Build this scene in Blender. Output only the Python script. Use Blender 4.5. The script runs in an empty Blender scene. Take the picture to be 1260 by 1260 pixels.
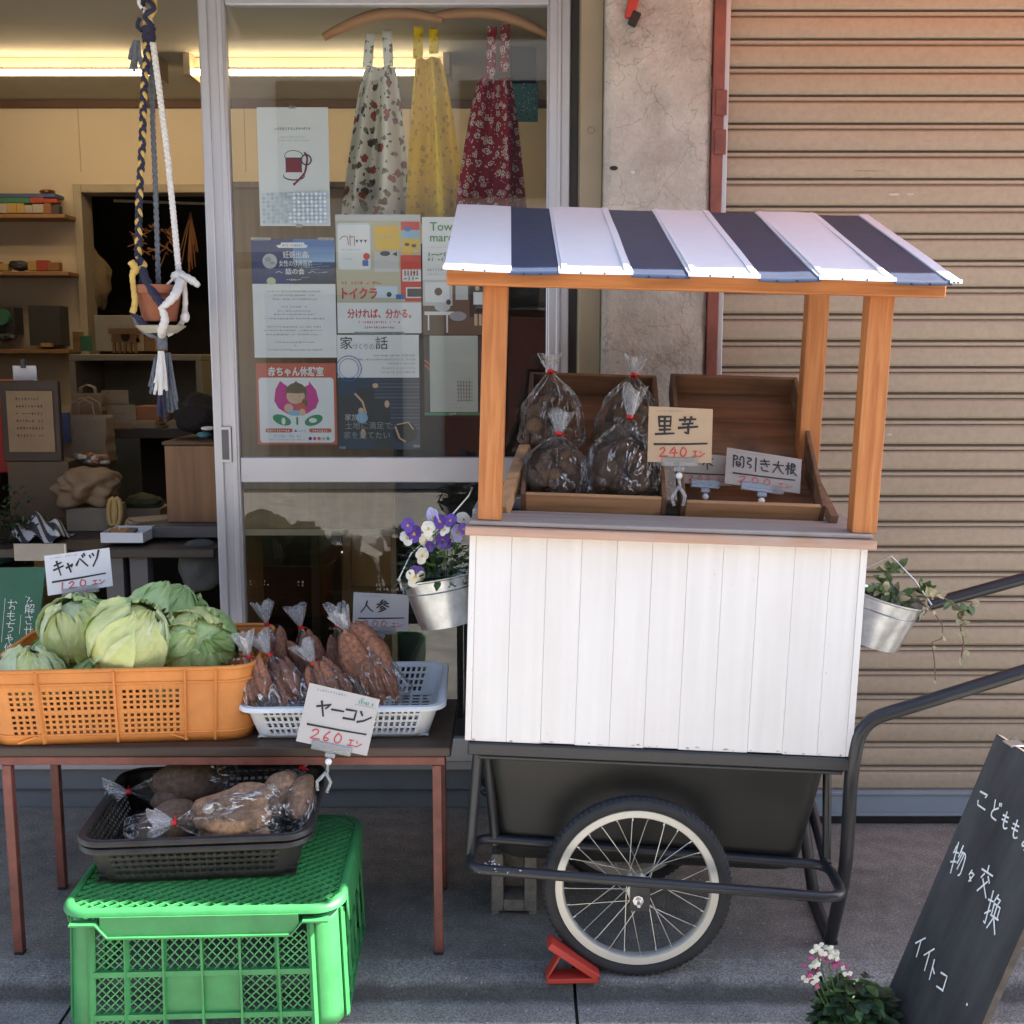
import bpy, bmesh, math, random
from mathutils import Vector, Matrix, Euler, Quaternion, noise as mnoise
R = math.radians
rnd = random.Random(7)
sc = bpy.context.scene
col = sc.collection

# ---------------------------------------------------------------- camera maths
FPX, PIT = 1359.0, R(8.1)
CAM = Vector((0, 0, 1.5))
def ray(px, py):
    u, v = (px - 630) / FPX, (630 - py) / FPX
    return Vector((u, math.cos(PIT) + v * math.sin(PIT), -math.sin(PIT) + v * math.cos(PIT)))
def P(px, py, y):                       # point seen at a photo pixel, at distance y from the photographer
    d = ray(px, py); return CAM + d * (y / d.y)
def G(px, py, z):
    d = ray(px, py); return CAM + d * ((z - 1.5) / d.z)

# ---------------------------------------------------------------- lettering (made first, converted to meshes)
_txt = {}
def collect_text(lst):
    objs = []
    for s, bold in lst:
        c = bpy.data.curves.new('t', 'FONT'); c.body = s; c.offset = bold; c.resolution_u = 2
        o = bpy.data.objects.new('t', c); col.objects.link(o); objs.append((s, bold, o))
    bpy.context.view_layer.update()
    dg = bpy.context.evaluated_depsgraph_get()
    for s, bold, o in objs:
        m = bpy.data.meshes.new_from_object(o.evaluated_get(dg))
        vs = [v.co.copy() for v in m.vertices]
        if vs:
            x0 = min(v.x for v in vs); x1 = max(v.x for v in vs)
            y0 = min(v.y for v in vs); y1 = max(v.y for v in vs)
            _txt[(s, bold)] = (vs, [list(p.vertices) for p in m.polygons], x0, x1, y0, y1)
        bpy.data.meshes.remove(m)
    for s, bold, o in objs:
        c = o.data; bpy.data.objects.remove(o); bpy.data.curves.remove(c)

# ---------------------------------------------------------------- mesh builder
def spline(pts, r, k=6):                # smooth path through the points, radius carried along
    pts = [Vector(p) for p in pts]; n = len(pts); rr = list(r) if isinstance(r, (list, tuple)) else [r] * n
    out, ro = [], []
    for i in range(n - 1):
        p0, p1, p2, p3 = pts[max(i - 1, 0)], pts[i], pts[i + 1], pts[min(i + 2, n - 1)]
        for j in range(k):
            t = j / k; out.append(.5 * ((2 * p1) + (p2 - p0) * t + (2 * p0 - 5 * p1 + 4 * p2 - p3) * t * t + (3 * p1 - p0 - 3 * p2 + p3) * t ** 3)); ro.append(rr[i] + (rr[i + 1] - rr[i]) * t)
    return out + [pts[-1]], ro + [rr[-1]]
class MB:
    def __init__(s): s.bm = bmesh.new(); s.mats = []; s.uv = s.bm.loops.layers.uv.new('UVMap')
    def mi(s, m):
        if m not in s.mats: s.mats.append(m)
        return s.mats.index(m)
    def face(s, pts, m, uvs=None):
        vs = [s.bm.verts.new(p) for p in pts]
        f = s.bm.faces.new(vs); f.material_index = s.mi(m)
        if uvs:
            for l, q in zip(f.loops, uvs): l[s.uv].uv = q
        return f
    def box(s, c, d, m, rot=None):
        c = Vector(c); hx, hy, hz = d[0] / 2, d[1] / 2, d[2] / 2
        vs = []
        for x in (-hx, hx):
            for y in (-hy, hy):
                for z in (-hz, hz):
                    p = Vector((x, y, z))
                    if rot: p = rot @ p
                    vs.append(s.bm.verts.new(c + p))
        for q in ((0, 1, 3, 2), (4, 6, 7, 5), (0, 4, 5, 1), (2, 3, 7, 6), (0, 2, 6, 4), (1, 5, 7, 3)):
            f = s.bm.faces.new([vs[i] for i in q]); f.material_index = s.mi(m)
        return s
    def bx(s, x0, x1, y0, y1, z0, z1, m):
        return s.box(((x0 + x1) / 2, (y0 + y1) / 2, (z0 + z1) / 2), (abs(x1 - x0), abs(y1 - y0), abs(z1 - z0)), m)
    def bar(s, a, b, w, h, m, up=(0, 0, 1)):        # box along a-b
        a, b = Vector(a), Vector(b); d = b - a; L = d.length; z = d / L
        x = Vector(up).cross(z)
        if x.length < 1e-4: x = Vector((1, 0, 0)).cross(z)
        x.normalize(); y = z.cross(x)
        M = Matrix((x, y, z)).transposed()
        return s.box((a + b) / 2, (w, h, L), m, M)
    def tube(s, pts, r, m, n=10, closed=False, caps=True):
        pts = [Vector(p) for p in pts]; k = len(pts)
        rr = r if isinstance(r, (list, tuple)) else [r] * k
        rings = []; px = None
        for i, p in enumerate(pts):
            if closed: t = pts[(i + 1) % k] - pts[i - 1]
            else: t = pts[min(i + 1, k - 1)] - pts[max(i - 1, 0)]
            t.normalize()
            if px is None:
                px = t.orthogonal().normalized()
            else:
                px = px - t * px.dot(t)
                px = px.normalized() if px.length > 1e-6 else t.orthogonal().normalized()
            py = t.cross(px)
            rings.append([s.bm.verts.new(p + (px * math.cos(6.28318 * j / n) + py * math.sin(6.28318 * j / n)) * rr[i]) for j in range(n)])
        mi = s.mi(m)
        for i in range(k if closed else k - 1):
            a, b = rings[i], rings[(i + 1) % k]
            off = 0
            if closed and i == k - 1:
                off = min(range(n), key=lambda o: (a[0].co - b[o].co).length)
            for j in range(n):
                f = s.bm.faces.new((a[j], a[(j + 1) % n], b[(j + 1 + off) % n], b[(j + off) % n])); f.material_index = mi
        if caps and not closed:
            f = s.bm.faces.new(rings[0][::-1]); f.material_index = mi
            f = s.bm.faces.new(rings[-1]); f.material_index = mi
        return s
    def rope(s, pts, r, m, n=8):
        p, q = spline(pts, r); return s.tube(p, [k * (1 + .10 * math.sin(i * 2.1)) for i, k in enumerate(q)], m, n)
    def grid(s, fn, nu, nv, m, wrap=False, uvscale=(1, 1)):
        vs = [[s.bm.verts.new(fn(i / nu, j / nv)) for j in range(nv + 1)] for i in range(nu if wrap else nu + 1)]
        mi = s.mi(m)
        for i in range(nu):
            for j in range(nv):
                a = vs[i]; b = vs[(i + 1) % len(vs)]
                f = s.bm.faces.new((a[j], b[j], b[j + 1], a[j + 1])); f.material_index = mi
                for l, q in zip(f.loops, ((i, j), (i + 1, j), (i + 1, j + 1), (i, j + 1))):
                    l[s.uv].uv = (q[0] / nu * uvscale[0], q[1] / nv * uvscale[1])
        return s
    def lathe(s, prof, m, n=24, c=(0, 0, 0), M=None, fr=None):
        c = Vector(c); rings = []
        for (r, z) in prof:
            ring = []
            for j in range(n):
                a = 6.28318530718 * j / n
                k = r * (fr(a, z) if fr else 1)
                p = Vector((k * math.cos(a), k * math.sin(a), z))
                if M: p = M @ p
                ring.append(s.bm.verts.new(c + p))
            rings.append(ring)
        mi = s.mi(m)
        for i in range(len(rings) - 1):
            for j in range(n):
                f = s.bm.faces.new((rings[i][j], rings[i][(j + 1) % n], rings[i + 1][(j + 1) % n], rings[i + 1][j])); f.material_index = mi
        if prof[0][0] > 1e-5 and prof[0][0] < .02 or prof[0] == prof[-1]: pass
        return s
    def disc(s, c, r, m, n=24, M=None):
        pts = []
        for j in range(n):
            p = Vector((r * math.cos(6.28318 * j / n), r * math.sin(6.28318 * j / n), 0))
            if M: p = M @ p
            pts.append(Vector(c) + p)
        s.face(pts, m); return s
    def prism(s, poly, dvec, m):                    # polygon (3-D points) extruded by a vector
        dvec = Vector(dvec); a = [s.bm.verts.new(p) for p in poly]; b = [s.bm.verts.new(Vector(p) + dvec) for p in poly]
        mi = s.mi(m); n = len(a)
        fs = [s.bm.faces.new(a[::-1]), s.bm.faces.new(b)] + [s.bm.faces.new((a[i], a[(i + 1) % n], b[(i + 1) % n], b[i])) for i in range(n)]
        for f in fs: f.material_index = mi
        return s
    def blob(s, c, r, m, sub=2, amp=.15, fr=2.0, seed=0, M=None):      # noisy ellipsoid
        r = r if hasattr(r, '__len__') else (r, r, r)
        res = bmesh.ops.create_icosphere(s.bm, subdivisions=sub, radius=1)
        mi = s.mi(m)
        for v in res['verts']:
            k = 1 + amp * mnoise.noise(v.co * fr + Vector((seed * 3.1, seed * 1.7, seed)))
            p = Vector((v.co.x * r[0] * k, v.co.y * r[1] * k, v.co.z * r[2] * k))
            if M: p = M @ p
            v.co = Vector(c) + p
        for f in {f for v in res['verts'] for f in v.link_faces}: f.material_index = mi
        return s
    def text(s, string, bold, O, U, V, x, y, h, m, align='c', N=None, off=0.0006, wmax=None):
        key = (string, bold)
        if key not in _txt: return s
        vs, fs, x0, x1, y0, y1 = _txt[key]
        k = h / .72; w = (x1 - x0) * k; kx = k
        if wmax and w > wmax: kx = k * wmax / w; w = wmax
        ox = x - (w / 2 if align == 'c' else (w if align == 'r' else 0)) - x0 * kx
        N = N or U.cross(V).normalized()
        nv = [s.bm.verts.new(O + U * (ox + v.x * kx) + V * (y + v.y * k) + N * off) for v in vs]
        mi = s.mi(m)
        for f in fs:
            try:
                q = s.bm.faces.new([nv[i] for i in f]); q.material_index = mi
            except ValueError: pass
        return s
    def build(s, name, parent=None, loc=None, rot=None, world=False, smooth=40, bevel=0, solid=0, sub=0, label=None, cat=None, group=None, kind=None, recalc=True, sharp=None):
        if recalc: bmesh.ops.recalc_face_normals(s.bm, faces=s.bm.faces[:])
        me = bpy.data.meshes.new(name)
        if world and parent is not None:
            M = Matrix.LocRotScale(parent.location, parent.rotation_euler, parent.scale)
            q = parent.parent
            while q: M = Matrix.LocRotScale(q.location, q.rotation_euler, q.scale) @ M; q = q.parent
            bmesh.ops.transform(s.bm, matrix=M.inverted(), verts=s.bm.verts[:])
        elif world == 'self':
            bmesh.ops.transform(s.bm, matrix=Matrix.Translation(-Vector(loc)), verts=s.bm.verts[:])
        s.bm.to_mesh(me); s.bm.free()
        for m in s.mats: me.materials.append(m)
        if smooth:
            for p in me.polygons: p.use_smooth = True
            me.set_sharp_from_angle(angle=R(smooth))
        o = bpy.data.objects.new(name, me); col.objects.link(o)
        if parent: o.parent = parent
        if loc is not None: o.location = loc
        if rot is not None: o.rotation_euler = rot
        if solid:
            md = o.modifiers.new('solid', 'SOLIDIFY'); md.thickness = solid; md.offset = -1
        if sub:
            md = o.modifiers.new('sub', 'SUBSURF'); md.levels = sub; md.render_levels = sub
        if bevel:
            md = o.modifiers.new('bevel', 'BEVEL'); md.width = bevel; md.segments = 2; md.limit_method = 'ANGLE'; md.angle_limit = R(50)
        tag(o, label, cat, group, kind)
        return o

def tag(o, label=None, cat=None, group=None, kind=None):
    if label: o['label'] = label
    if cat: o['category'] = cat
    if group: o['group'] = group
    if kind: o['kind'] = kind
    return o
def thing(name, label, cat, loc=(0, 0, 0), rot=(0, 0, 0), group=None):
    o = bpy.data.objects.new(name, None); o.empty_display_size = .05; col.objects.link(o)
    o.location = loc; o.rotation_euler = rot
    return tag(o, label, cat, group)
def copy_tree(o, parent=None):
    c = o.copy(); col.objects.link(c)
    if parent: c.parent = parent
    for ch in list(o.children): copy_tree(ch, c)
    return c

# ---------------------------------------------------------------- materials
MATS = {}
def nt(name):
    m = bpy.data.materials.new(name); m.use_nodes = True
    return m, m.node_tree, m.node_tree.nodes['Principled BSDF']
def mat(name, c, rough=.6, metal=0, var=.12, scale=8, bump=0, bscale=60, stretch=(1, 1, 1), c2=None, spec=.5, coat=0, detail=6, sss=0, dist=0.0):
    """plain surface with procedural mottling; c2 = second colour of wear or stain"""
    if name in MATS: return MATS[name]
    m, t, b = nt(name); N, L = t.nodes, t.links
    tc = N.new('ShaderNodeTexCoord'); mp = N.new('ShaderNodeMapping'); mp.inputs['Scale'].default_value = stretch
    L.new(tc.outputs['Object'], mp.inputs['Vector'])
    n1 = N.new('ShaderNodeTexNoise'); n1.inputs['Scale'].default_value = scale; n1.inputs['Detail'].default_value = detail; n1.inputs['Roughness'].default_value = .62
    n1.inputs['Distortion'].default_value = dist
    L.new(mp.outputs[0], n1.inputs['Vector'])
    rp = N.new('ShaderNodeValToRGB'); rp.color_ramp.elements[0].position = .3; rp.color_ramp.elements[1].position = .72
    lo = tuple(max(0, x * (1 - var)) for x in c); hi = tuple(min(1, x * (1 + var)) for x in c)
    if c2: lo = c2
    rp.color_ramp.elements[0].color = (*lo, 1); rp.color_ramp.elements[1].color = (*hi, 1)
    L.new(n1.outputs['Fac'], rp.inputs[0]); L.new(rp.outputs[0], b.inputs['Base Color'])
    b.inputs['Roughness'].default_value = rough; b.inputs['Metallic'].default_value = metal
    b.inputs['Specular IOR Level'].default_value = spec
    if coat: b.inputs['Coat Weight'].default_value = coat
    if sss: b.inputs['Subsurface Weight'].default_value = sss; b.inputs['Subsurface Radius'].default_value = (.02, .02, .01); b.inputs['Subsurface Scale'].default_value = .5
    if bump:
        n2 = N.new('ShaderNodeTexNoise'); n2.inputs['Scale'].default_value = bscale; n2.inputs['Detail'].default_value = 5
        L.new(mp.outputs[0], n2.inputs['Vector'])
        bp = N.new('ShaderNodeBump'); bp.inputs['Strength'].default_value = bump; bp.inputs['Distance'].default_value = .01
        L.new(n2.outputs['Fac'], bp.inputs['Height']); L.new(bp.outputs[0], b.inputs['Normal'])
    MATS[name] = m; return m
def wood(name, c1, c2, axis='z', s=3.0, rough=.55, bump=.15, stain=None):
    if name in MATS: return MATS[name]
    m, t, b = nt(name); N, L = t.nodes, t.links
    tc = N.new('ShaderNodeTexCoord'); mp = N.new('ShaderNodeMapping')
    st = {'x': (.06, 1, 1), 'y': (1, .06, 1), 'z': (1, 1, .06)}[axis]
    mp.inputs['Scale'].default_value = [k * s for k in st]; L.new(tc.outputs['Object'], mp.inputs['Vector'])
    n1 = N.new('ShaderNodeTexNoise'); n1.inputs['Scale'].default_value = 14; n1.inputs['Detail'].default_value = 8; n1.inputs['Distortion'].default_value = .6
    L.new(mp.outputs[0], n1.inputs['Vector'])
    rp = N.new('ShaderNodeValToRGB'); rp.color_ramp.elements[0].position = .34; rp.color_ramp.elements[1].position = .66
    rp.color_ramp.elements[0].color = (*c2, 1); rp.color_ramp.elements[1].color = (*c1, 1)
    L.new(n1.outputs['Fac'], rp.inputs[0])
    src = rp.outputs[0]
    if stain:
        n3 = N.new('ShaderNodeTexNoise'); n3.inputs['Scale'].default_value = 5; n3.inputs['Detail'].default_value = 6
        L.new(tc.outputs['Object'], n3.inputs['Vector'])
        r3 = N.new('ShaderNodeValToRGB'); r3.color_ramp.elements[0].position = .52; r3.color_ramp.elements[1].position = .66
        L.new(n3.outputs['Fac'], r3.inputs[0])
        mx = N.new('ShaderNodeMixRGB'); mx.inputs[2].default_value = (*stain, 1)
        L.new(r3.outputs[0], mx.inputs[0]); L.new(src, mx.inputs[1]); src = mx.outputs[0]
    L.new(src, b.inputs['Base Color']); b.inputs['Roughness'].default_value = rough
    bp = N.new('ShaderNodeBump'); bp.inputs['Strength'].default_value = bump; bp.inputs['Distance'].default_value = .004
    L.new(n1.outputs['Fac'], bp.inputs['Height']); L.new(bp.outputs[0], b.inputs['Normal'])
    MATS[name] = m; return m
def glass_mat(name, tint=(.93, .96, .95), film=0.0, refl=1.0, rough=0.0, bump=0, ior=1.5, bscale=30):
    """thin clear sheet: see-through with a Fresnel reflection"""
    m = bpy.data.materials.new(name); m.use_nodes = True; t = m.node_tree; N, L = t.nodes, t.links
    for n in list(N): N.remove(n)
    out = N.new('ShaderNodeOutputMaterial'); tr = N.new('ShaderNodeBsdfTransparent'); tr.inputs[0].default_value = (*tint, 1)
    gl = N.new('ShaderNodeBsdfGlossy'); gl.inputs['Roughness'].default_value = rough
    fr = N.new('ShaderNodeFresnel'); fr.inputs['IOR'].default_value = ior
    mu = N.new('ShaderNodeMath'); mu.operation = 'MULTIPLY'; mu.inputs[1].default_value = refl; mu.use_clamp = True
    L.new(fr.outputs[0], mu.inputs[0])
    mx = N.new('ShaderNodeMixShader'); L.new(mu.outputs[0], mx.inputs[0]); L.new(tr.outputs[0], mx.inputs[1]); L.new(gl.outputs[0], mx.inputs[2])
    last = mx
    if film:
        df = N.new('ShaderNodeBsdfDiffuse'); df.inputs[0].default_value = (.85, .87, .9, 1)
        m2 = N.new('ShaderNodeMixShader'); m2.inputs[0].default_value = film
        L.new(mx.outputs[0], m2.inputs[1]); L.new(df.outputs[0], m2.inputs[2]); last = m2
        if bump:
            tc0 = N.new('ShaderNodeTexCoord'); nz = N.new('ShaderNodeTexNoise'); nz.inputs['Scale'].default_value = bscale * .6; nz.inputs['Distortion'].default_value = 1.5
            L.new(tc0.outputs['Object'], nz.inputs['Vector'])
            rp = N.new('ShaderNodeValToRGB'); rp.color_ramp.elements[0].position = .5; rp.color_ramp.elements[1].position = .8
            rp.color_ramp.elements[0].color = (film * .25,) * 3 + (1,); rp.color_ramp.elements[1].color = (min(1, film * 4),) * 3 + (1,)
            L.new(nz.outputs['Fac'], rp.inputs[0]); L.new(rp.outputs[0], m2.inputs[0])
    if bump:
        tc = N.new('ShaderNodeTexCoord'); n2 = N.new('ShaderNodeTexNoise'); n2.inputs['Scale'].default_value = bscale; n2.inputs['Detail'].default_value = 3; n2.inputs['Distortion'].default_value = 2.5
        L.new(tc.outputs['Object'], n2.inputs['Vector'])
        bp = N.new('ShaderNodeBump'); bp.inputs['Strength'].default_value = bump; bp.inputs['Distance'].default_value = .02
        L.new(n2.outputs['Fac'], bp.inputs['Height']); L.new(bp.outputs[0], gl.inputs['Normal']); L.new(bp.outputs[0], fr.inputs['Normal'])
    L.new(last.outputs[0], out.inputs['Surface']); MATS[name] = m; return m
def emit(name, c, s):
    m = bpy.data.materials.new(name); m.use_nodes = True; t = m.node_tree; N = t.nodes
    b = N['Principled BSDF']; b.inputs['Base Color'].default_value = (.8, .8, .8, 1)
    b.inputs['Emission Color'].default_value = (*c, 1); b.inputs['Emission Strength'].default_value = s
    return m
def voro_print(name, base, spots, scale=30, thr=.25, rough=.8, base2=None):
    """printed cloth: scattered blots of several colours on a ground colour"""
    m, t, b = nt(name); N, L = t.nodes, t.links
    tc = N.new('ShaderNodeTexCoord'); nz = N.new('ShaderNodeTexNoise'); nz.inputs['Scale'].default_value = scale * .8
    mxv = N.new('ShaderNodeMixRGB'); mxv.inputs[0].default_value = .06
    L.new(tc.outputs['UV'], nz.inputs['Vector']); L.new(tc.outputs['UV'], mxv.inputs[1]); L.new(nz.outputs['Color'], mxv.inputs[2])
    cur = None
    for i, (c, k, th) in enumerate(spots):
        v = N.new('ShaderNodeTexVoronoi'); v.inputs['Scale'].default_value = k; v.voronoi_dimensions = '2D'
        mp = N.new('ShaderNodeMapping'); mp.inputs['Location'].default_value = (k * .37, k * .71, 0)
        L.new(mxv.outputs[0], mp.inputs['Vector']); L.new(mp.outputs[0], v.inputs['Vector'])
        lt = N.new('ShaderNodeMath'); lt.operation = 'LESS_THAN'; lt.inputs[1].default_value = th
        L.new(v.outputs['Distance'], lt.inputs[0])
        mx = N.new('ShaderNodeMixRGB'); L.new(lt.outputs[0], mx.inputs[0])
        if cur: L.new(cur, mx.inputs[1])
        else: mx.inputs[1].default_value = (*base, 1)
        mx.inputs[2].default_value = (*c, 1); cur = mx.outputs[0]
    L.new(cur, b.inputs['Base Color']); b.inputs['Roughness'].default_value = rough
    b.inputs['Specular IOR Level'].default_value = .15
    return m

def concrete(name, c, fine=330, stain=.5, spk=.35, band=None):
    m, t, b = nt(name); N, L = t.nodes, t.links
    tc = N.new('ShaderNodeTexCoord')
    def nz(scale, det, lo, hi, clo, chi):
        n = N.new('ShaderNodeTexNoise'); n.inputs['Scale'].default_value = scale; n.inputs['Detail'].default_value = det; n.inputs['Roughness'].default_value = .65; L.new(tc.outputs['Object'], n.inputs['Vector'])
        r = N.new('ShaderNodeValToRGB'); e = r.color_ramp.elements; e[0].position = lo; e[1].position = hi; e[0].color = (clo, clo, clo, 1); e[1].color = (chi, chi, chi, 1); L.new(n.outputs['Fac'], r.inputs[0]); return r.outputs[0], n.outputs['Fac']
    cur = None
    big, _ = nz(1.7, 6, .32, .68, 1 - stain, 1.12); med, _ = nz(14, 8, .35, .66, 1 - stain * .45, 1.15); fin, ff = nz(fine * .55, 4, .38, .64, 1 - spk, 1 + spk)
    base = N.new('ShaderNodeRGB'); base.outputs[0].default_value = (*c, 1); cur = base.outputs[0]
    for q in (big, med, fin):
        mx = N.new('ShaderNodeMixRGB'); mx.blend_type = 'MULTIPLY'; mx.inputs[0].default_value = 1; L.new(cur, mx.inputs[1]); L.new(q, mx.inputs[2]); cur = mx.outputs[0]
    v = N.new('ShaderNodeTexVoronoi'); v.inputs['Scale'].default_value = 55; L.new(tc.outputs['Object'], v.inputs['Vector'])
    lt = N.new('ShaderNodeMath'); lt.operation = 'LESS_THAN'; lt.inputs[1].default_value = .13; L.new(v.outputs['Distance'], lt.inputs[0])
    sp = N.new('ShaderNodeSeparateXYZ'); L.new(v.outputs['Color'], sp.inputs[0]); gt = N.new('ShaderNodeMath'); gt.operation = 'GREATER_THAN'; gt.inputs[1].default_value = .82; L.new(sp.outputs[0], gt.inputs[0])
    mu = N.new('ShaderNodeMath'); mu.operation = 'MULTIPLY'; L.new(lt.outputs[0], mu.inputs[0]); L.new(gt.outputs[0], mu.inputs[1])
    mx = N.new('ShaderNodeMixRGB'); L.new(mu.outputs[0], mx.inputs[0]); L.new(cur, mx.inputs[1]); mx.inputs[2].default_value = (*[min(.6, x * 1.9) for x in c], 1)
    out_c = mx.outputs[0]
    if band:                                # dirt lying along a groove that runs left to right at depth band[0]
        sx = N.new('ShaderNodeSeparateXYZ'); L.new(tc.outputs['Object'], sx.inputs[0])
        nb = N.new('ShaderNodeTexNoise'); nb.inputs['Scale'].default_value = 11; nb.inputs['Detail'].default_value = 7; L.new(tc.outputs['Object'], nb.inputs['Vector'])
        def mth(op, a, b_):
            n = N.new('ShaderNodeMath'); n.operation = op
            for k, q in enumerate((a, b_)):
                if isinstance(q, (int, float)): n.inputs[k].default_value = q
                else: L.new(q, n.inputs[k])
            return n.outputs[0]
        dist_ = mth('ABSOLUTE', mth('SUBTRACT', mth('ADD', sx.outputs[1], mth('MULTIPLY', mth('SUBTRACT', nb.outputs['Fac'], .5), .035)), band[0]), 0)
        mr = N.new('ShaderNodeMapRange'); mr.interpolation_type = 'SMOOTHSTEP'; mr.inputs[1].default_value = band[1] * .25; mr.inputs[2].default_value = band[1]; mr.inputs[3].default_value = band[2]; mr.inputs[4].default_value = 0
        L.new(dist_, mr.inputs[0]); mb_ = N.new('ShaderNodeMixRGB'); L.new(mr.outputs[0], mb_.inputs[0]); L.new(out_c, mb_.inputs[1]); mb_.inputs[2].default_value = (.045, .042, .038, 1); out_c = mb_.outputs[0]
    L.new(out_c, b.inputs['Base Color']); b.inputs['Roughness'].default_value = .93; b.inputs['Specular IOR Level'].default_value = .25
    bp = N.new('ShaderNodeBump'); bp.inputs['Strength'].default_value = .7; bp.inputs['Distance'].default_value = .006; L.new(ff, bp.inputs['Height']); L.new(bp.outputs[0], b.inputs['Normal'])
    MATS[name] = m; return m
def paint_mat():
    m, t, bs = nt('white_painted_wood'); N, L = t.nodes, t.links; tc = N.new('ShaderNodeTexCoord')
    def nz(scale, st, lo, hi, a, c, det=7):
        mp = N.new('ShaderNodeMapping'); mp.inputs['Scale'].default_value = st; L.new(tc.outputs['Object'], mp.inputs['Vector'])
        n = N.new('ShaderNodeTexNoise'); n.inputs['Scale'].default_value = scale; n.inputs['Detail'].default_value = det; L.new(mp.outputs[0], n.inputs['Vector'])
        r = N.new('ShaderNodeValToRGB'); e = r.color_ramp.elements; e[0].position = lo; e[1].position = hi; e[0].color = (*a, 1); e[1].color = (*c, 1); L.new(n.outputs['Fac'], r.inputs[0]); return r.outputs[0], n.outputs['Fac']
    a, f1 = nz(40, (1, 1, .035), .3, .7, (.77, .745, .735), (.845, .82, .81)); b_, _ = nz(5, (1, 1, .5), .3, .62, (.93, .915, .90), (1, 1, 1)); c, _ = nz(150, (1, 1, .6), .22, .30, (.62, .55, .48), (1, 1, 1), 3)
    m1 = N.new('ShaderNodeMixRGB'); m1.blend_type = 'MULTIPLY'; m1.inputs[0].default_value = 1; L.new(a, m1.inputs[1]); L.new(b_, m1.inputs[2])
    m2 = N.new('ShaderNodeMixRGB'); m2.blend_type = 'MULTIPLY'; m2.inputs[0].default_value = 1; L.new(m1.outputs[0], m2.inputs[1]); L.new(c, m2.inputs[2])
    L.new(m2.outputs[0], bs.inputs['Base Color']); bs.inputs['Roughness'].default_value = .5
    bp = N.new('ShaderNodeBump'); bp.inputs['Strength'].default_value = .18; bp.inputs['Distance'].default_value = .004; L.new(f1, bp.inputs['Height']); L.new(bp.outputs[0], bs.inputs['Normal']); return m
M_white = paint_mat()
M_seam = mat('bare_pinkish_wood', (.66, .50, .46), .7)
M_post = wood('orange_stained_pine', (.56, .22, .068), (.40, .13, .035), 'z', 5.0, .5, .2)
M_beam = wood('orange_stained_pine_beam', (.56, .22, .068), (.40, .13, .035), 'x', 5.0, .5, .2)
M_counter = wood('worn_counter_edge', (.56, .35, .26), (.40, .24, .17), 'x', 3.0, .6, .25, stain=(.46, .33, .27))
M_counter2 = wood('weathered_grey_counter', (.44, .38, .345), (.31, .255, .225), 'x', 3.0, .6, .3, stain=(.36, .33, .31))
M_navy = mat('navy_canvas', (.036, .056, .108), .45, var=.15, scale=30, bump=.08, bscale=300)
M_canvas = mat('white_canvas', (.83, .83, .84), .6, var=.02, scale=20, bump=.08, bscale=300)
M_blackpl = mat('black_moulded_plastic', (.018, .018, .018), .42, var=.2, scale=5, bump=.03)
M_blackpaint = mat('black_painted_steel', (.016, .016, .019), .32, var=.25, scale=14, bump=.03, bscale=40, c2=(.026, .027, .032))
M_chip = mat('chipped_black_paint', (.02, .02, .024), .4, var=.2, scale=90, c2=(.018, .018, .02))
M_rubber = mat('tyre_rubber', (.022, .023, .026), .75, var=.25, scale=30, bump=.1)
M_rim = mat('cream_aluminium_rim', (.60, .575, .51), .36, metal=.3, var=.05)
M_steel = mat('bright_steel', (.6, .6, .62), .28, metal=1)
M_spoke = mat('galvanised_spoke', (.55, .55, .52), .35, metal=.9)
M_zinc = mat('galvanised_bucket', (.50, .52, .54), .36, metal=1, var=.25, scale=26, bump=.06, bscale=25)
M_red = mat('red_plastic', (.50, .045, .03), .5, var=.15)
M_tie = mat('red_tie', (.62, .02, .02), .4)
M_orange = mat('orange_crate_plastic', (.68, .25, .055), .48, var=.14, scale=11, bump=.05, detail=9)
M_green = mat('green_crate_plastic', (.042, .25, .078), .45, var=.18, scale=13, bump=.04, detail=9)
M_whitepl = mat('white_basket_plastic', (.72, .75, .78), .4, var=.04)
M_blackbk = mat('black_basket_plastic', (.035, .031, .029), .45, var=.3, scale=16)
M_tabletop = wood('dark_brown_table_top', (.075, .045, .03), (.04, .024, .017), 'x', 2.5, .45, .1)
M_tleg = mat('red_brown_table_steel', (.21, .065, .048), .5, var=.25, scale=20, c2=(.14, .045, .033))
M_conc = mat('grey_block_concrete', (.22, .205, .18), .95, var=.3, scale=40, bump=.5, bscale=120)
M_crate = wood('old_crate_board', (.27, .135, .07), (.15, .072, .038), 'x', 2.5, .75, .3, stain=(.10, .06, .04))
M_crate2 = wood('old_crate_board_worn', (.66, .37, .18), (.42, .22, .10), 'x', 2.5, .75, .3, stain=(.10, .06, .04))
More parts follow.
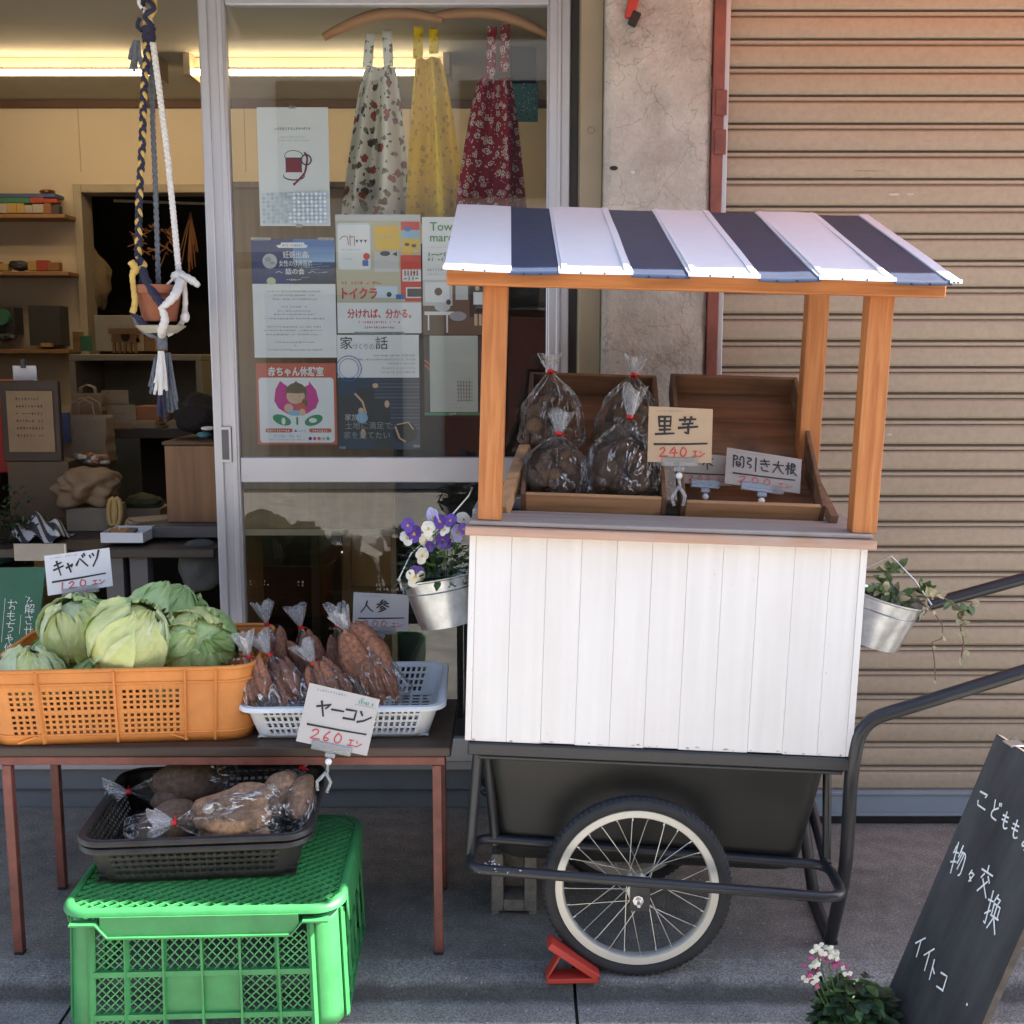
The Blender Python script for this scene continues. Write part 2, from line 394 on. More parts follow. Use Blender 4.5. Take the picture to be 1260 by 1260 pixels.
def film_mat(name, haze, glint, fres, scale=9.0, rough=.10):
    """thin crumpled plastic film: clear, with bright highlight streaks painted in"""
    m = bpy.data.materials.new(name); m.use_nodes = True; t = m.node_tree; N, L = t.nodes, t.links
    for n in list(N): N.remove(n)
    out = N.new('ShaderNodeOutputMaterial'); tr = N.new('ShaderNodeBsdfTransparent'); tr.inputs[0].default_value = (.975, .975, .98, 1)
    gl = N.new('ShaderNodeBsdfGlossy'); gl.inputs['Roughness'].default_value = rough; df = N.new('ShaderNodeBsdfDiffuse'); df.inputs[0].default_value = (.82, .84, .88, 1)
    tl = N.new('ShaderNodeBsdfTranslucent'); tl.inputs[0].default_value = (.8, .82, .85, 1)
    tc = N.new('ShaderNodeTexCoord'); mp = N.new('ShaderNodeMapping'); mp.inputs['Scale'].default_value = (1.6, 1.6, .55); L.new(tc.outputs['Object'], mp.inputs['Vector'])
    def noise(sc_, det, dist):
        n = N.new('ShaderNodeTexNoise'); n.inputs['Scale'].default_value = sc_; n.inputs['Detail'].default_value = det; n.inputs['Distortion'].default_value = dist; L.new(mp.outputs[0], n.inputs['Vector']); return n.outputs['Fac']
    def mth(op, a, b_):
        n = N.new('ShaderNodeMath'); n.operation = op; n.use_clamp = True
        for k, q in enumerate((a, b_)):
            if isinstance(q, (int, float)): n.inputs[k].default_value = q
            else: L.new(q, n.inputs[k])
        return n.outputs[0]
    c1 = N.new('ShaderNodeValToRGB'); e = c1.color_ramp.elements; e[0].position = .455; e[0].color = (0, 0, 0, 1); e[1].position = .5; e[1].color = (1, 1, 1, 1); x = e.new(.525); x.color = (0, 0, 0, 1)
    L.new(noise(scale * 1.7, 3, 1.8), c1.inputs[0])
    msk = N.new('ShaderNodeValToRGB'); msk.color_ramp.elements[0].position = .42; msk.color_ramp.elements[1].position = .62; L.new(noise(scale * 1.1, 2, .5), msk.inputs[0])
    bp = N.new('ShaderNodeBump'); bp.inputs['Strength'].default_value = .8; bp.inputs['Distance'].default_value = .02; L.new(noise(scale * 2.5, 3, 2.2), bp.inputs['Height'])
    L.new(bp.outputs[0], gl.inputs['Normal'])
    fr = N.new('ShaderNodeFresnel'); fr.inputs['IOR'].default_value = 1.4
    f = mth('ADD', mth('MULTIPLY', fr.outputs[0], fres), mth('MULTIPLY', mth('MULTIPLY', c1.outputs[0], msk.outputs[0]), glint))
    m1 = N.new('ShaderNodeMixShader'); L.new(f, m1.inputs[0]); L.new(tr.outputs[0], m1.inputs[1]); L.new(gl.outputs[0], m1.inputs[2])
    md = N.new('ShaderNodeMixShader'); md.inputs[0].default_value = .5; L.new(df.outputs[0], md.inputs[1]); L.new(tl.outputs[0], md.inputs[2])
    m2 = N.new('ShaderNodeMixShader'); L.new(mth('ADD', haze, mth('MULTIPLY', mth('MULTIPLY', c1.outputs[0], msk.outputs[0]), glint * .35)), m2.inputs[0]); L.new(m1.outputs[0], m2.inputs[1]); L.new(md.outputs[0], m2.inputs[2])  # painted highlights: white mixed into the film along the noise lines
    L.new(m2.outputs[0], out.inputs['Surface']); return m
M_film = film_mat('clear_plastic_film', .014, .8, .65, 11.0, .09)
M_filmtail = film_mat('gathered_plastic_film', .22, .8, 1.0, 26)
M_clear = glass_mat('clear_acrylic', (.86, .9, .93), film=.18, refl=2.5, rough=.08)
M_pane = glass_mat('window_glass', (.88, .93, .91), refl=2.4)
M_card = mat('white_card', (.68, .68, .70), .7, var=.03)
M_cardgrey = mat('grey_card', (.50, .475, .46), .75, var=.05); M_carddull = mat('dull_grey_card', (.36, .325, .30), .75, var=.06)
M_cardbrown = mat('kraft_card', (.50, .36, .235), .75, var=.08)
M_ink = mat('black_marker', (.02, .02, .024), .6)
M_redink = mat('red_marker', (.55, .05, .06), .6)
M_greyink = mat('grey_print', (.22, .22, .24), .7)
M_greenink = mat('green_marker', (.05, .30, .20), .7)
M_chalk = mat('white_chalk', (.72, .74, .74), .9, var=.25, scale=150)
EXPO = 2.26
# ================================================================ THE SETTING
M_apron = concrete('dark_apron_concrete', (.268, .252, .228), 300, .45, .32)
M_kerb = concrete('kerb_concrete', (.285, .275, .26), 330, .34, .38, band=(2.468, .040, .72))
M_kerbdirt = concrete('dirty_kerb_face', (.125, .115, .105), 330, .35, .4)
M_road = mat('pale_street_concrete', (.33, .32, .30), .93, var=.3, scale=9, bump=.5, bscale=200, detail=12)
M_ground = mat('earth', (.10, .09, .08), .95)
b = MB(); b.bx(-110, 110, -110, 110, -.5, -.12, M_ground); b.build('ground', kind='structure')
b = MB(); b.bx(-16, 16, 2.584, 3.62, -.1, 0, M_apron); b.build('pavement_apron', kind='structure')
b = MB()
prof = [(2.58, 0.003), (2.52, .001), (2.50, -.003), (2.487, -.014), (2.468, -.027), (2.44, -.033), (2.40, -.034), (2.25, -.036), (2.08, -.04)]
xs = [-16] + [.152 + .6 * k for k in range(-10, 10)] + [16]
for i in range(len(xs) - 1):            # kerb stones with open joints
    x0, x1 = xs[i] + .004, xs[i + 1] - .004
    for k in range(len(prof) - 1):
        (ya, za), (yb, zb) = prof[k], prof[k + 1]
        b.face([(x0, ya, za), (x0, yb, zb), (x1, yb, zb), (x1, ya, za)], M_kerb)
    for xx in (x0, x1): b.face([(xx, y, z) for y, z in prof] + [(xx, 2.08, -.1), (xx, 2.58, -.1)], M_kerbdirt)
b.build('kerb', kind='structure', bevel=0, smooth=30)
M_joint = mat('joint_dirt', (.05, .046, .042), .95)
b = MB(); b.bx(-16, 16, 2.10, 2.57, -.11, -.045, M_joint); b.build('kerb_bedding', kind='structure')
b = MB(); b.bx(-60, 60, -5.6, 2.078, -.12, -.04, M_road); b.build('road', kind='structure')

# ---- shop building
bld = thing('shop_building', 'shopfront building with rough stucco pillar and lit cream interior', 'building', (0, 3.5, 0))
M_stucco = None
def stucco():
    m, t, bs = nt('rough_stucco'); N, L = t.nodes, t.links
    tc = N.new('ShaderNodeTexCoord')
    n1 = N.new('ShaderNodeTexNoise'); n1.inputs['Scale'].default_value = 5; n1.inputs['Detail'].default_value = 9; n1.inputs['Roughness'].default_value = .7
    L.new(tc.outputs['Object'], n1.inputs['Vector'])
    rp = N.new('ShaderNodeValToRGB'); e = rp.color_ramp.elements
    e[0].position = .3; e[0].color = (.345, .305, .27, 1); e[1].position = .62; e[1].color = (.575, .53, .48, 1)
    L.new(n1.outputs['Fac'], rp.inputs[0])
    v = N.new('ShaderNodeTexVoronoi'); v.feature = 'DISTANCE_TO_EDGE'; v.inputs['Scale'].default_value = 7
    n3 = N.new('ShaderNodeTexNoise'); n3.inputs['Scale'].default_value = 9; n3.inputs['Detail'].default_value = 5
    L.new(tc.outputs['Object'], n3.inputs['Vector'])
    mv = N.new('ShaderNodeMixRGB'); mv.inputs[0].default_value = .18; L.new(tc.outputs['Object'], mv.inputs[1]); L.new(n3.outputs['Color'], mv.inputs[2])
    L.new(mv.outputs[0], v.inputs['Vector'])
    cr = N.new('ShaderNodeValToRGB'); cr.color_ramp.elements[0].position = .0; cr.color_ramp.elements[1].position = .016
    cr.color_ramp.elements[0].color = (.72, .7, .68, 1); cr.color_ramp.elements[1].color = (1, 1, 1, 1)
    L.new(v.outputs['Distance'], cr.inputs[0])
    mu = N.new('ShaderNodeMixRGB'); mu.blend_type = 'MULTIPLY'; mu.inputs[0].default_value = 1
    L.new(rp.outputs[0], mu.inputs[1]); L.new(cr.outputs[0], mu.inputs[2]); L.new(mu.outputs[0], bs.inputs['Base Color'])
    n2 = N.new('ShaderNodeTexNoise'); n2.inputs['Scale'].default_value = 70; n2.inputs['Detail'].default_value = 8; n2.inputs['Distortion'].default_value = .4
    L.new(tc.outputs['Object'], n2.inputs['Vector'])
    bp = N.new('ShaderNodeBump'); bp.inputs['Strength'].default_value = .85; bp.inputs['Distance'].default_value = .012
    L.new(n2.outputs['Fac'], bp.inputs['Height']); L.new(bp.outputs[0], bs.inputs['Normal'])
    bs.inputs['Roughness'].default_value = .95; bs.inputs['Specular IOR Level'].default_value = .2
    return m
M_stucco = stucco()
M_beige = mat('beige_painted_steel', (.33, .27, .185), .55, var=.08, scale=5)
M_alu = mat('anodised_aluminium', (.56, .56, .60), .42, metal=.55, var=.05, scale=4)
M_aludark = mat('dark_recess_aluminium', (.10, .095, .10), .5, metal=.3)
M_rust = mat('rust_red_steel', (.24, .07, .05), .6, var=.25, scale=14, c2=(.15, .045, .035), bump=.1)
M_wallin = mat('cream_wall_panel', (.64, .55, .43), .7, var=.04, scale=2)
M_ceil = mat('grey_ceiling_board', (.48, .45, .38), .85, var=.06, scale=3)
M_floor = mat('grey_shop_floor', (.14, .12, .10), .6, var=.2, scale=3)
M_trim = mat('dark_brown_trim', (.09, .045, .03), .6)
M_doorfr = mat('grey_door_frame', (.42, .36, .28), .6)
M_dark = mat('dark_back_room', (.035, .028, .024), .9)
M_sill = mat('grey_sill_metal', (.19, .205, .225), .5, metal=.2, var=.08, scale=4)
M_facade = mat('upper_facade', (.45, .40, .36), .85)
# pillar: slightly uneven hand-trowelled face
b = MB()
def pil(u, v):
    x = .271 + u * .311; z = v * 3.05
    e = .012 * (abs(u - .5) > .47)
    return Vector((x, 3.352 + e + .008 * mnoise.noise(Vector((x * 9, z * 9, 0))), z))
b.grid(pil, 24, 160, M_stucco)
b.bx(.271, .582, 3.366, 3.72, 0, 3.05, M_stucco)
b.build('pillar', bld, world=True, smooth=60)
b = MB(); b.bx(.203, .2695, 3.41, 3.56, .02, 3.0, M_beige); b.build('door_jamb_cover', bld, world=True, bevel=.003)
b = MB(); b.lathe([(.0, -.006), (.008, -.005), (.01, 0)], M_beige, 12, P(727, 160, 3.407), Matrix.Rotation(R(90), 3, 'X')); b.build('screw', bld, world=True)
b = MB(); b.bx(.178, .2025, 3.52, 3.60, .02, 3.0, M_aludark); b.build('jamb_recess', bld, world=True)
# red junction box scrap high on the pillar, anchor hole
b = MB(); c = P(779, 10, 3.345); b.box(c + Vector((0, 0, .02)), (.03, .02, .10), M_red, Matrix.Rotation(R(12), 3, 'Y')); b.box(c + Vector((.004, -.003, -.03)), (.026, .02, .04), M_dark, Matrix.Rotation(R(25), 3, 'Y'))
b.build('sign_bracket', bld, world=True, bevel=.004)
b = MB()
for px, py, s in ((755, 207, 1), (778, 212, .6)):
    c = P(px, py, 3.347); b.blob(c, (.012 * s, .004, .006 * s), M_dark if s == 1 else M_card, 2, .3, 3, px)
b.build('anchor_hole', bld, world=True)
# base sill below the doors
b = MB(); b.bx(-6, .20, 3.52, 3.62, 0, .135, M_sill); b.bx(-6, .20, 3.505, 3.62, .137, .168, M_alu); b.bx(-6, .20, 3.512, 3.53, .06, .066, M_aludark)
b.build('door_sill', bld, world=True, bevel=.003)
# room shell
b = MB(); b.bx(-6, 3, 3.625, 7.4, .0, .165, M_floor); b.build('floor', bld, world=True)
b = MB(); b.bx(-6, 3, 3.63, 6.3, 2.875, 2.95, M_ceil); b.build('ceiling', bld, world=True)
b = MB()
x0, x1, zt = -2.42, -.93, 2.43
b.bx(-6, x0, 6.3, 6.42, .166, 2.874, M_wallin); b.bx(x1, 3, 6.3, 6.42, .166, 2.874, M_wallin); b.bx(x0, x1, 6.3, 6.42, zt, 2.874, M_wallin)
for k in range(-6, 4):                                   # panel joints
    xx = k * .91 + .35
    if xx < x0 or xx > x1: b.bx(xx, xx + .004, 6.297, 6.2995, .17, 2.86, M_doorfr)
    else: b.bx(xx, xx + .004, 6.297, 6.2995, zt + .07, 2.86, M_doorfr)
b.build('back_wall', bld, world=True)
b = MB(); b.bx(-6, 3, 6.27, 6.298, 2.835, 2.873, M_trim); b.build('ceiling_trim', bld, world=True)
b = MB()
for a in ((x0, x0 + .045, 6.27, 6.43, .166, zt), (x1 - .045, x1, 6.27, 6.43, .166, zt), (x0 + .046, x1 - .046, 6.272, 6.43, zt - .045, zt - .001)): b.bx(*a, M_doorfr)
b.build('inner_door_frame', bld, world=True, bevel=.004)
b = MB()
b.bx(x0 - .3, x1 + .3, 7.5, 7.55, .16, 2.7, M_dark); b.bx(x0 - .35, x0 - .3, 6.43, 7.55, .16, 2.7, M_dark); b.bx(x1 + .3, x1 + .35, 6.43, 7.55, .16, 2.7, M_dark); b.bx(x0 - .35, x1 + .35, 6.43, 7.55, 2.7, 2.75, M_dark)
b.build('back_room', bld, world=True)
b = MB(); b.bx(-6.1, -6, 3.5, 6.4, 0, 2.95, M_wallin); b.bx(2.95, 3.05, 3.7, 6.4, 0, 2.95, M_wallin); b.build('side_wall', bld, world=True)
b = MB(); b.bx(.60, 3.0, 3.72, 3.76, 0, 2.95, M_dark); b.build('partition_wall', bld, world=True)
b = MB(); b.bx(-6, 4.5, 3.45, 3.9, 2.96, 7.5, M_facade); b.bx(-6, .2, 3.50, 3.62, 2.62, 2.955, M_alu); b.build('upper_wall', bld, world=True)
b = MB(); b.bx(-6, -2.15, 3.50, 3.62, .17, 2.955, M_wallin); b.build('added_front_wall', bld, world=True)  # unseen wall, added to cut the daylight reaching the interior
# canvas canopy over the shopfront (above the picture, it throws the shade)
def canopy_mat():
    m = bpy.data.materials.new('orange_canopy_canvas'); m.use_nodes = True; t = m.node_tree; N, L = t.nodes, t.links
    for n in list(N): N.remove(n)
    o = N.new('ShaderNodeOutputMaterial'); d = N.new('ShaderNodeBsdfDiffuse'); d.inputs[0].default_value = (.50, .20, .09, 1)
    tr = N.new('ShaderNodeBsdfTranslucent'); tr.inputs[0].default_value = (.66, .14, .03, 1)
    mx = N.new('ShaderNodeMixShader'); mx.inputs[0].default_value = CANOPY_T
    L.new(d.outputs[0], mx.inputs[1]); L.new(tr.outputs[0], mx.inputs[2]); L.new(mx.outputs[0], o.inputs[0]); return m
CANOPY_T = .32
M_canopy = canopy_mat()
CE_Y, CE_Z = 2.540, 2.72
M_canopyl = mat('grey_canopy_canvas', (.40, .39, .37), .9, var=.05)
for xa, xb, m in ((-7, .45, M_canopyl), (.452, 5, M_canopy)):
    b = MB(); b.grid(lambda u, v: Vector((xa + (xb - xa) * u, 3.45 + (CE_Y - 3.45) * v, 3.12 + (CE_Z - 3.12) * v - .02 * math.sin(v * 3.14))), 14, 8, m)
    b.build('canopy', bld, world=True, smooth=60)
b = MB(); b.tube([(-7, CE_Y, CE_Z - .01), (5, CE_Y, CE_Z - .01)], .014, M_alu, 8)
for k in range(7): b.tube([(-6.9 + 1.95 * k, 3.44, 3.09), (-6.9 + 1.95 * k, CE_Y, CE_Z - .02)], .012, M_alu, 8)
b.build('canopy_frame', bld, world=True)

# ---- building across the street (seen only in the window's reflection)
opp = thing('opposite_building', 'plain cream house across the street mirrored in the shop window', 'building', (0, -6.5, 0))
M_opp = mat('opposite_render', (.66, .61, .55), .85, var=.1, scale=1)
M_oppw = mat('opposite_window', (.05, .06, .07), .15)
b = MB(); b.bx(-14, 14, -9, -6.2, -.1, 6.6, M_opp); b.build('wall', opp, world=True)
b = MB()
for k in range(-6, 7): b.bx(k * 2.1 - .6, k * 2.1 + .6, -6.2, -6.16, 3.3, 4.6, M_oppw); b.bx(k * 2.1 - .8, k * 2.1 + .8, -6.2, -6.15, .1, 2.2, M_oppw if k % 2 else M_rust)
b.build('window', opp, world=True)
b = MB(); b.bx(-16, 16, -6.19, -5.2, 2.5, 2.6, M_beige); b.build('eave', opp, world=True)

# ---- roller shutter
def slat_mat():
    m, t, bs = nt('faded_beige_slat'); N, L = t.nodes, t.links; tc = N.new('ShaderNodeTexCoord')
    def nz(scale, st, lo, hi, det=6):
        mp = N.new('ShaderNodeMapping'); mp.inputs['Scale'].default_value = st; L.new(tc.outputs['Object'], mp.inputs['Vector'])
        n = N.new('ShaderNodeTexNoise'); n.inputs['Scale'].default_value = scale; n.inputs['Detail'].default_value = det; n.inputs['Roughness'].default_value = .65; L.new(mp.outputs[0], n.inputs['Vector'])
        r = N.new('ShaderNodeValToRGB'); r.color_ramp.elements[0].position = lo; r.color_ramp.elements[1].position = hi; L.new(n.outputs['Fac'], r.inputs[0]); return r.outputs[0]
    base = N.new('ShaderNodeMixRGB'); base.inputs[1].default_value = (.38, .303, .222, 1); base.inputs[2].default_value = (.445, .358, .268, 1); L.new(nz(3, (.3, 1, 3), .3, .7), base.inputs[0])
    sc_ = N.new('ShaderNodeMixRGB'); sc_.blend_type = 'MULTIPLY'; sc_.inputs[0].default_value = 1; L.new(nz(1, (5, 1, 105), .62, .70, 7), sc_.inputs[1]); L.new(nz(2.2, (.8, 1, 1.6), .50, .62, 3), sc_.inputs[2])
    mx = N.new('ShaderNodeMixRGB'); L.new(sc_.outputs[0], mx.inputs[0]); L.new(base.outputs[0], mx.inputs[1]); mx.inputs[2].default_value = (.19, .135, .09, 1)
    gr = N.new('ShaderNodeMixRGB'); gr.blend_type = 'MULTIPLY'; gr.inputs[0].default_value = .13; L.new(mx.outputs[0], gr.inputs[1]); L.new(nz(60, (1, 1, 1), .3, .6, 8), gr.inputs[2])
    L.new(gr.outputs[0], bs.inputs['Base Color']); bs.inputs['Roughness'].default_value = .5; bs.inputs['Specular IOR Level'].default_value = .4; return m
M_slat = slat_mat()
M_slatgap = mat('slat_shadow_gap', (.10, .07, .055), .7)
M_scratch = mat('brown_scrape', (.17, .115, .075), .7)
M_paintfleck = mat('pale_paint_fleck', (.6, .5, .45), .7)
M_sbar = mat('blue_grey_bottom_bar', (.24, .285, .33), .5, var=.06, scale=5)
sh = thing('roller_shutter', 'closed beige steel roller shutter with horizontal slats beside the pillar', 'shutter', (1.8, 3.40, 0))
b = MB(); pitch = .0795; z = .115; k = 0
prof = []
while z < 3.05:
    prof += [(3.400, z), (3.3955, z + .006), (3.392, z + .03), (3.3955, z + .052), (3.4035, z + .058), (3.4045, z + .0600), (3.398, z + .0625), (3.398, z + .0700), (3.405, z + .0725), (3.407, z + .0785)]
    z += pitch
xsn = (.632, 4.4)
pv = [[b.bm.verts.new((x, y, zz)) for (y, zz) in prof] for x in xsn]
for i in range(len(prof) - 1):
    f = b.bm.faces.new((pv[0][i], pv[1][i], pv[1][i + 1], pv[0][i + 1]))
    q = i % 10
    f.material_index = b.mi(M_slatgap if q in (4, 8) else M_slat)
b.build('slat_curtain', sh, world=True, smooth=25)
b = MB()
for (py, px, w) in ((103, 1010, 220), (138, 1030, 110), (138, 1115, 60), (178, 1030, 120), (178, 1120, 30), (214, 1005, 40), (214, 1090, 30), (214, 1240, 30), (250, 1030, 80), (297, 960, 60), (322, 1160, 25), (640, 1080, 18), (505, 1020, 22), (820, 1075, 20), (815, 1210, 16), (176, 1190, 14)):
    for j in range(0):
        q = P(px - w / 2 + rnd.random() * w, py + rnd.uniform(-3, 3), 3.393); l = rnd.uniform(.006, .04)
        zz = (q.z - .115) % pitch; zc = q.z - zz + .03 + rnd.uniform(-.012, .012)
        y = 3.392 + .0035 * abs((zc - (q.z - zz) - .03) / .024) - .0006
        b.bx(q.x - l, q.x + l, y - .0002, y + .0006, zc - .0010, zc + .0010, M_scratch)
for (px, py, w) in ((1100, 532 - 292, 14), (1120, 239, 9), (1094, 533, 8)):
    q = P(px, py, 3.39); zz = (q.z - .115) % pitch; zc = q.z - zz + .03; b.blob((q.x, 3.3915, zc), (w * .0012, .0015, .004), M_paintfleck, 2, .4, 3, px)
b.build('scrapes', sh, world=True)
b = MB(); b.bx(.632, 4.4, 3.385, 3.41, .028, .113, M_sbar); b.bx(.632, 4.4, 3.378, 3.384, .03, .04, M_sbar); b.bx(.632, 4.4, 3.379, 3.384, .10, .112, M_sbar); b.bx(.632, 4.4, 3.39, 3.41, 0.002, .027, M_blackpl)
b.build('bottom_bar', sh, world=True, bevel=.003)
b = MB(); b.bx(.5835, .6155, 3.345, 3.45, 0, 3.05, M_rust); b.build('guide_post', sh, world=True, bevel=.002)
b = MB(); b.bx(.617, .6315, 3.355, 3.45, 0, 3.05, M_alu); b.build('guide_channel', sh, world=True, bevel=.0015)
for zc in (2.19, 2.08):
    b = MB(); b.bx(.592, .624, 3.340, 3.3445, zc, zc + .07, M_rust); b.build('patch_plate', sh, world=True, bevel=.001)

# ---- sliding glass door
dr = thing('sliding_glass_door', 'aluminium framed sliding glass door covered with posters behind the stall', 'door', (-.38, 3.5, .168))
b = MB()
b.bx(-.942, -.862, 3.485, 3.525, .17, 2.60, M_alu)
b.bx(-.9385, -.9125, 3.478, 3.486, .18, 2.59, M_alu); b.bx(-.885, -.868, 3.480, 3.486, .18, 2.59, M_alu)
b.build('left_stile', dr, world=True, bevel=.003)
b = MB(); b.bx(.112, .176, 3.485, 3.525, .17, 2.60, M_alu); b.bx(.106, .114, 3.494, 3.516, .24, 2.54, M_alu); b.bx(.136, .150, 3.480, 3.486, .18, 2.59, M_alu); b.build('right_stile', dr, world=True, bevel=.003)
b = MB(); b.bx(-.861, .111, 3.487, 3.523, 2.538, 2.598, M_alu); b.build('top_rail', dr, world=True, bevel=.003)
b = MB(); b.bx(-.861, .111, 3.487, 3.523, 1.098, 1.178, M_alu); b.build('middle_rail', dr, world=True, bevel=.003)
b = MB(); b.bx(-.861, .111, 3.487, 3.523, .172, .25, M_alu); b.build('bottom_rail', dr, world=True, bevel=.003)
M_handle = mat('grey_handle_recess', (.13, .125, .13), .5, metal=.4)
b = MB(); c = P(278, 547, 3.48); b.bx(c.x - .018, c.x + .018, 3.474, 3.4795, c.z - .056, c.z + .056, M_alu); b.bx(c.x - .011, c.x + .011, 3.4725, 3.4735, c.z - .047, c.z + .047, M_handle); b.build('handle', dr, world=True, bevel=.002)
b = MB(); b.face([(-.8615, 3.505, 1.1785), (.1115, 3.505, 1.1785), (.1115, 3.505, 2.5375), (-.8615, 3.505, 2.5375)], M_pane); b.build('glass_pane', dr, world=True)
b = MB(); b.face([(-.8615, 3.505, .2505), (.1115, 3.505, .2505), (.1115, 3.505, 1.0975), (-.8615, 3.505, 1.0975)], M_pane); b.build('glass_pane', dr, world=True)
# ================================================================ THE CART
cart = thing('vendor_cart', 'white planked vegetable cart with striped roof on bicycle wheels', 'cart', (.303, 2.52, 0), (0, R(1.636), R(-2.658)))
CM = Matrix.LocRotScale(cart.location, cart.rotation_euler, None)
CMI = CM.inverted()
def CL(px, py, yl):                     # local cart point at a photo pixel, on the plane y = yl
    o = CMI @ CAM; d = CMI.to_3x3() @ ray(px, py); return o + d * ((yl - o.y) / d.y)
M_nail = mat('painted_nail_head', (.40, .34, .30), .6)
# boarded box
b = MB()
xe = [-.4311] + [CL(px, 900, -.02).x for px in (606, 636, 688, 732, 777, 821, 865, 911, 954, 996, 1034)] + [.4774]
xe = [-.431, -.416, -.333, -.252, -.171, -.090, -.009, .072, .153, .234, .315, .396, .462, .477]
for i in range(len(xe) - 1):
    g = .0003
    dy = .0035 if i in (0, len(xe) - 2) else 0
    b.bx(xe[i] + g, xe[i + 1] - g, -.02 - dy, -.008, .582 + (.0 if i % 3 else .002), 1.078, M_white)
b.bx(-.428, .474, -.0078, .004, .586, 1.076, M_seam)
for i in range(1, len(xe) - 2):          # nail heads and small chips
    for zz in (.60, .83, 1.06): b.lathe([(0, -.0006), (.0016, -.0004), (.002, 0)], M_nail, 8, (xe[i] + .02 + rnd.uniform(-.004, .004), -.02, zz + rnd.uniform(-.006, .006)), Matrix.Rotation(R(90), 3, 'X'))
    for q in range(2): b.blob((rnd.uniform(xe[i], xe[i + 1]), -.0202, .584 + rnd.random() * .006), (rnd.uniform(.003, .008), .0005, rnd.uniform(.001, .003)), M_nail if q else M_seam, 1, .4, 3, i + q)
b.build('front_panel', cart, bevel=.0024)
for nm, xx in (('l', -.431), ('r', .463)):
    b = MB()
    for k in range(5): b.bx(xx + .001, xx + .013, -.0075 + k * .0905 + .002, -.0075 + (k + 1) * .0905, .582, 1.078, M_white)
    b.build('side_panel', cart, bevel=.0015)
b = MB(); b.bx(-.43, .476, .446, .458, .582, 1.078, M_white); b.build('back_panel', cart, bevel=.0015)
b = MB()
b.bx(-.440, .490, -.050, .075, 1.0795, 1.1005, M_counter)                                   # front counter board
b.bx(-.432, .482, -.036, .155, 1.1012, 1.1125, M_counter2)
b.bx(-.440, -.372, .156, .46, 1.0795, 1.1125, M_counter2); b.bx(.425, .490, .156, .46, 1.0795, 1.1125, M_counter2); b.bx(-.371, .424, .40, .46, 1.0795, 1.1125, M_counter2)
b.build('counter', cart, bevel=.003)
b = MB(); b.bx(-.42, .462, .005, .445, 1.04, 1.06, M_dark); b.build('deck', cart)
# posts and roof frame
for (x, y, z1) in ((-.386, .0, 1.655), (.466, .0, 1.655), (-.408, .42, 1.80), (.423, .42, 1.80)):
    b = MB(); b.bx(x - .0275, x + .0275, y - .0275, y + .0275, 1.113, z1, M_post); b.build('post', cart, bevel=.0025)
b = MB(); b.bx(-.492, .590, -.066, -.029, 1.640, 1.671, M_beam); b.build('front_beam', cart, bevel=.0025)
b = MB(); b.bx(-.492, .570, .45, .487, 1.812, 1.843, M_beam); b.build('rear_beam', cart, bevel=.0025)
for x in (-.386, .44):
    b = MB(); b.bar((x, -.027, 1.665), (x, .50, 1.842), .03, .03, M_post); b.build('rafter', cart, bevel=.002)
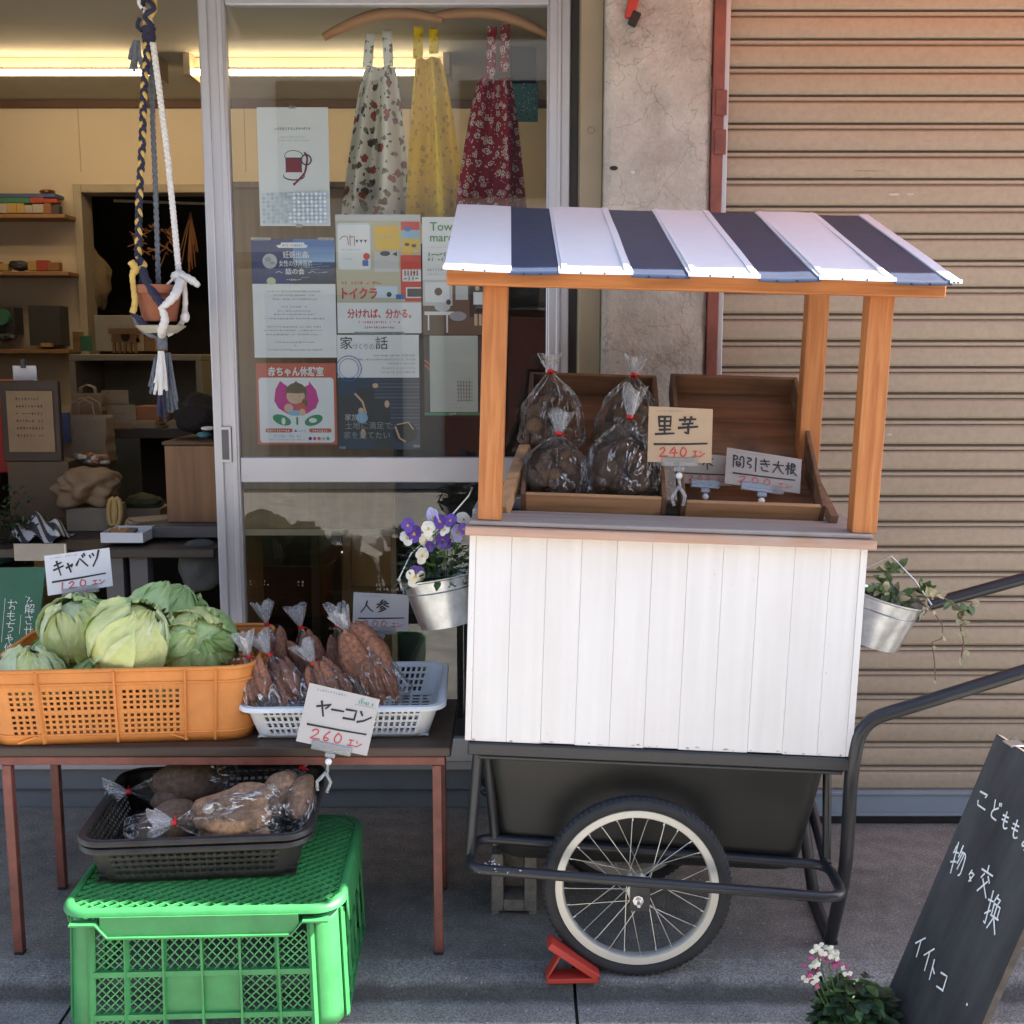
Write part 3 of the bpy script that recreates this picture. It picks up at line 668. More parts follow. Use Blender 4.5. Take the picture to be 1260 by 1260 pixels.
# striped roof: overlapping strips of canvas-covered board with rolled front lip
F0 = Vector((-.491, -.083, 1.676)); F1 = Vector((.603, -.083, 1.676)); B0 = Vector((-.530, .57, 1.888)); B1 = Vector((.572, .57, 1.888))
edges = [CL(px, py, -.083).x for px, py in ((549, 325), (627, 325), (690, 327), (776, 330), (848, 333), (931, 336), (1007, 339), (1096, 343), (1166, 345), (1177, 345))]
tk = .004
for i in range(9):
    white = i % 2 == 0
    t0 = (edges[i] - F0.x) / (F1.x - F0.x); t1 = (edges[i + 1] - F0.x) / (F1.x - F0.x)
    if i == 0: t0 = 0
    if i == 8: t1 = 1
    up = .0045 if white else 0
    ov = .004 if white else 0
    fa = F0.lerp(F1, t0) + Vector((-ov, 0, up)); fb = F0.lerp(F1, t1) + Vector((ov, 0, up)); ba = B0.lerp(B1, t0) + Vector((-ov, 0, up)); bb = B0.lerp(B1, t1) + Vector((ov, 0, up))
    m = M_canvas if white else M_navy
    sag = .004 if not white else .002
    def top(u, v, off=0):
        f = fa.lerp(fb, u); k = ba.lerp(bb, u)
        p = k.lerp(f, v)
        p = p + Vector((0, 0, .0035 * mnoise.noise(Vector((p.x * 7, v * 3, i))) ))
        return p
    n = 8
    secs = []                                         # cross-section from back to lip
    for j in range(n + 1): secs.append(('t', j / n))
    b = MB(); nu = 6
    ring = []
    for a in range(nu + 1):
        u = a / nu; colv = []
        sg = sag * math.sin(u * 3.14159)
        for kind, v in secs: colv.append(top(u, v))
        e = colv[-1]
        lipd = .0035 + sg * .35
        for (dy, dz) in ((-.010, -.0030), (-.018, -.0040), (-.024, -.0045), (-.028, -.006), (-.030, -.009), (-.0305, -.010 - lipd)): colv.append(e + Vector((0, dy, dz)))
        for (dy, dz) in ((-.027, -.010 - lipd), (-.0265, -.0095), (-.022, -.0085), (-.010, -.0075)): colv.append(e + Vector((0, dy, dz)))
        for kind, v in secs[::-1]: colv.append(top(u, v) - Vector((0, 0, tk)))
        ring.append([b.bm.verts.new(p) for p in colv])
    L = len(ring[0]); mi = b.mi(m)
    for a in range(nu):
        for j in range(L):
            f = b.bm.faces.new((ring[a][j], ring[a + 1][j], ring[a + 1][(j + 1) % L], ring[a][(j + 1) % L])); f.material_index = mi
    for r_ in (ring[0], ring[-1]):
        for j in range(L // 2 - 0):
            q = (r_[j], r_[j + 1], r_[L - 2 - j], r_[L - 1 - j])
            if len(set(q)) == 4 and j + 1 < L - 2 - j:
                f = b.bm.faces.new(q); f.material_index = mi
    if white and 0 < i < 8:                           # folded seams
        for tt, s_ in ((0, 1), (1, -1)):
            p0 = top(tt, 0) + Vector((s_ * .012, 0, .0006)); p1 = top(tt, 1) + Vector((s_ * .012, -.012, .0003))
            b.bar(p0, p1, .011, .0018, m)
    for a in (.3, .62):                               # tack heads
        p = top(a, 1) + Vector((0, -.031, -.0115)); b.box(p, (.003, .002, .0035), M_blackpl)
    b.build('roof_strip', cart, smooth=35).__setitem__('label', 'white roof strip' if white else 'navy roof strip')
# rim frame and tub
b = MB()
b.bx(-.424, .480, -.026, .012, .548, .5795, M_blackpaint); b.bx(-.424, .480, .428, .462, .548, .5795, M_blackpaint)
b.bx(-.424, -.39, .0125, .4275, .549, .579, M_blackpaint); b.bx(.446, .480, .0125, .4275, .549, .579, M_blackpaint)
b.bx(-.40, .46, -.02, .03, .536, .5475, M_blackpaint)
b.build('rim', cart, bevel=.004)
b = MB()
top4 = [(-.388, .045), (.442, .045), (.442, .44), (-.388, .44)]; bot4 = [(-.352, .115), (.408, .115), (.408, .40), (-.352, .40)]
def loopr(c4, r, n=5):
    out = []
    cs = [Vector((x, y, 0)) for x, y in c4]
    for i in range(4):
        p, a, q = cs[i - 1], cs[i], cs[(i + 1) % 4]
        d0 = (p - a).normalized(); d1 = (q - a).normalized()
        s0 = a + d0 * r; s1 = a + d1 * r
        for k in range(n + 1):
            t = k / n; out.append((s0 * (1 - t) ** 2 + a * 2 * t * (1 - t) + s1 * t * t))
    return out
lt, lb = loopr(top4, .04), loopr(bot4, .05)
rows = []
for k in range(7):
    t = k / 6; z = .536 + (.236 - .536) * t
    s = 1.0
    rows.append([b.bm.verts.new((a.lerp(c, t).x, a.lerp(c, t).y, z)) for a, c in zip(lt, lb)])
cx = sum(v.co.x for v in rows[-1]) / len(rows[-1]); cy = sum(v.co.y for v in rows[-1]) / len(rows[-1])
rows.append([b.bm.verts.new((cx + (v.co.x - cx) * .96, cy + (v.co.y - cy) * .93, .226)) for v in rows[6]])
mi = b.mi(M_blackpl); n = len(lt)
for i in range(7):
    for j in range(n):
        f = b.bm.faces.new((rows[i][j], rows[i][(j + 1) % n], rows[i + 1][(j + 1) % n], rows[i + 1][j])); f.material_index = mi
f = b.bm.faces.new(rows[7]); f.material_index = mi
b.build('tub', cart, smooth=35)
# tube work
def fillet(pts, r, n=6):
    pts = [Vector(p) for p in pts]; out = [pts[0]]
    for i in range(1, len(pts) - 1):
        a = pts[i]; d0 = (pts[i - 1] - a); d1 = (pts[i + 1] - a)
        rr = min(r, d0.length * .45, d1.length * .45)
        s0 = a + d0.normalized() * rr; s1 = a + d1.normalized() * rr
        for k in range(n + 1):
            t = k / n; out.append(s0 * (1 - t) ** 2 + a * 2 * t * (1 - t) + s1 * t * t)
    out.append(pts[-1]); return out
zl = .272
for side in (0, 1):
    y_o, y_i = (-.075, .095) if side == 0 else (.535, .375)
    b = MB(); c4 = [(-.412, y_o), (.470, y_o), (.470, y_i), (-.412, y_i)]
    lp = [Vector((p.x, p.y, zl - (.012 if p.x > 0 else 0) + (.014 if p.x < -.3 else 0))) for p in loopr(c4, .05, 6)]
    b.tube(lp, .0125, M_blackpaint, 12, closed=True)
    if side == 0:
        for k in range(46):              # chipped paint at the worn corner
            q = lp[rnd.choice([i for i, p in enumerate(lp) if p.x < -.355 and p.y < .0])] ; b.blob(q + Vector((rnd.uniform(.0, .075), rnd.uniform(-.003, .003) - .0105, rnd.uniform(-.004, .009))) , (rnd.uniform(.001, .004), .0022, rnd.uniform(.0008, .002)), M_card, 1, .4, 3, k)
    b.build('wheel_guard', cart, smooth=60)
if True:
    for pts, r_ in (([(-.400, -.006, .55), (-.414, -.010, zl + .02)], .013), ([(-.385, .06, .545), (-.36, .095, .30), (-.36, .098, zl)], .012), ([(-.400, .45, .55), (-.414, .46, zl + .02)], .013)):
        MB().tube(pts, r_, M_blackpaint, 10).build('frame_strut', cart, smooth=60)
    for pts, r_ in (([(.432, .44, .50), (.466, .09, .262)], .013), ([(.455, .12, .545), (.468, .10, .27)], .011)): MB().tube(pts, r_, M_blackpaint, 10).build('frame_strut', cart, smooth=60)
# handles and stand: one bent tube on each side, joined across the ground
hb = CL(1052, 905, -.02); hl = CL(1022, 1146, .17)
h1 = CL(1068, 893, -.02); h2 = CL(1260, 822, -.02); hdir = (h2 - CL(1110, 866, -.02)).normalized()
b = MB()
near = fillet([(hl.x, .17, .018), (CL(1040, 1062, .085).x, .075, .25), (hb.x - .002, -.02, .55), CL(1060, 888, -.02), h2 + hdir * .55], .09, 8)
b.tube(near, .0165, M_blackpaint, 12)
b.build('handle_bar', cart, smooth=60)
b = MB(); q0 = Vector(near[-1]); 
fa_ = CL(1140, 745, .42); fb_ = CL(1260, 712, .42); fd = (fb_ - fa_).normalized()
far = fillet([(hl.x + .01, .40, .018), (.47, .44, .30), (.484, .42, .60), fa_ + (fa_ - fb_) * .55, fb_ + fd * .28], .09, 8)
b.tube(far, .0165, M_blackpaint, 12); b.tube([far[-1], Vector(near[-1])], .0165, M_blackpaint, 12)
b.build('handle_bar', cart, smooth=60)
b = MB(); b.tube([(hl.x, .155, .0185), (hl.x + .01, .415, .0185)], .0168, M_blackpaint, 12); b.build('stand_foot', cart, smooth=60)
# wheels
def wheel(yc, cz=.227, cx=-.008):
    RO = .2275
    w = MB().lathe([(0.012, -.02), (.012, .02)], M_blackpl, 8).build('wheel', cart, loc=(cx, yc, cz), rot=(R(90), 0, 0))
    for c_ in list(w.data.vertices): pass
    b = MB(); n = 72
    prof = [(.196, -.013), (.205, -.019), (.214, -.0205), (.222, -.0165), (.2265, -.009), (.2275, 0), (.2265, .009), (.222, .0165), (.214, .0205), (.205, .019), (.196, .013), (.193, .0), (.196, -.013)]
    b.lathe(prof, M_rubber, n)
    for k in range(90):                               # tread blocks
        a = 6.28318 * k / 90
        for sgn in (-1, 1):
            rr = .2243; zz = sgn * .0125
            M = Matrix.Rotation(a + sgn * .012, 3, 'Z')
            b.box(M @ Vector((rr, 0, zz)), (.0035, .0085, .009), M_rubber, M @ Matrix.Rotation(-sgn * R(38), 3, 'Y'))
    b.build('tyre', w, smooth=50)
    b = MB(); b.lathe([(.1975, -.0135), (.196, -.0155), (.180, -.0145), (.1775, -.0115), (.176, -.004), (.176, .004), (.1775, .0115), (.180, .0145), (.196, .0155), (.1975, .0135)], M_rim, n)
    b.build('rim', w, smooth=40)
    b = MB(); b.lathe([(.0, -.034), (.011, -.034), (.011, -.029), (.024, -.0285), (.0245, -.0255), (.0135, -.0245), (.0125, .0245), (.0245, .0255), (.024, .0285), (.011, .029), (.011, .034), (0, .034)], M_steel, 20)
    b.build('hub', w, smooth=40)
    b = MB()
    for k in range(28):
        side = 1 if k % 2 else -1; grp = (k // 2) % 2
        a_r = 6.28318 * k / 28 + .1; a_h = a_r + (1 if grp else -1) * 1.25
        b.tube([(.0225 * math.cos(a_h), .0225 * math.sin(a_h), side * .027), (.178 * math.cos(a_r), .178 * math.sin(a_r), side * .004)], .00115, M_spoke, 6)
        b.tube([(.168 * math.cos(a_r), .168 * math.sin(a_r), side * .005), (.178 * math.cos(a_r), .178 * math.sin(a_r), side * .004)], .002, M_steel, 6)
    b.build('spoke', w, smooth=60)
    return w
wheel(.0); wheel(.46)
for yc, s in ((-.075, -1),):
    b = MB(); b.bx(-.028, .020, yc + .010, yc + .014, .195, .268, M_blackpaint); b.build('axle_plate', cart, bevel=.003)
    b = MB(); b.lathe([(0, 0), (.0045, 0), (.0045, .016), (.0085, .0165), (.0085, .024), (.013, .0245), (.013, .028)], M_steel, 8, (-.008, yc - .016, .222), Matrix.Rotation(R(-90), 3, 'X')); b.tube([(-.008, yc + .01, .222), (-.008, 0, .226)], .0045, M_steel, 8)
    b.build('axle_bolt', cart, smooth=40)
# ---- props under the cart
bl = thing('concrete_block', 'grey hollow concrete block standing on end behind the cart wheel', 'block', (.005, 2.80, 0))
b = MB(); W, H, D = .122, .175, .19
outer = [(-.061, 0), (-.042, 0), (-.036, .012), (-.018, .016), (-.012, .010), (.012, .010), (.018, .016), (.036, .012), (.042, 0), (.061, 0)]
b.bx(-.061, -.028, 0, D, .012, H, M_conc); b.bx(.028, .061, 0, D, .012, H, M_conc); b.bx(-.0279, .0279, 0, D, .0125, .045, M_conc); b.bx(-.0279, .0279, .075, D - .06, .0455, H - .002, M_conc)
b.bx(-.061, -.040, 0.002, D, 0, .0118, M_conc); b.bx(.040, .061, .002, D, 0, .0118, M_conc)
b.build('block_body', bl, bevel=.003)
chock = thing('wheel_chock', 'red triangular plastic wheel chock wedged against the bicycle wheel', 'wheel chock', (.145, 2.495, 0), (0, 0, R(2)))
b = MB()
def fr(p0, p1, w, m, y0=-.02, y1=.025):
    b.bar((p0[0], (y0 + y1) / 2, p0[1]), (p1[0], (y0 + y1) / 2, p1[1]), abs(y1 - y0), w, m)
A, B_, C_ = (-.062, .006), (.062, .006), (-.058, .098)
fr(A, B_, .012, M_red, -.0215, .0265); fr((.062, .012), (-.056, .098), .017, M_red, -.022, .027); fr((-.062, .010), (-.030, .068), .006, M_red, -.018, .020)
b.build('chock_frame', chock, bevel=.002)
b = MB()
for (x, z) in ((-.042, .084), (.046, .02)): b.lathe([(0, -.003), (.0035, -.0025), (.004, 0)], M_steel, 10, (x, -.0225, z), Matrix.Rotation(R(90), 3, 'X'))
b.build('rivet', chock)

# ---- slatted wooden display crates tipped up on the cart
def display_crate(label, x0, x1, y0, z0, tilt, L, h, sep):
    t = thing('display_crate', label, 'crate', CM @ Vector(((x0 + x1) / 2, y0, z0)), (Matrix.Rotation(R(-2.658), 3, 'Z') @ Matrix.Rotation(R(1.636), 3, 'Y') @ Matrix.Rotation(tilt, 3, 'X')).to_euler(), 'wooden crates on the cart')
    w = (x1 - x0) / 2; tkk = .011
    b = MB()
    for k in range(4): b.bx(-w + .001, w - .001, L * k / 4 + .001, L * (k + 1) / 4 - .0005, .0, .009, M_crate)
    b.build('base_board', t, bevel=.001)
    b = MB(); b.bx(-w + .012, w - .012, 0, tkk, .0095, h, M_crate2); b.build('front_board', t, bevel=.002)
    b = MB(); b.bx(-w, w, L - tkk, L, .0095, h, M_crate); b.build('back_board', t, bevel=.002)
    for s in (-1, 1):
        b = MB(); xa, xb = (s * w, s * (w - tkk)); b.bx(min(xa, xb), max(xa, xb), 0, L - tkk - .0005, .0095, h + .003, M_crate); b.build('side_board', t, bevel=.002)
    return t
cr_l = display_crate('old wooden crate on the cart holding bags of taro', -.322, .034, .186, 1.088, .55, .555, .078, 0)
cr_r = display_crate('old wooden crate on the cart with only price cards inside', .071, .421, .194, 1.088, .605, .535, .072, 0)
wedge = tag(MB().bar(CM @ Vector((-.365, .10, 1.114)) , CM @ Vector((-.318, .30, 1.25)), .03, .035, M_crate2).build('wood_prop', loc=(CM @ Vector((-.36, .10, 1.114))), world='self', bevel=.002), 'short wooden batten propping the left end of the taro crate', 'batten')
wedge2 = tag(MB().bar(CM @ Vector((.432, .12, 1.118)), CM @ Vector((.412, .33, 1.215)), .02, .03, M_crate).build('wood_prop', loc=(CM @ Vector((.43, .12, 1.114))), world='self', bevel=.002), 'dark wooden batten beside the right post of the cart', 'batten')
# ================================================================ STROKES (hand lettering)
S = {
'キ': [[(.15,.72),(.82,.82)],[(.05,.44),(.95,.56)],[(.40,1),(.60,0)]],
'ャ': [[(0,.5),(.9,.72),(.66,.48)],[(.28,.9),(.5,0)]],
'ヤ': [[(0,.55),(.95,.85),(.62,.52)],[(.25,.95),(.58,0)]],
'ベ': [[(0,.35),(.36,.75),(1,.1)],[(.62,.92),(.70,.76)],[(.80,1.0),(.88,.84)]],
'ツ': [[(.1,.78),(.2,.58)],[(.38,.86),(.48,.66)],[(.98,.95),(.75,.45),(.30,0)]],
'ー': [[(0,.5),(1,.55)]],
'コ': [[(.1,.85),(.9,.9),(.84,.08)],[(.02,.08),(.88,.12)]],
'ン': [[(.1,.95),(.3,.62)],[(0,.02),(.5,.2),(1,.62)]],
'エ': [[(.15,.9),(.85,.94)],[(.5,.9),(.46,.1)],[(0,.06),(1,.14)]],
'1': [[(.55,1),(.35,0)]],
'2': [[(.08,.75),(.3,1),(.75,.95),(.72,.62),(.02,.04)],[(.02,.04),(1,.08)]],
'0': [[(.45,1),(.12,.6),(.2,.1),(.6,0),(.9,.4),(.85,.85),(.45,1)]],
'6': [[(.72,1),(.25,.55),(.12,.18),(.45,0),(.85,.15),(.75,.42),(.25,.34)]],
'4': [[(.6,1),(.02,.38),(1,.44)],[(.72,.8),(.6,0)]],
'里': [[(.16,1),(.2,.45)],[(.16,1),(.86,1.02),(.82,.46)],[(.18,.74),(.83,.75)],[(.2,.47),(.82,.48)],[(.5,1),(.5,.04)],[(.2,.24),(.85,.27)],[(-.02,0),(1.05,.06)]],
'芋': [[(.02,.84),(.95,.90)],[(.3,1),(.34,.72)],[(.68,1.02),(.62,.74)],[(.2,.60),(.8,.64)],[(-.05,.38),(1.05,.46)],[(.52,.62),(.54,.02),(.34,.12)]],
'人': [[(.5,1),(.38,.5),(0,0)],[(.46,.62),(.7,.25),(1,.02)]],
'参': [[(.5,1.05),(.25,.82),(.78,.86)],[(.65,.96),(.82,.78)],[(.05,.66),(.98,.72)],[(.45,.8),(.3,.52),(0,.34)],[(.55,.68),(.75,.5),(1.02,.4)],[(.55,.5),(.3,.32)],[(.62,.35),(.3,.15)],[(.78,.24),(.5,.05),(.15,-.04)]],
'間': [[(.05,1),(.05,0)],[(.05,1),(.4,1),(.4,.65),(.05,.65)],[(.6,.65),(.6,1),(.95,1),(.95,0),(.82,.05)],[(.3,.5),(.3,.1),(.7,.1),(.7,.5),(.3,.5)],[(.3,.3),(.7,.3)]],
'引': [[(.1,.95),(.5,.95),(.5,.7),(.1,.7),(.08,.4),(.5,.4),(.45,.05),(.3,.1)],[(.85,1.05),(.85,-.15)]],
'き': [[(.1,.8),(.85,.88)],[(.1,.55),(.9,.65)],[(.4,1),(.7,.4)],[(.2,.3),(.3,.05),(.8,.05)]],
'大': [[(.05,.65),(.95,.70)],[(.5,1),(.45,.6),(.05,0)],[(.5,.6),(.7,.25),(1,0)]],
'根': [[(.05,.7),(.4,.72)],[(.22,1),(.22,0)],[(.2,.65),(.02,.35)],[(.25,.6),(.4,.45)],[(.5,.95),(.85,.95),(.85,.6),(.5,.6)],[(.5,.95),(.5,.05),(.65,.2)],[(.5,.77),(.85,.77)],[(.85,.5),(.65,.35)],[(.6,.45),(.75,.2),(1,0)]],
'不': [[(.05,.92),(.95,.97)],[(.6,.95),(.1,.4)],[(.5,.75),(.5,0)],[(.6,.6),(.95,.35)]],
'こ': [[(.12,.82),(.8,.88),(.66,.70)],[(.16,.32),(.22,.1),(.92,.12)]],
'ど': [[(.3,1),(.4,.55)],[(.8,.72),(.25,.38),(.28,.06),(.88,.06)],[(.8,1),(.85,.86)],[(.95,1.04),(1,.9)]],
'も': [[(.45,1),(.38,.2),(.58,0),(.9,.2)],[(.12,.7),(.78,.76)],[(.1,.45),(.78,.5)]],
'の': [[(.52,.85),(.36,.2),(.1,.3),(.2,.7),(.55,.9),(.9,.6),(.82,.2),(.5,.02)]],
'物': [[(.15,.85),(.05,.6)],[(.08,.65),(.4,.7)],[(.22,1),(.22,0)],[(.02,.3),(.4,.42)],[(.6,1),(.48,.6)],[(.55,.8),(.97,.82),(.9,.08),(.76,.1)],[(.68,.78),(.5,.4)],[(.82,.78),(.6,.25)]],
'々': [[(.35,1),(.12,.55)],[(.28,.8),(.78,.82),(.3,.08)],[(.3,.45),(.58,.2)]],
'交': [[(.5,1.05),(.5,.84)],[(.02,.78),(.98,.82)],[(.32,.7),(.12,.5)],[(.65,.7),(.88,.52)],[(.7,.52),(.1,0)],[(.3,.5),(.92,0)]],
'換': [[(.02,.7),(.38,.74)],[(.2,1),(.2,.05),(.08,.1)],[(.02,.3),(.36,.48)],[(.6,1),(.42,.75)],[(.58,.9),(.82,.9),(.7,.75)],[(.48,.72),(.48,.42)],[(.48,.72),(.92,.72),(.9,.42)],[(.42,.38),(1,.4)],[(.7,.72),(.65,.35),(.4,0)],[(.7,.35),(1.02,0)]],
'イ': [[(.88,1),(.1,.5)],[(.55,.75),(.52,0)]],
'ト': [[(.35,1),(.35,0)],[(.38,.62),(.8,.42)]],
'。': [[(.5,.3),(.3,.16),(.5,0),(.7,.16),(.5,.3)]],
'☆': [[(.5,1),(.25,.1)],[(.25,.1),(.98,.65)],[(.98,.65),(.02,.65)],[(.02,.65),(.75,.1)],[(.75,.1),(.5,1)]],
'お': [[(.1,.72),(.7,.76)],[(.38,1),(.4,.1),(.15,.2),(.5,.45),(.85,.35),(.7,.05)],[(.78,.85),(.95,.7)]],
'ち': [[(.1,.78),(.85,.84)],[(.42,1),(.25,.4),(.7,.5),(.8,.2),(.35,0)]],
'ゃ': [[(.1,.4),(.7,.6),(.85,.35),(.5,.3)],[(.3,.8),(.5,0)],[(.5,.85),(.56,.65)]],
'分': [[(.35,1),(.05,.55)],[(.6,1),(.95,.6)],[(.25,.5),(.8,.5),(.65,.05),(.5,.1)],[(.48,.5),(.2,0)]],
'解': [[(.25,1),(.05,.7)],[(.2,.85),(.45,.85),(.35,.7)],[(.1,.68),(.1,.0)],[(.1,.68),(.45,.68),(.45,.0)],[(.1,.45),(.45,.45)],[(.1,.25),(.45,.25)],[(.55,.92),(.95,.92),(.9,.6)],[(.72,.9),(.55,.6)],[(.55,.4),(1,.4)],[(.55,.2),(1,.2)],[(.77,.52),(.77,0)]],
'さ': [[(.1,.72),(.85,.8)],[(.45,1),(.7,.42)],[(.2,.35),(.3,.05),(.8,.08)]],
'せ': [[(.05,.6),(.95,.68)],[(.72,1),(.72,.4)],[(.3,.9),(.3,.1),(.8,.08)]],
'修': [[(.25,1),(.05,.6)],[(.17,.75),(.17,0)],[(.35,.8),(.35,.2)],[(.62,1),(.45,.7)],[(.55,.88),(.9,.88),(.5,.5)],[(.6,.75),(.98,.5)],[(.8,.48),(.55,.35)],[(.85,.33),(.5,.15)],[(.92,.18),(.5,-.05)]],
}
class Pen:
    """ribbons laid on a sheet: O lower-left corner, U right, V up, N out"""
    def __init__(s, mb, O, U, V, N, base=.0007): s.mb, s.O, s.U, s.V, s.N, s.k, s.base = mb, Vector(O), Vector(U), Vector(V), Vector(N), 0, base
    def line(s, pts, w, m, taper=.75):
        dense = []
        for i in range(len(pts) - 1):
            a, b_ = Vector(pts[i]), Vector(pts[i + 1])
            n = max(1, int((b_ - a).length / .004)) if len(pts) > 3 else 2
            for k in range(min(n, 6)): dense.append(a.lerp(b_, k / min(n, 6)))
        dense.append(Vector(pts[-1]))
        if len(pts) > 3:
            for _ in range(2): dense = [dense[0]] + [(dense[i - 1] + dense[i] * 2 + dense[i + 1]) / 4 for i in range(1, len(dense) - 1)] + [dense[-1]]
        s.k += 1; off = s.base + .00003 * (s.k % 60)
        vs = []; n = len(dense)
        for i, p in enumerate(dense):
            t = dense[min(i + 1, n - 1)] - dense[max(i - 1, 0)]
            if t.length < 1e-9: t = Vector((1, 0))
            t.normalize(); q = Vector((-t.y, t.x)); ww = w / 2 * (1 - (1 - taper) * i / max(1, n - 1)) * rnd.uniform(.88, 1.1)
            ext = t * (-.25 * w if i == 0 else (.25 * w if i == n - 1 else 0))
            for sg in (-1, 1):
                c = p + ext + q * sg * ww; vs.append(s.mb.bm.verts.new(s.O + s.U * c.x + s.V * c.y + s.N * off))
        mi = s.mb.mi(m)
        for i in range(n - 1):
            f = s.mb.bm.faces.new((vs[2 * i], vs[2 * i + 1], vs[2 * i + 3], vs[2 * i + 2])); f.material_index = mi
    def word(s, text, x, y, cw, ch, w, m, adv=None, slope=0, vertical=False, jit=.03):
        for i, c in enumerate(text):
            for st in S.get(c, []):
                kx = cw * (.72 if c in 'ャゃ' else 1); ky = ch * (.72 if c in 'ャゃ' else 1)
                s.line([(x + a * kx + rnd.uniform(-jit, jit) * cw * .5, y + b_ * ky + a * kx * slope + rnd.uniform(-jit, jit) * ch * .5) for a, b_ in st], w, m)
            if vertical: y -= adv or ch * 1.2
            else: x += (adv or cw * 1.18) * (.8 if c in 'ャゃ' else 1); y += (adv or cw * 1.18) * slope
    def dashes(s, x, y, w, h, m, n=14, gap=.35):    # a line of print too small to read
        cw = w / n
        for i in range(n):
            if rnd.random() < .08: continue
            k = rnd.randint(0, 2)
            x0 = x + i * cw
            if k != 1: s.line([(x0, y + h * rnd.uniform(.2, .8)), (x0 + cw * (1 - gap), y + h * rnd.uniform(.2, .8))], h * .28, m, 1)
            if k != 0: s.line([(x0 + cw * .35, y), (x0 + cw * .35, y + h)], h * .28, m, 1)

# ================================================================ PRICE CARDS
def price_card(label, c, w, h, inplane, tilt, yaw, m, words, price, clip=True, top=True, group='price cards', extra=None, ball=True, lw=.0042, skew=0):
    t = thing('price_card', label, 'price card', c, (R(tilt), R(inplane), R(yaw)), group)
    b = MB()
    poly = [Vector((-w / 2, 0, 0)), Vector((w / 2, 0, 0)), Vector((w / 2 + skew, 0, h)), Vector((-w / 2 + skew, 0, h + .004))]
    b.prism(poly, (0, .0012, 0), m)
    pn = Pen(b, (-w / 2, 0, 0), (1, 0, 0), (0, 0, 1), (0, -1, 0), .0005)
    if top: pn.dashes(w * .12, h * .93, w * .42, h * .035, M_greyink, 11)
    for (txt, x, y, cw, ch, sl, adv) in words: pn.word(txt, x * w, y * h, cw * w, ch * h, lw, M_ink, adv * w if adv else None, sl)
    yl = .33 if price else .2
    pn.line([(w * .1, h * yl), (w * .55, h * (yl + .01)), (w * .92, h * (yl + .03))], lw * .9, M_ink, .8)
    if price:
        pn.word(price, w * .18, h * .10, w * .13, h * .18, lw * .62, M_redink, w * .155, .0)
        pn.word('エン', w * .70, h * .11, w * .085, h * .11, lw * .5, M_redink, w * .105, .0)
    if extra: extra(pn, w, h)
    b.build('card', t, smooth=0)
    if clip:
        b = MB(); b.bx(-w * .28, w * .28, -.004, .004, -.010, .012, M_clear); b.bx(-.012, .012, -.004, .004, -.022, -.0102, M_clear)
        b.build('clip', t, bevel=.002)
        if ball:
            b = MB(); b.blob((0, 0, -.032), .0085, M_canvas, 2, .0); b.tube([(0, 0, -.04), (.003, .004, -.058)], .004, M_clear, 8)
            b.tube([(.0, .0, -.058), (-.016, .002, -.085), (-.010, .004, -.105)], .0045, M_clear, 8); b.tube([(.0, .0, -.058), (.016, .002, -.080), (.012, .004, -.105)], .0045, M_clear, 8)
            b.build('clamp', t, smooth=60)
    return t

# ================================================================ PLASTIC BAGS OF ROOTS
def tuber(seed, L, r, m, rings=False, bend=.15):
    b = MB(); ph = seed * 1.7
    def f(u, v):
        z = (v - .5) * L; k = max(0, 1 - (2 * v - 1) ** 2) ** .42
        if not rings: k *= .72 + .4 * math.sin(v * 2.6 + ph * .3) ** 2
        rr = r * k * (1 + .16 * mnoise.noise(Vector((math.cos(u * 6.283) * 1.3, math.sin(u * 6.283) * 1.3, z / r * .8 + ph))))
        if rings: rr *= 1 + .02 * math.sin(v * 40)
        return Vector((rr * math.cos(u * 6.283) + bend * L * (2 * v - 1) ** 2 * .5, rr * math.sin(u * 6.283), z))
    b.grid(f, 12, 14, m, wrap=True)
    return b
M_yacon = mat('red_brown_root_skin', (.36, .155, .085), .75, var=.45, scale=22, bump=.3, bscale=60, c2=(.13, .06, .04))
M_taro = mat('hairy_brown_taro_skin', (.28, .165, .09), .9, var=.5, scale=24, bump=.8, bscale=90, c2=(.07, .04, .025), stretch=(1, 1, 2.5))
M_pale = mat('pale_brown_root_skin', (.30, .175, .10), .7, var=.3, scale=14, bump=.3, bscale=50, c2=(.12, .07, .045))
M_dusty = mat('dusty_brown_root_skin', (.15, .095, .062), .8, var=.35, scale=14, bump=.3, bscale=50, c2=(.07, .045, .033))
TUB = {}
def proto_mesh(key):
    if key not in TUB:
        kind, i = key
        if kind == 'yacon': b = tuber(i, 1.0, .128, M_yacon, bend=.1)
        elif kind == 'taro': b = tuber(i, 1.0, .42, M_taro, True, .05)
        elif kind == 'pale': b = tuber(i, 1.0, .24, M_pale, bend=.18)
        else: b = tuber(i, 1.0, .26, M_dusty, bend=.18)
        o = b.build('tmp_' + kind, smooth=60); TUB[key] = o.data; bpy.data.objects.remove(o)
    return TUB[key]
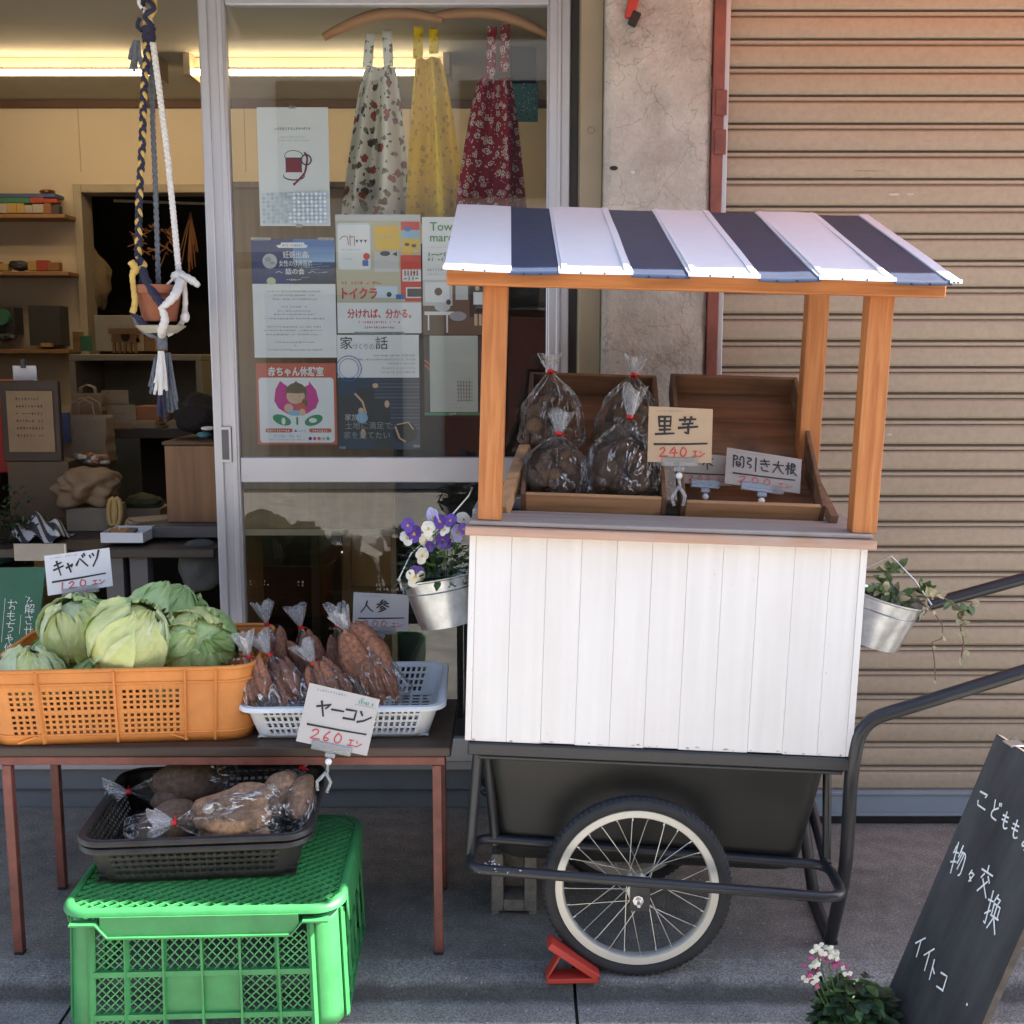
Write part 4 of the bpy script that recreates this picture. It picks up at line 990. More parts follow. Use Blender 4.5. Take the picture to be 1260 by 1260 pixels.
def root_bag(name, label, cat, base, tie, w, kind, n, L, group, depth=.75, tail=.045, seed=0, root='root', fill=.75, tw=.022):
    base, tie = Vector(base), Vector(tie); ax = tie - base; H = ax.length
    q = ax.to_track_quat('Z', 'Y')
    # keep the bag's broad side towards the street
    x = Vector((1, 0, 0)); z = ax.normalized(); x = (x - z * x.dot(z)).normalized() if abs(z.x) < .9 else Vector((0, 0, 1)); x = (x - z * x.dot(z)).normalized(); y = z.cross(x)
    Mx = Matrix((x, y, z)).transposed()
    t = thing(name, label, cat, base, Mx.to_euler(), group)
    rg = random.Random(seed * 13 + 5)
    b = MB()
    def prof(v):
        if v < .08: return .66 + .34 * math.sin(v / .08 * 1.5708)
        k = (v - .08) / .92; kk = 1 - .30 * k if k < .45 else .865 - (.865 - .055) * (((k - .45) / .55) ** (1.15 if kind != 'taro' else 1.35))
        return max(.05, kk)
    def f(u, v):
        a = u * 6.28318; p = prof(v); r = w / 2 * p
        pl = .05 + .20 * max(0, v - .45)
        k = 1 + pl * math.sin(a * 7 + seed * 2 + 2.2 * math.sin(v * 4 + seed)) + .06 * mnoise.noise(Vector((math.cos(a) * 2.2, math.sin(a) * 2.2, v * 5 + seed * 4)))
        k += .035 * mnoise.noise(Vector((math.cos(a) * 6, math.sin(a) * 6, v * 14 + seed)))
        return Vector((r * k * math.cos(a), r * k * depth * math.sin(a), v * H + .006 * math.sin(a * 2 + seed) * (1 - v)))
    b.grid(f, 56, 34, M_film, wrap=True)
    b.build('film', t, smooth=70)
    b = MB()
    def g(u, v):
        a = u * 6.28318; r = w * .0275 + tw * v ** .8 * (1 + .35 * math.sin(a * 5 + seed) + .18 * math.sin(a * 11 + seed * 2))
        return Vector((r * math.cos(a), r * .6 * math.sin(a), H + .003 + tail * v * (1 + .16 * math.sin(a * 3 + seed))))
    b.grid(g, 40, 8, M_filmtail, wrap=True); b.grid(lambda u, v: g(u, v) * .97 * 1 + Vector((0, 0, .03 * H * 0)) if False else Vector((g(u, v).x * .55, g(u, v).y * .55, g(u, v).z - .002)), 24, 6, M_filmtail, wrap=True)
    b.build('gathered_neck', t, smooth=70)
    b = MB(); b.lathe([(w * .028, -.005), (w * .028 + .0035, -.004), (w * .028 + .004, .004), (w * .028, .005), (w * .028, -.005)], M_tie, 16, (0, 0, H)); b.bar((w * .028, -.004, H), (w * .028 + .014, -.006, H - .003), .006, .0012, M_tie)
    b.build('tie', t, smooth=40)
    for i in range(n):
        o = bpy.data.objects.new(root, proto_mesh((kind, i % 4))); col.objects.link(o); o.parent = t
        if kind in ('yacon', 'pale', 'dusty'):
            k = (i + .5) / n * 2 - 1
            o.location = (k * w * .28, rg.uniform(-.18, .18) * w * depth, L * .5 + .008 + rg.uniform(0, .02))
            o.rotation_euler = (rg.uniform(-.12, .12), -k * .22 + rg.uniform(-.08, .08), rg.uniform(0, 6))
            s = L * rg.uniform(.85, 1.05); o.scale = (s, s, s)
        else:
            a = rg.uniform(0, 6.28); lay = i / n
            rr = w * .37 * math.sqrt(rg.random()) * (1 - .45 * lay); o.location = (rr * math.cos(a), rr * depth * math.sin(a), L * .42 + lay * H * fill * .68)
            o.rotation_euler = (rg.uniform(0, 3), rg.uniform(0, 3), rg.uniform(0, 3)); s = L * rg.uniform(.8, 1.1); o.scale = (s, s, s)
    return t
G_T = 'bags of taro in the wooden crate'
root_bag('taro_bag', 'bulging clear bag of taro at the front left of the wooden crate', 'bag of taro', P(682, 609, 2.73), P(688, 534, 2.80), .190, 'taro', 24, .055, G_T, .62, .055, 1, 'taro')
root_bag('taro_bag', 'tall clear bag of taro with long twisted neck beside the price card', 'bag of taro', P(762, 611, 2.73), P(775, 514, 2.81), .205, 'taro', 26, .055, G_T, .62, .075, 2, 'taro')
root_bag('taro_bag', 'clear bag of taro at the back left corner of the wooden crate', 'bag of taro', P(681, 548, 2.85), P(677, 458, 2.97), .175, 'taro', 22, .055, G_T, .62, .045, 3, 'taro')
root_bag('taro_bag', 'clear bag of taro behind the tall-necked bag in the wooden crate', 'bag of taro', P(768, 552, 2.87), P(780, 462, 2.98), .180, 'taro', 22, .055, G_T, .62, .05, 4, 'taro')
G_Y = 'bags of roots in the white basket'
def yb(label, bx, by, tx, ty, d0, d1, w, n, L, seed, **k): return root_bag('root_bag', label, 'bag of roots', P(bx, by, d0), P(tx, ty, d1), w, 'yacon', n + 2, L, G_Y, .7, .055, seed, **k)
yb('clear bag of red-brown roots standing behind the two front left bags', 344, 850, 328, 768, 2.93, 2.93, .105, 3, .15, 11)
yb('clear bag of red-brown roots standing third from left at the back', 392, 850, 370, 772, 2.93, 2.93, .115, 3, .15, 12)
yb('clear bag of red-brown roots with a wide open neck behind the long-root bag', 428, 850, 415, 770, 2.90, 2.88, .10, 3, .15, 13)
yb('large slanting bag with long brown roots at the right end of the white basket', 480, 872, 429, 778, 2.76, 2.78, .155, 3, .23, 14)
yb('clear bag of red-brown roots at the front left corner of the white basket', 322, 873, 306, 808, 2.68, 2.70, .115, 4, .115, 15)
yb('clear bag of red-brown roots squeezed beside the front left corner bag', 366, 873, 331, 806, 2.70, 2.74, .125, 4, .125, 16)
yb('low clear bag of roots right behind the slanted yacon price card', 420, 872, 386, 816, 2.70, 2.72, .14, 4, .12, 17)

# ================================================================ RAW LATTICE HELPERS
def rrect(w, d, r, n=5):                # rounded rectangle, counter-clockwise from front-left; returns (point, outward normal, side)
    pts = []
    for (cx, cy, a0) in ((w / 2 - r, -d / 2 + r, -90), (w / 2 - r, d / 2 - r, 0), (-w / 2 + r, d / 2 - r, 90), (-w / 2 + r, -d / 2 + r, 180)):
        for k in range(n + 1):
            a = R(a0 + 90 * k / n); pts.append(Vector((cx + r * math.cos(a), cy + r * math.sin(a), 0)))
    return pts
def resample(pts, step):
    out = []; n = len(pts); 
    segs = [(pts[i], pts[(i + 1) % n]) for i in range(n)]
    for a, b_ in segs:
        L = (b_ - a).length
        k = max(1, int(round(L / step)))
        for j in range(k): out.append(a.lerp(b_, j / k))
    return out
def perf_wall(b, pts, levels, taper, m, hole, uvs=None):
    """wall round a closed outline; levels = z values; taper(z) scales the outline; hole(i, j, mid) leaves a cell open"""
    n = len(pts)
    rows = [[b.bm.verts.new((p.x * taper(z)[0], p.y * taper(z)[1], z)) for p in pts] for z in levels]
    mi = b.mi(m)
    for j in range(len(levels) - 1):
        for i in range(n):
            mid = (pts[i] + pts[(i + 1) % n]) / 2
            if hole(i, j, mid): continue
            f = b.bm.faces.new((rows[j][i], rows[j][(i + 1) % n], rows[j + 1][(i + 1) % n], rows[j + 1][i])); f.material_index = mi
def hole_outline(w, d, r, pit, bar):
    """outline with points at both edges of every hole along the straight sides"""
    base = rrect(w, d, r, 5); out = []; n = len(base); flags = []
    for i in range(n):
        a, b_ = base[i], base[(i + 1) % n]; L = (b_ - a).length
        if L > 4 * pit:
            k = int((L - .004) / pit); m0 = (L - k * pit) / 2; t = (b_ - a) / L
            out.append(a); flags.append(0)
            for j in range(k):
                out.append(a + t * (m0 + j * pit + bar / 2)); flags.append(1)
                out.append(a + t * (m0 + (j + 1) * pit - bar / 2)); flags.append(0)
        else: out.append(a); flags.append(0)
    return out, flags
def ring_tube(b, pts, z, sx, sy, r, m): b.tube([(p.x * sx, p.y * sy, z) for p in pts], r, m, 8, closed=True)

# ================================================================ TABLE
tb = thing('table', 'low dark brown table with thin red-brown steel legs', 'table', (-.70, 2.79, 0))
b = MB(); b.bx(-1.36, -.150, 2.598, 2.985, .522, .548, M_tabletop); b.build('table_top', tb, world=True, bevel=.004)
b = MB(); b.bx(-1.33, -.165, 2.603, 2.623, .500, .5215, M_tleg); b.bx(-1.33, -.165, 2.945, 2.965, .500, .5215, M_tleg); b.bx(-.19, -.172, 2.624, 2.944, .501, .521, M_tleg); b.bx(-1.30, -1.282, 2.624, 2.944, .501, .521, M_tleg); b.build('apron_rail', tb, world=True, bevel=.002)
for (x, y, sx) in ((-1.245, 2.612, 0), (-.185, 2.612, 0), (-1.275, 2.955, 0), (-.196, 2.955, 0)):
    b = MB(); b.bx(x - .0115, x + .0115, y - .011, y + .011, .008, .4995, M_tleg); b.bx(x - .012, x + .012, y - .0115, y + .0115, 0.001, .0078, M_blackpl); b.build('leg', tb, world=True, bevel=.002)

# ================================================================ ORANGE CRATE + CABBAGES
oc = thing('orange_crate', 'orange plastic harvest crate with perforated sides full of cabbages', 'crate', (-.985, 2.835, .549), (0, 0, R(4.5)))
W, D, Hh = .66, .44, .19
tap = lambda z: (.955 + .045 * z / Hh, .94 + .06 * z / Hh)
b = MB(); outl, fl = hole_outline(W, D, .06, .0162, .0075)
lv = [0, .022]
hz = set(); z = .0265
for row in range(8):
    if row == 4: z += .006
    hz.add(len(lv)); lv += [z, z + .0075]; z += .0138
lv[1] = .020
lv += [.150, .158, .186, .19]
lv = sorted(lv)
holerows = [i for i in range(len(lv) - 1) if .0070 < lv[i + 1] - lv[i] < .0080 and lv[i] < .146]
def blocked(mid):                                    # solid posts near corners and under the ribs
    if mid.y < -D / 2 + .002: return any(abs(mid.x - q) < .0105 for q in (-.19, -.005, .165)) or mid.x > .172 or mid.x < -.27
    if abs(mid.x) > W / 2 - .002: return abs(mid.y) > .13 or abs(mid.y) < .012
    return abs(mid.x) > .25
perf_wall(b, outl, lv, tap, M_orange, lambda i, j, mid: fl[i] and j in holerows and not blocked(mid))
b.build('side_wall', oc, solid=.003, smooth=30)
b = MB(); rim = resample(rrect(W, D, .06, 6), .05)
ring_tube(b, rim, .1885, 1.0, 1.0, .0055, M_orange); 
for zr, r_ in ((.154, .0035), (.024, .003)): ring_tube(b, rim, zr, tap(zr)[0] * 1.003, tap(zr)[1] * 1.004, r_, M_orange)
for q in (-.19, -.005, .165, .24):
    x = q; b.bar((x * tap(.003)[0], -D / 2 * tap(.003)[1] - .0030, .003), (x, -D / 2 - .0045, .188), .0045, .008, M_orange)
for q in (-.12, 0, .12): b.bar((W / 2 * tap(.003)[0] + .003, q, .003), (W / 2 + .004, q, .188), .008, .0045, M_orange)
for (xa, xb) in ((.12, .165), (-.20, -.245)): b.bar((xa, -D / 2 * tap(.02)[1] - .003, .022), (xb, -D / 2 * tap(.01)[1] - .003, .006), .006, .004, M_orange)
b.build('rim', oc, smooth=50)
b = MB(); b.face([(p.x * .95, p.y * .935, .004) for p in rrect(W, D, .06, 5)], M_orange); b.build('base', oc, solid=.003)

def leafmat(name, c, vein, rough=.5, c2=None):
    m, t, bs = nt(name); N, L = t.nodes, t.links
    tc = N.new('ShaderNodeTexCoord'); sp = N.new('ShaderNodeSeparateXYZ'); L.new(tc.outputs['UV'], sp.inputs[0])
    def mth(op, a, b_=None):
        n = N.new('ShaderNodeMath'); n.operation = op
        for i, q in enumerate((a, b_)):
            if q is None: continue
            if isinstance(q, (int, float)): n.inputs[i].default_value = q
            else: L.new(q, n.inputs[i])
        return n.outputs[0]
    nz = N.new('ShaderNodeTexNoise'); nz.inputs['Scale'].default_value = 7; nz.inputs['Detail'].default_value = 5; L.new(tc.outputs['UV'], nz.inputs['Vector'])
    nb = N.new('ShaderNodeTexNoise'); nb.inputs['Scale'].default_value = 22; nb.inputs['Detail'].default_value = 6; L.new(tc.outputs['Object'], nb.inputs['Vector'])
    u = mth('ABSOLUTE', mth('SUBTRACT', sp.outputs[0], .5))
    mid = mth('LESS_THAN', mth('ADD', u, mth('MULTIPLY', nz.outputs['Fac'], .012)), .022)
    side = mth('ADD', mth('SUBTRACT', mth('MULTIPLY', sp.outputs[1], 7.5), mth('MULTIPLY', mth('POWER', u, .75), 7)), mth('MULTIPLY', nz.outputs['Fac'], 1.3))
    fr_ = mth('ABSOLUTE', mth('SUBTRACT', mth('FRACT', side), .5))
    fine = mth('ABSOLUTE', mth('SUBTRACT', mth('FRACT', mth('ADD', mth('MULTIPLY', sp.outputs[0], 13), mth('MULTIPLY', nz.outputs['Fac'], 5))), .5))
    vs = mth('MULTIPLY', mth('LESS_THAN', fr_, .035), .6)
    vf = mth('MULTIPLY', mth('LESS_THAN', fine, .05), .12)
    v = mth('MAXIMUM', mth('MAXIMUM', mid, vs), vf)
    rp = N.new('ShaderNodeValToRGB'); rp.color_ramp.elements[0].position = .3; rp.color_ramp.elements[1].position = .7
    rp.color_ramp.elements[0].color = (*(c2 or tuple(x * .75 for x in c)), 1); rp.color_ramp.elements[1].color = (*c, 1); L.new(nz.outputs['Fac'], rp.inputs[0])
    mx = N.new('ShaderNodeMixRGB'); L.new(mth('MULTIPLY', v, .45), mx.inputs[0]); L.new(rp.outputs[0], mx.inputs[1]); mx.inputs[2].default_value = (*vein, 1)
    L.new(mx.outputs[0], bs.inputs['Base Color']); bs.inputs['Roughness'].default_value = rough
    bp = N.new('ShaderNodeBump'); bp.inputs['Strength'].default_value = .8; bp.inputs['Distance'].default_value = .010
    L.new(mth('ADD', mth('MULTIPLY', v, .6), nb.outputs['Fac']), bp.inputs['Height']); L.new(bp.outputs[0], bs.inputs['Normal'])
    bs.inputs['Subsurface Weight'].default_value = .12; bs.inputs['Subsurface Radius'].default_value = (.02, .03, .01); bs.inputs['Subsurface Scale'].default_value = .3
    return m
M_cab = [leafmat('cabbage_head_leaf', (.66, .68, .29), (.74, .75, .48), c2=(.55, .62, .24)),
         leafmat('cabbage_outer_leaf', (.54, .67, .31), (.66, .74, .46), c2=(.43, .60, .23)),
         leafmat('cabbage_pale_leaf', (.68, .73, .45), (.76, .79, .60), c2=(.58, .67, .36)),
         leafmat('cabbage_deep_leaf', (.40, .56, .22), (.62, .70, .42), c2=(.28, .46, .15))]
def cabbage(label, c, r, seed, mats, tilt=(0, 0, 0), nl=9, squash=.9):
    rg = random.Random(seed)
    t = thing('cabbage', label, 'cabbage', c, tilt, 'cabbages in the orange crate')
    b = MB()
    def f(u, v):
        th = 3.14159 * v; ph = 6.28318 * u
        d = Vector((math.sin(th) * math.cos(ph), math.sin(th) * math.sin(ph), math.cos(th)))
        k = r * (.93 + .04 * mnoise.noise(d * 1.6 + Vector((seed, 0, 0))) + .018 * math.sin(ph * 3 + th * 4 + seed))
        return Vector((d.x * k, d.y * k, d.z * k * squash))
    b.grid(f, 36, 22, mats[0], wrap=True, uvscale=(3, 1)); b.build('heart', t, smooth=80)
    for i in range(nl):
        b = MB(); a0 = i * 2.4 + seed; wid = rg.uniform(.85, 1.25); top = rg.uniform(.12, .55); rot = Matrix.Rotation(a0, 3, 'Z') @ Matrix.Rotation(rg.uniform(-.25, .25), 3, 'X'); kk = 1 + .022 * (i % 4) + rg.uniform(0, .015)
        ru = rg.uniform(.7, 1.3)
        def lf(u, v):
            uu = (u - .5) * 2; th = 2.75 - (2.75 - top) * v                # from stalk end up over the crown
            halfw = wid * (math.sin(min(1, v * 1.05 + .1) * 2.4) ** .7 if v < .99 else .6) * (1 - .25 * v)
            ph = uu * halfw; edge = max(abs(uu), v if v > .5 else 0)
            e3 = max(0, edge - .72) / .28
            k = r * kk * (1 + .17 * e3 * e3 * (1 + .9 * math.sin(uu * 9 * ru + v * 7 + i)) * .6 * (.6 + .8 * abs(mnoise.noise(Vector((uu * 5, v * 5, i * 3 + seed))))) + .022 * mnoise.noise(Vector((uu * 2.5, v * 3, i + seed))) + .013 * mnoise.noise(Vector((uu * 7, v * 8, i + seed))) + .006 * mnoise.noise(Vector((uu * 17, v * 17, i + seed))))
            d = Vector((math.sin(th) * math.cos(ph), math.sin(th) * math.sin(ph), math.cos(th)))
            th2 = th
            return rot @ Vector((d.x * k, d.y * k, d.z * k * squash))
        b.grid(lf, 40, 40, mats[0] if i % 3 == 0 else (mats[1] if i % 3 == 1 else mats[-1]))
        b.build('leaf', t, smooth=80)
    return t
cabbage('pale green cabbage with a torn leaf on top below the white price card', P(97, 776, 2.86), .092, 1, [M_cab[2], M_cab[0], M_cab[1]], (R(20), R(-10), .4))
cabbage('yellow-green cabbage at the front centre of the orange crate', P(161, 786, 2.73), .102, 2, [M_cab[0], M_cab[2], M_cab[1]], (R(35), R(8), 1.2))
cabbage('green cabbage with a dark veined leaf at the right of the orange crate', P(248, 790, 2.79), .089, 3, [M_cab[1], M_cab[3], M_cab[0]], (R(60), R(20), .3))
cabbage('green cabbage with ragged top leaves at the back of the orange crate', P(206, 760, 2.96), .094, 4, [M_cab[1], M_cab[1], M_cab[3]], (R(25), R(0), 2.2))
cabbage('low pale cabbage half sunk at the front left of the crate', P(34, 835, 2.72), .078, 5, [M_cab[2], M_cab[2], M_cab[0]], (R(10), R(5), .9))
cabbage('dark green cabbage hidden deep between the two left cabbages', P(66, 815, 2.86), .07, 6, [M_cab[1], M_cab[3], M_cab[3]], (R(10), R(5), .9))
cabbage('green cabbage deep at the bottom behind the front centre cabbage', P(118, 838, 2.80), .062, 7, [M_cab[1], M_cab[3], M_cab[0]], (R(10), R(5), .9))
cabbage('green cabbage deep under the right-hand veined cabbage', P(210, 835, 2.80), .062, 8, [M_cab[1], M_cab[3], M_cab[0]], (R(10), R(5), 1.9))

# ================================================================ WHITE BASKET
def basket(name, label, loc, yaw, W, D, H, m, pit, bar, rows, r=.035, tp=.88, cat='basket', rimr=.005, hrow=.011, hgap=.0055, z0=.014, group=None, rot=None):
    t = thing(name, label, cat, loc, rot or (0, 0, R(yaw)), group)
    tap = lambda z: (tp + (1 - tp) * z / H,) * 2
    outl, fl = hole_outline(W, D, r, pit, bar)
    lv = [0, z0]; z = z0
    for k in range(rows): lv += [z + hrow, z + hrow + hgap]; z += hrow + hgap
    lv = [l for l in lv if l < H - .006] + [H]
    holes = [i for i in range(1, len(lv) - 2) if abs(lv[i + 1] - lv[i] - hrow) < 1e-6]
    b = MB(); perf_wall(b, outl, lv, tap, m, lambda i, j, mid: fl[i] and j in holes)
    b.build('side_wall', t, solid=.0022, smooth=30)
    b = MB(); ring = resample(rrect(W, D, r, 6), .05)
    n = len(ring); prof = [(0, H - .001), (.013, H + .001), (.0155, H - .002), (.0165, H - .010), (.015, H - .011), (.0135, H - .004), (.0, H - .006)]
    rows_ = []
    cs = [(p, (p - Vector((max(-W / 2 + r, min(W / 2 - r, p.x)), max(-D / 2 + r, min(D / 2 - r, p.y)), 0)))) for p in ring]
    for (o_, z) in prof: rows_.append([b.bm.verts.new((p.x + d.normalized().x * o_, p.y + d.normalized().y * o_, z)) for p, d in cs])
    mi = b.mi(m)
    for j in range(len(prof)):
        for i in range(n):
            f = b.bm.faces.new((rows_[j][i], rows_[j][(i + 1) % n], rows_[(j + 1) % len(prof)][(i + 1) % n], rows_[(j + 1) % len(prof)][i])); f.material_index = mi
    b.build('rim', t, smooth=50)
    b = MB()
    gx = int(W * tp / .028); gy = int(D * tp / .028)
    w2, d2 = W * tp / 2 - .004, D * tp / 2 - .004
    for k in range(gx + 1): x = -w2 + 2 * w2 * k / gx; b.bx(x - .004, x + .004, -d2, d2, .0008, .0032, m)
    for k in range(gy + 1): y = -d2 + 2 * d2 * k / gy; b.bx(-w2, w2, y - .004, y + .004, .0036, .0058, m)
    b.build('base', t)
    return t
basket('white_basket', 'white plastic basket with square holes holding bags of roots', (-.43, 2.835, .549), 2.0, .485, .385, .088, M_whitepl, .0155, .0065, 4, hrow=.0115, hgap=.006, z0=.013)
# ================================================================ GREEN CRATE
gc = thing('green_crate', 'upturned bright green lattice crate on the kerb carrying a black basket', 'crate', (-.694, 2.522, .002), (0, 0, R(2.2)))
GW, GD, GH = .620, .50, .296
tp_ = lambda z: 1.0 - .035 * (z / GH)
b = MB()
def fpt(x, z, o=0): return Vector((x * tp_(z), -GD / 2 * tp_(z) - o, z))
def spt(y, z, s, o=0): return Vector((s * (GW / 2 * tp_(z) + o), y * tp_(z), z))
# corner columns (rounded)
for sx in (-1, 1):
    for sy in (-1, 1):
        rr = .052
        def cf(u, v):
            a = u * 1.5708; z = .004 + v * (GH - .03); k = tp_(z)
            cx, cy = (GW / 2 - rr - .006), (GD / 2 - rr - .006)
            return Vector((sx * (cx + rr * math.cos(a)) * k, sy * (cy + rr * math.sin(a)) * k, z))
        b = MB(); b.grid(cf, 10, 10, M_green); b.build('corner_post', gc, solid=.003, smooth=60)
b = MB()
xs_ = [-.246, -.168, -.084, 0, .084, .168, .246]; zs_ = [.006, .082, .146, .205, .262]
zs_ = [.004, .045, .145, .236]
for x in xs_: b.bar(fpt(x, .004, .001), fpt(x, .262, .001), .005 if abs(x) < .24 else .010, .013, M_green)
for z in zs_[1:3]: b.bar(fpt(-.246, z, 0), fpt(.246, z, 0), .009, .0125, M_green, up=(0, 0, 1))
b.prism([fpt(-.0815, .050, -.002), fpt(.0815, .050, -.002), fpt(.0815, .140, -.002), fpt(-.0815, .140, -.002)], (0, .003, 0), M_green)
b.bar(fpt(-.26, .003, 0), fpt(.26, .003, 0), .008, .0125, M_green)
# flared lip with a stepped lower edge
poly = [(-.285, .262), (-.232, .262), (-.205, .236), (.205, .236), (.232, .262), (.285, .262), (.285, .272), (.226, .272), (.2, .288), (-.2, .288), (-.226, .272), (-.285, .272)]
b.prism([fpt(-.205, .236, .016), fpt(.205, .236, .016), fpt(.222, .262, .016), fpt(.222, .284, .016), fpt(-.222, .284, .016), fpt(-.222, .262, .016)], (0, .003, 0), M_green)
for (p, q) in (((-.29, .266), (-.232, .266)), ((-.232, .266), (-.205, .236)), ((-.205, .236), (.205, .236)), ((.205, .236), (.232, .266)), ((.232, .266), (.29, .266))):
    b.prism([fpt(p[0], p[1], -.002), fpt(q[0], q[1], -.002), fpt(q[0], q[1] + .004, -.002), fpt(p[0], p[1] + .004, -.002)], (0, -.024, 0), M_green)
def diag(b, A, Bv, nU, nV, o, wdt=.0032):           # crossing bars clipped to a quad cell; A(u,v) maps 0..1 to 3-D
    for s_ in (1, -1):
        for k in range(-nV, nU):
            # line u = (k + t), v = t (in cell units), slope s
            t0, t1 = max(0, -k), min(nV, nU - k)
            if t1 - t0 < .2: continue
            p = (k + t0, t0); q = (k + t1, t1)
            if s_ < 0: p = (p[0], nV - p[1]); q = (q[0], nV - q[1])
            a_, b_ = A(p[0] / nU, p[1] / nV, o if s_ > 0 else o + .0024), A(q[0] / nU, q[1] / nV, o if s_ > 0 else o + .0024)
            b.bar(a_, b_, wdt, .002, M_green, up=Bv)
b.build('front_lattice', gc, smooth=0)
b = MB()
for i in range(6):
    for j in range(3):
        if i in (2, 3) and j < 2: continue
        xa, xb, za, zb = xs_[i], xs_[i + 1], zs_[j], zs_[j + 1]
        n_u = 4; n_v = max(2, round(4 * (zb - za) / (xb - xa)))
        diag(b, lambda u, v, o: fpt(xa + (xb - xa) * u, za + (zb - za) * v, -.004 - o), (0, -1, 0), n_u, n_v, .0)
b.build('front_mesh', gc, smooth=0)
for s_ in (-1, 1):
    b = MB(); ys_ = [-.19, -.114, -.038, .038, .114, .19]
    for y in ys_: b.bar(spt(y, .004, s_, .001), spt(y, .262, s_, .001), .013, .005, M_green)
    for z in zs_: b.bar(spt(-.19, z, s_, 0), spt(.19, z, s_, 0), .009, .0125, M_green)
    b.prism([spt(-.165, .215, s_, .014), spt(.165, .215, s_, .014), spt(.19, .262, s_, .014), spt(.19, .288, s_, .014), spt(-.19, .288, s_, .014), spt(-.19, .262, s_, .014)], (-s_ * .003, 0, 0), M_green)
    b.prism([spt(-.19, .02, s_, -.006), spt(.19, .02, s_, -.006), spt(.19, .262, s_, -.006), spt(-.19, .262, s_, -.006)], (-s_ * .002, 0, 0), M_green) if s_ > 0 else None
    b.build('side_lattice', gc, smooth=0)
b = MB()
for z in zs_: b.bar((-.28 * tp_(z), GD / 2 * tp_(z), z), (.28 * tp_(z), GD / 2 * tp_(z), z), .009, .0125, M_green)
b.prism([(-.27, GD / 2 * .98, .01), (.27, GD / 2 * .98, .01), (.265, GD / 2 * .97, .26), (-.265, GD / 2 * .97, .26)], (0, .002, 0), M_green)
b.build('back_wall', gc, smooth=0)
b = MB(); outl = rrect(GW - .012, GD - .012, .065, 7); n = len(outl); rows_ = []
for (o_, z) in ((-.010, GH - .001), (-.004, GH + .002), (.003, GH), (.008, GH - .006), (.010, GH - .014), (.0085, GH - .0145), (.006, GH - .008), (.001, GH - .005), (-.010, GH - .006)):
    rows_.append([b.bm.verts.new((p.x * (1 + o_ / (GW / 2)), p.y * (1 + o_ / (GD / 2)), z)) for p in outl])
mi = b.mi(M_green)
for j in range(len(rows_)):
    for i in range(n):
        f = b.bm.faces.new((rows_[j][i], rows_[j][(i + 1) % n], rows_[(j + 1) % len(rows_)][(i + 1) % n], rows_[(j + 1) % len(rows_)][i])); f.material_index = mi
b.build('top_rim', gc, smooth=50)
b = MB()
# lattice top: two crossing families of flat bars, clipped to the rounded outline
def clip_line(p, d, poly):
    ts = []
    for i in range(len(poly)):
        a, c = poly[i], poly[(i + 1) % len(poly)]; e = c - a
        den = d.x * e.y - d.y * e.x
        if abs(den) < 1e-9: continue
        t = ((a.x - p.x) * e.y - (a.y - p.y) * e.x) / den; s_ = ((a.x - p.x) * d.y - (a.y - p.y) * d.x) / den
        if 0 <= s_ < 1: ts.append(t)
    return (min(ts), max(ts)) if len(ts) >= 2 else None
inner = [Vector((p.x * .965, p.y * .955, 0)) for p in outl]
for fam, ang in ((0, 40), (1, -40)):
    d = Vector((math.cos(R(ang)), math.sin(R(ang)), 0)); nrm = Vector((-d.y, d.x, 0))
    for k in range(-22, 23):
        p = nrm * (k * .0215); r_ = clip_line(p, d, inner)
        if not r_: continue
        z = GH - .0045 if fam else GH - .0022
        a_, c_ = p + d * r_[0], p + d * r_[1]
        if (c_ - a_).length < .02: continue
        b.bar(Vector((a_.x, a_.y, z - .003)), Vector((c_.x, c_.y, z - .003)), .0046, .006, M_green)
b.build('top_lattice', gc, smooth=0)
# ================================================================ BLACK BASKETS + BAGS
G_B = 'nested black baskets'
bb_loc = P(244, 1083, 2.60); bb_loc = Vector((-.745, 2.60, GH + .0035))
basket('black_basket', 'lower of two nested black plastic baskets standing on the green crate', bb_loc, 5, .500, .43, .095, M_blackbk, .0185, .006, 5, hrow=.0085, hgap=.006, z0=.02, r=.05, tp=.90, group=G_B)
basket('black_basket', 'upper of two nested black baskets holding bags of thick roots', bb_loc + Vector((0, 0, .0165)), 5, .505, .435, .098, M_blackbk, .0185, .006, 5, hrow=.0085, hgap=.006, z0=.02, r=.05, tp=.90, group=G_B)
G_K = 'bags of thick roots in the black basket'
def kb(label, b0, d0, t0, d1, w, kind, n, L, seed, **k): return root_bag('root_bag', label, 'bag of roots', P(*b0, d0), P(*t0, d1), w, kind, n, L, G_K, .62, .05, seed, **k)
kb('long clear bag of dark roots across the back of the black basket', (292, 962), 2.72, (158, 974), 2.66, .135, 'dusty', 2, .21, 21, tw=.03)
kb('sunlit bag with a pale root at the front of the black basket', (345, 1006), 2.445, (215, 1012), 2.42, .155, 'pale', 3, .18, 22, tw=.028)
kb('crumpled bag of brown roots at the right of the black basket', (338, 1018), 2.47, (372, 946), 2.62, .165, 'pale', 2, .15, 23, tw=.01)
kb('crumpled bag of dark roots at the front left of the black basket', (160, 1030), 2.46, (252, 1000), 2.56, .125, 'dusty', 2, .15, 24, tw=.012)
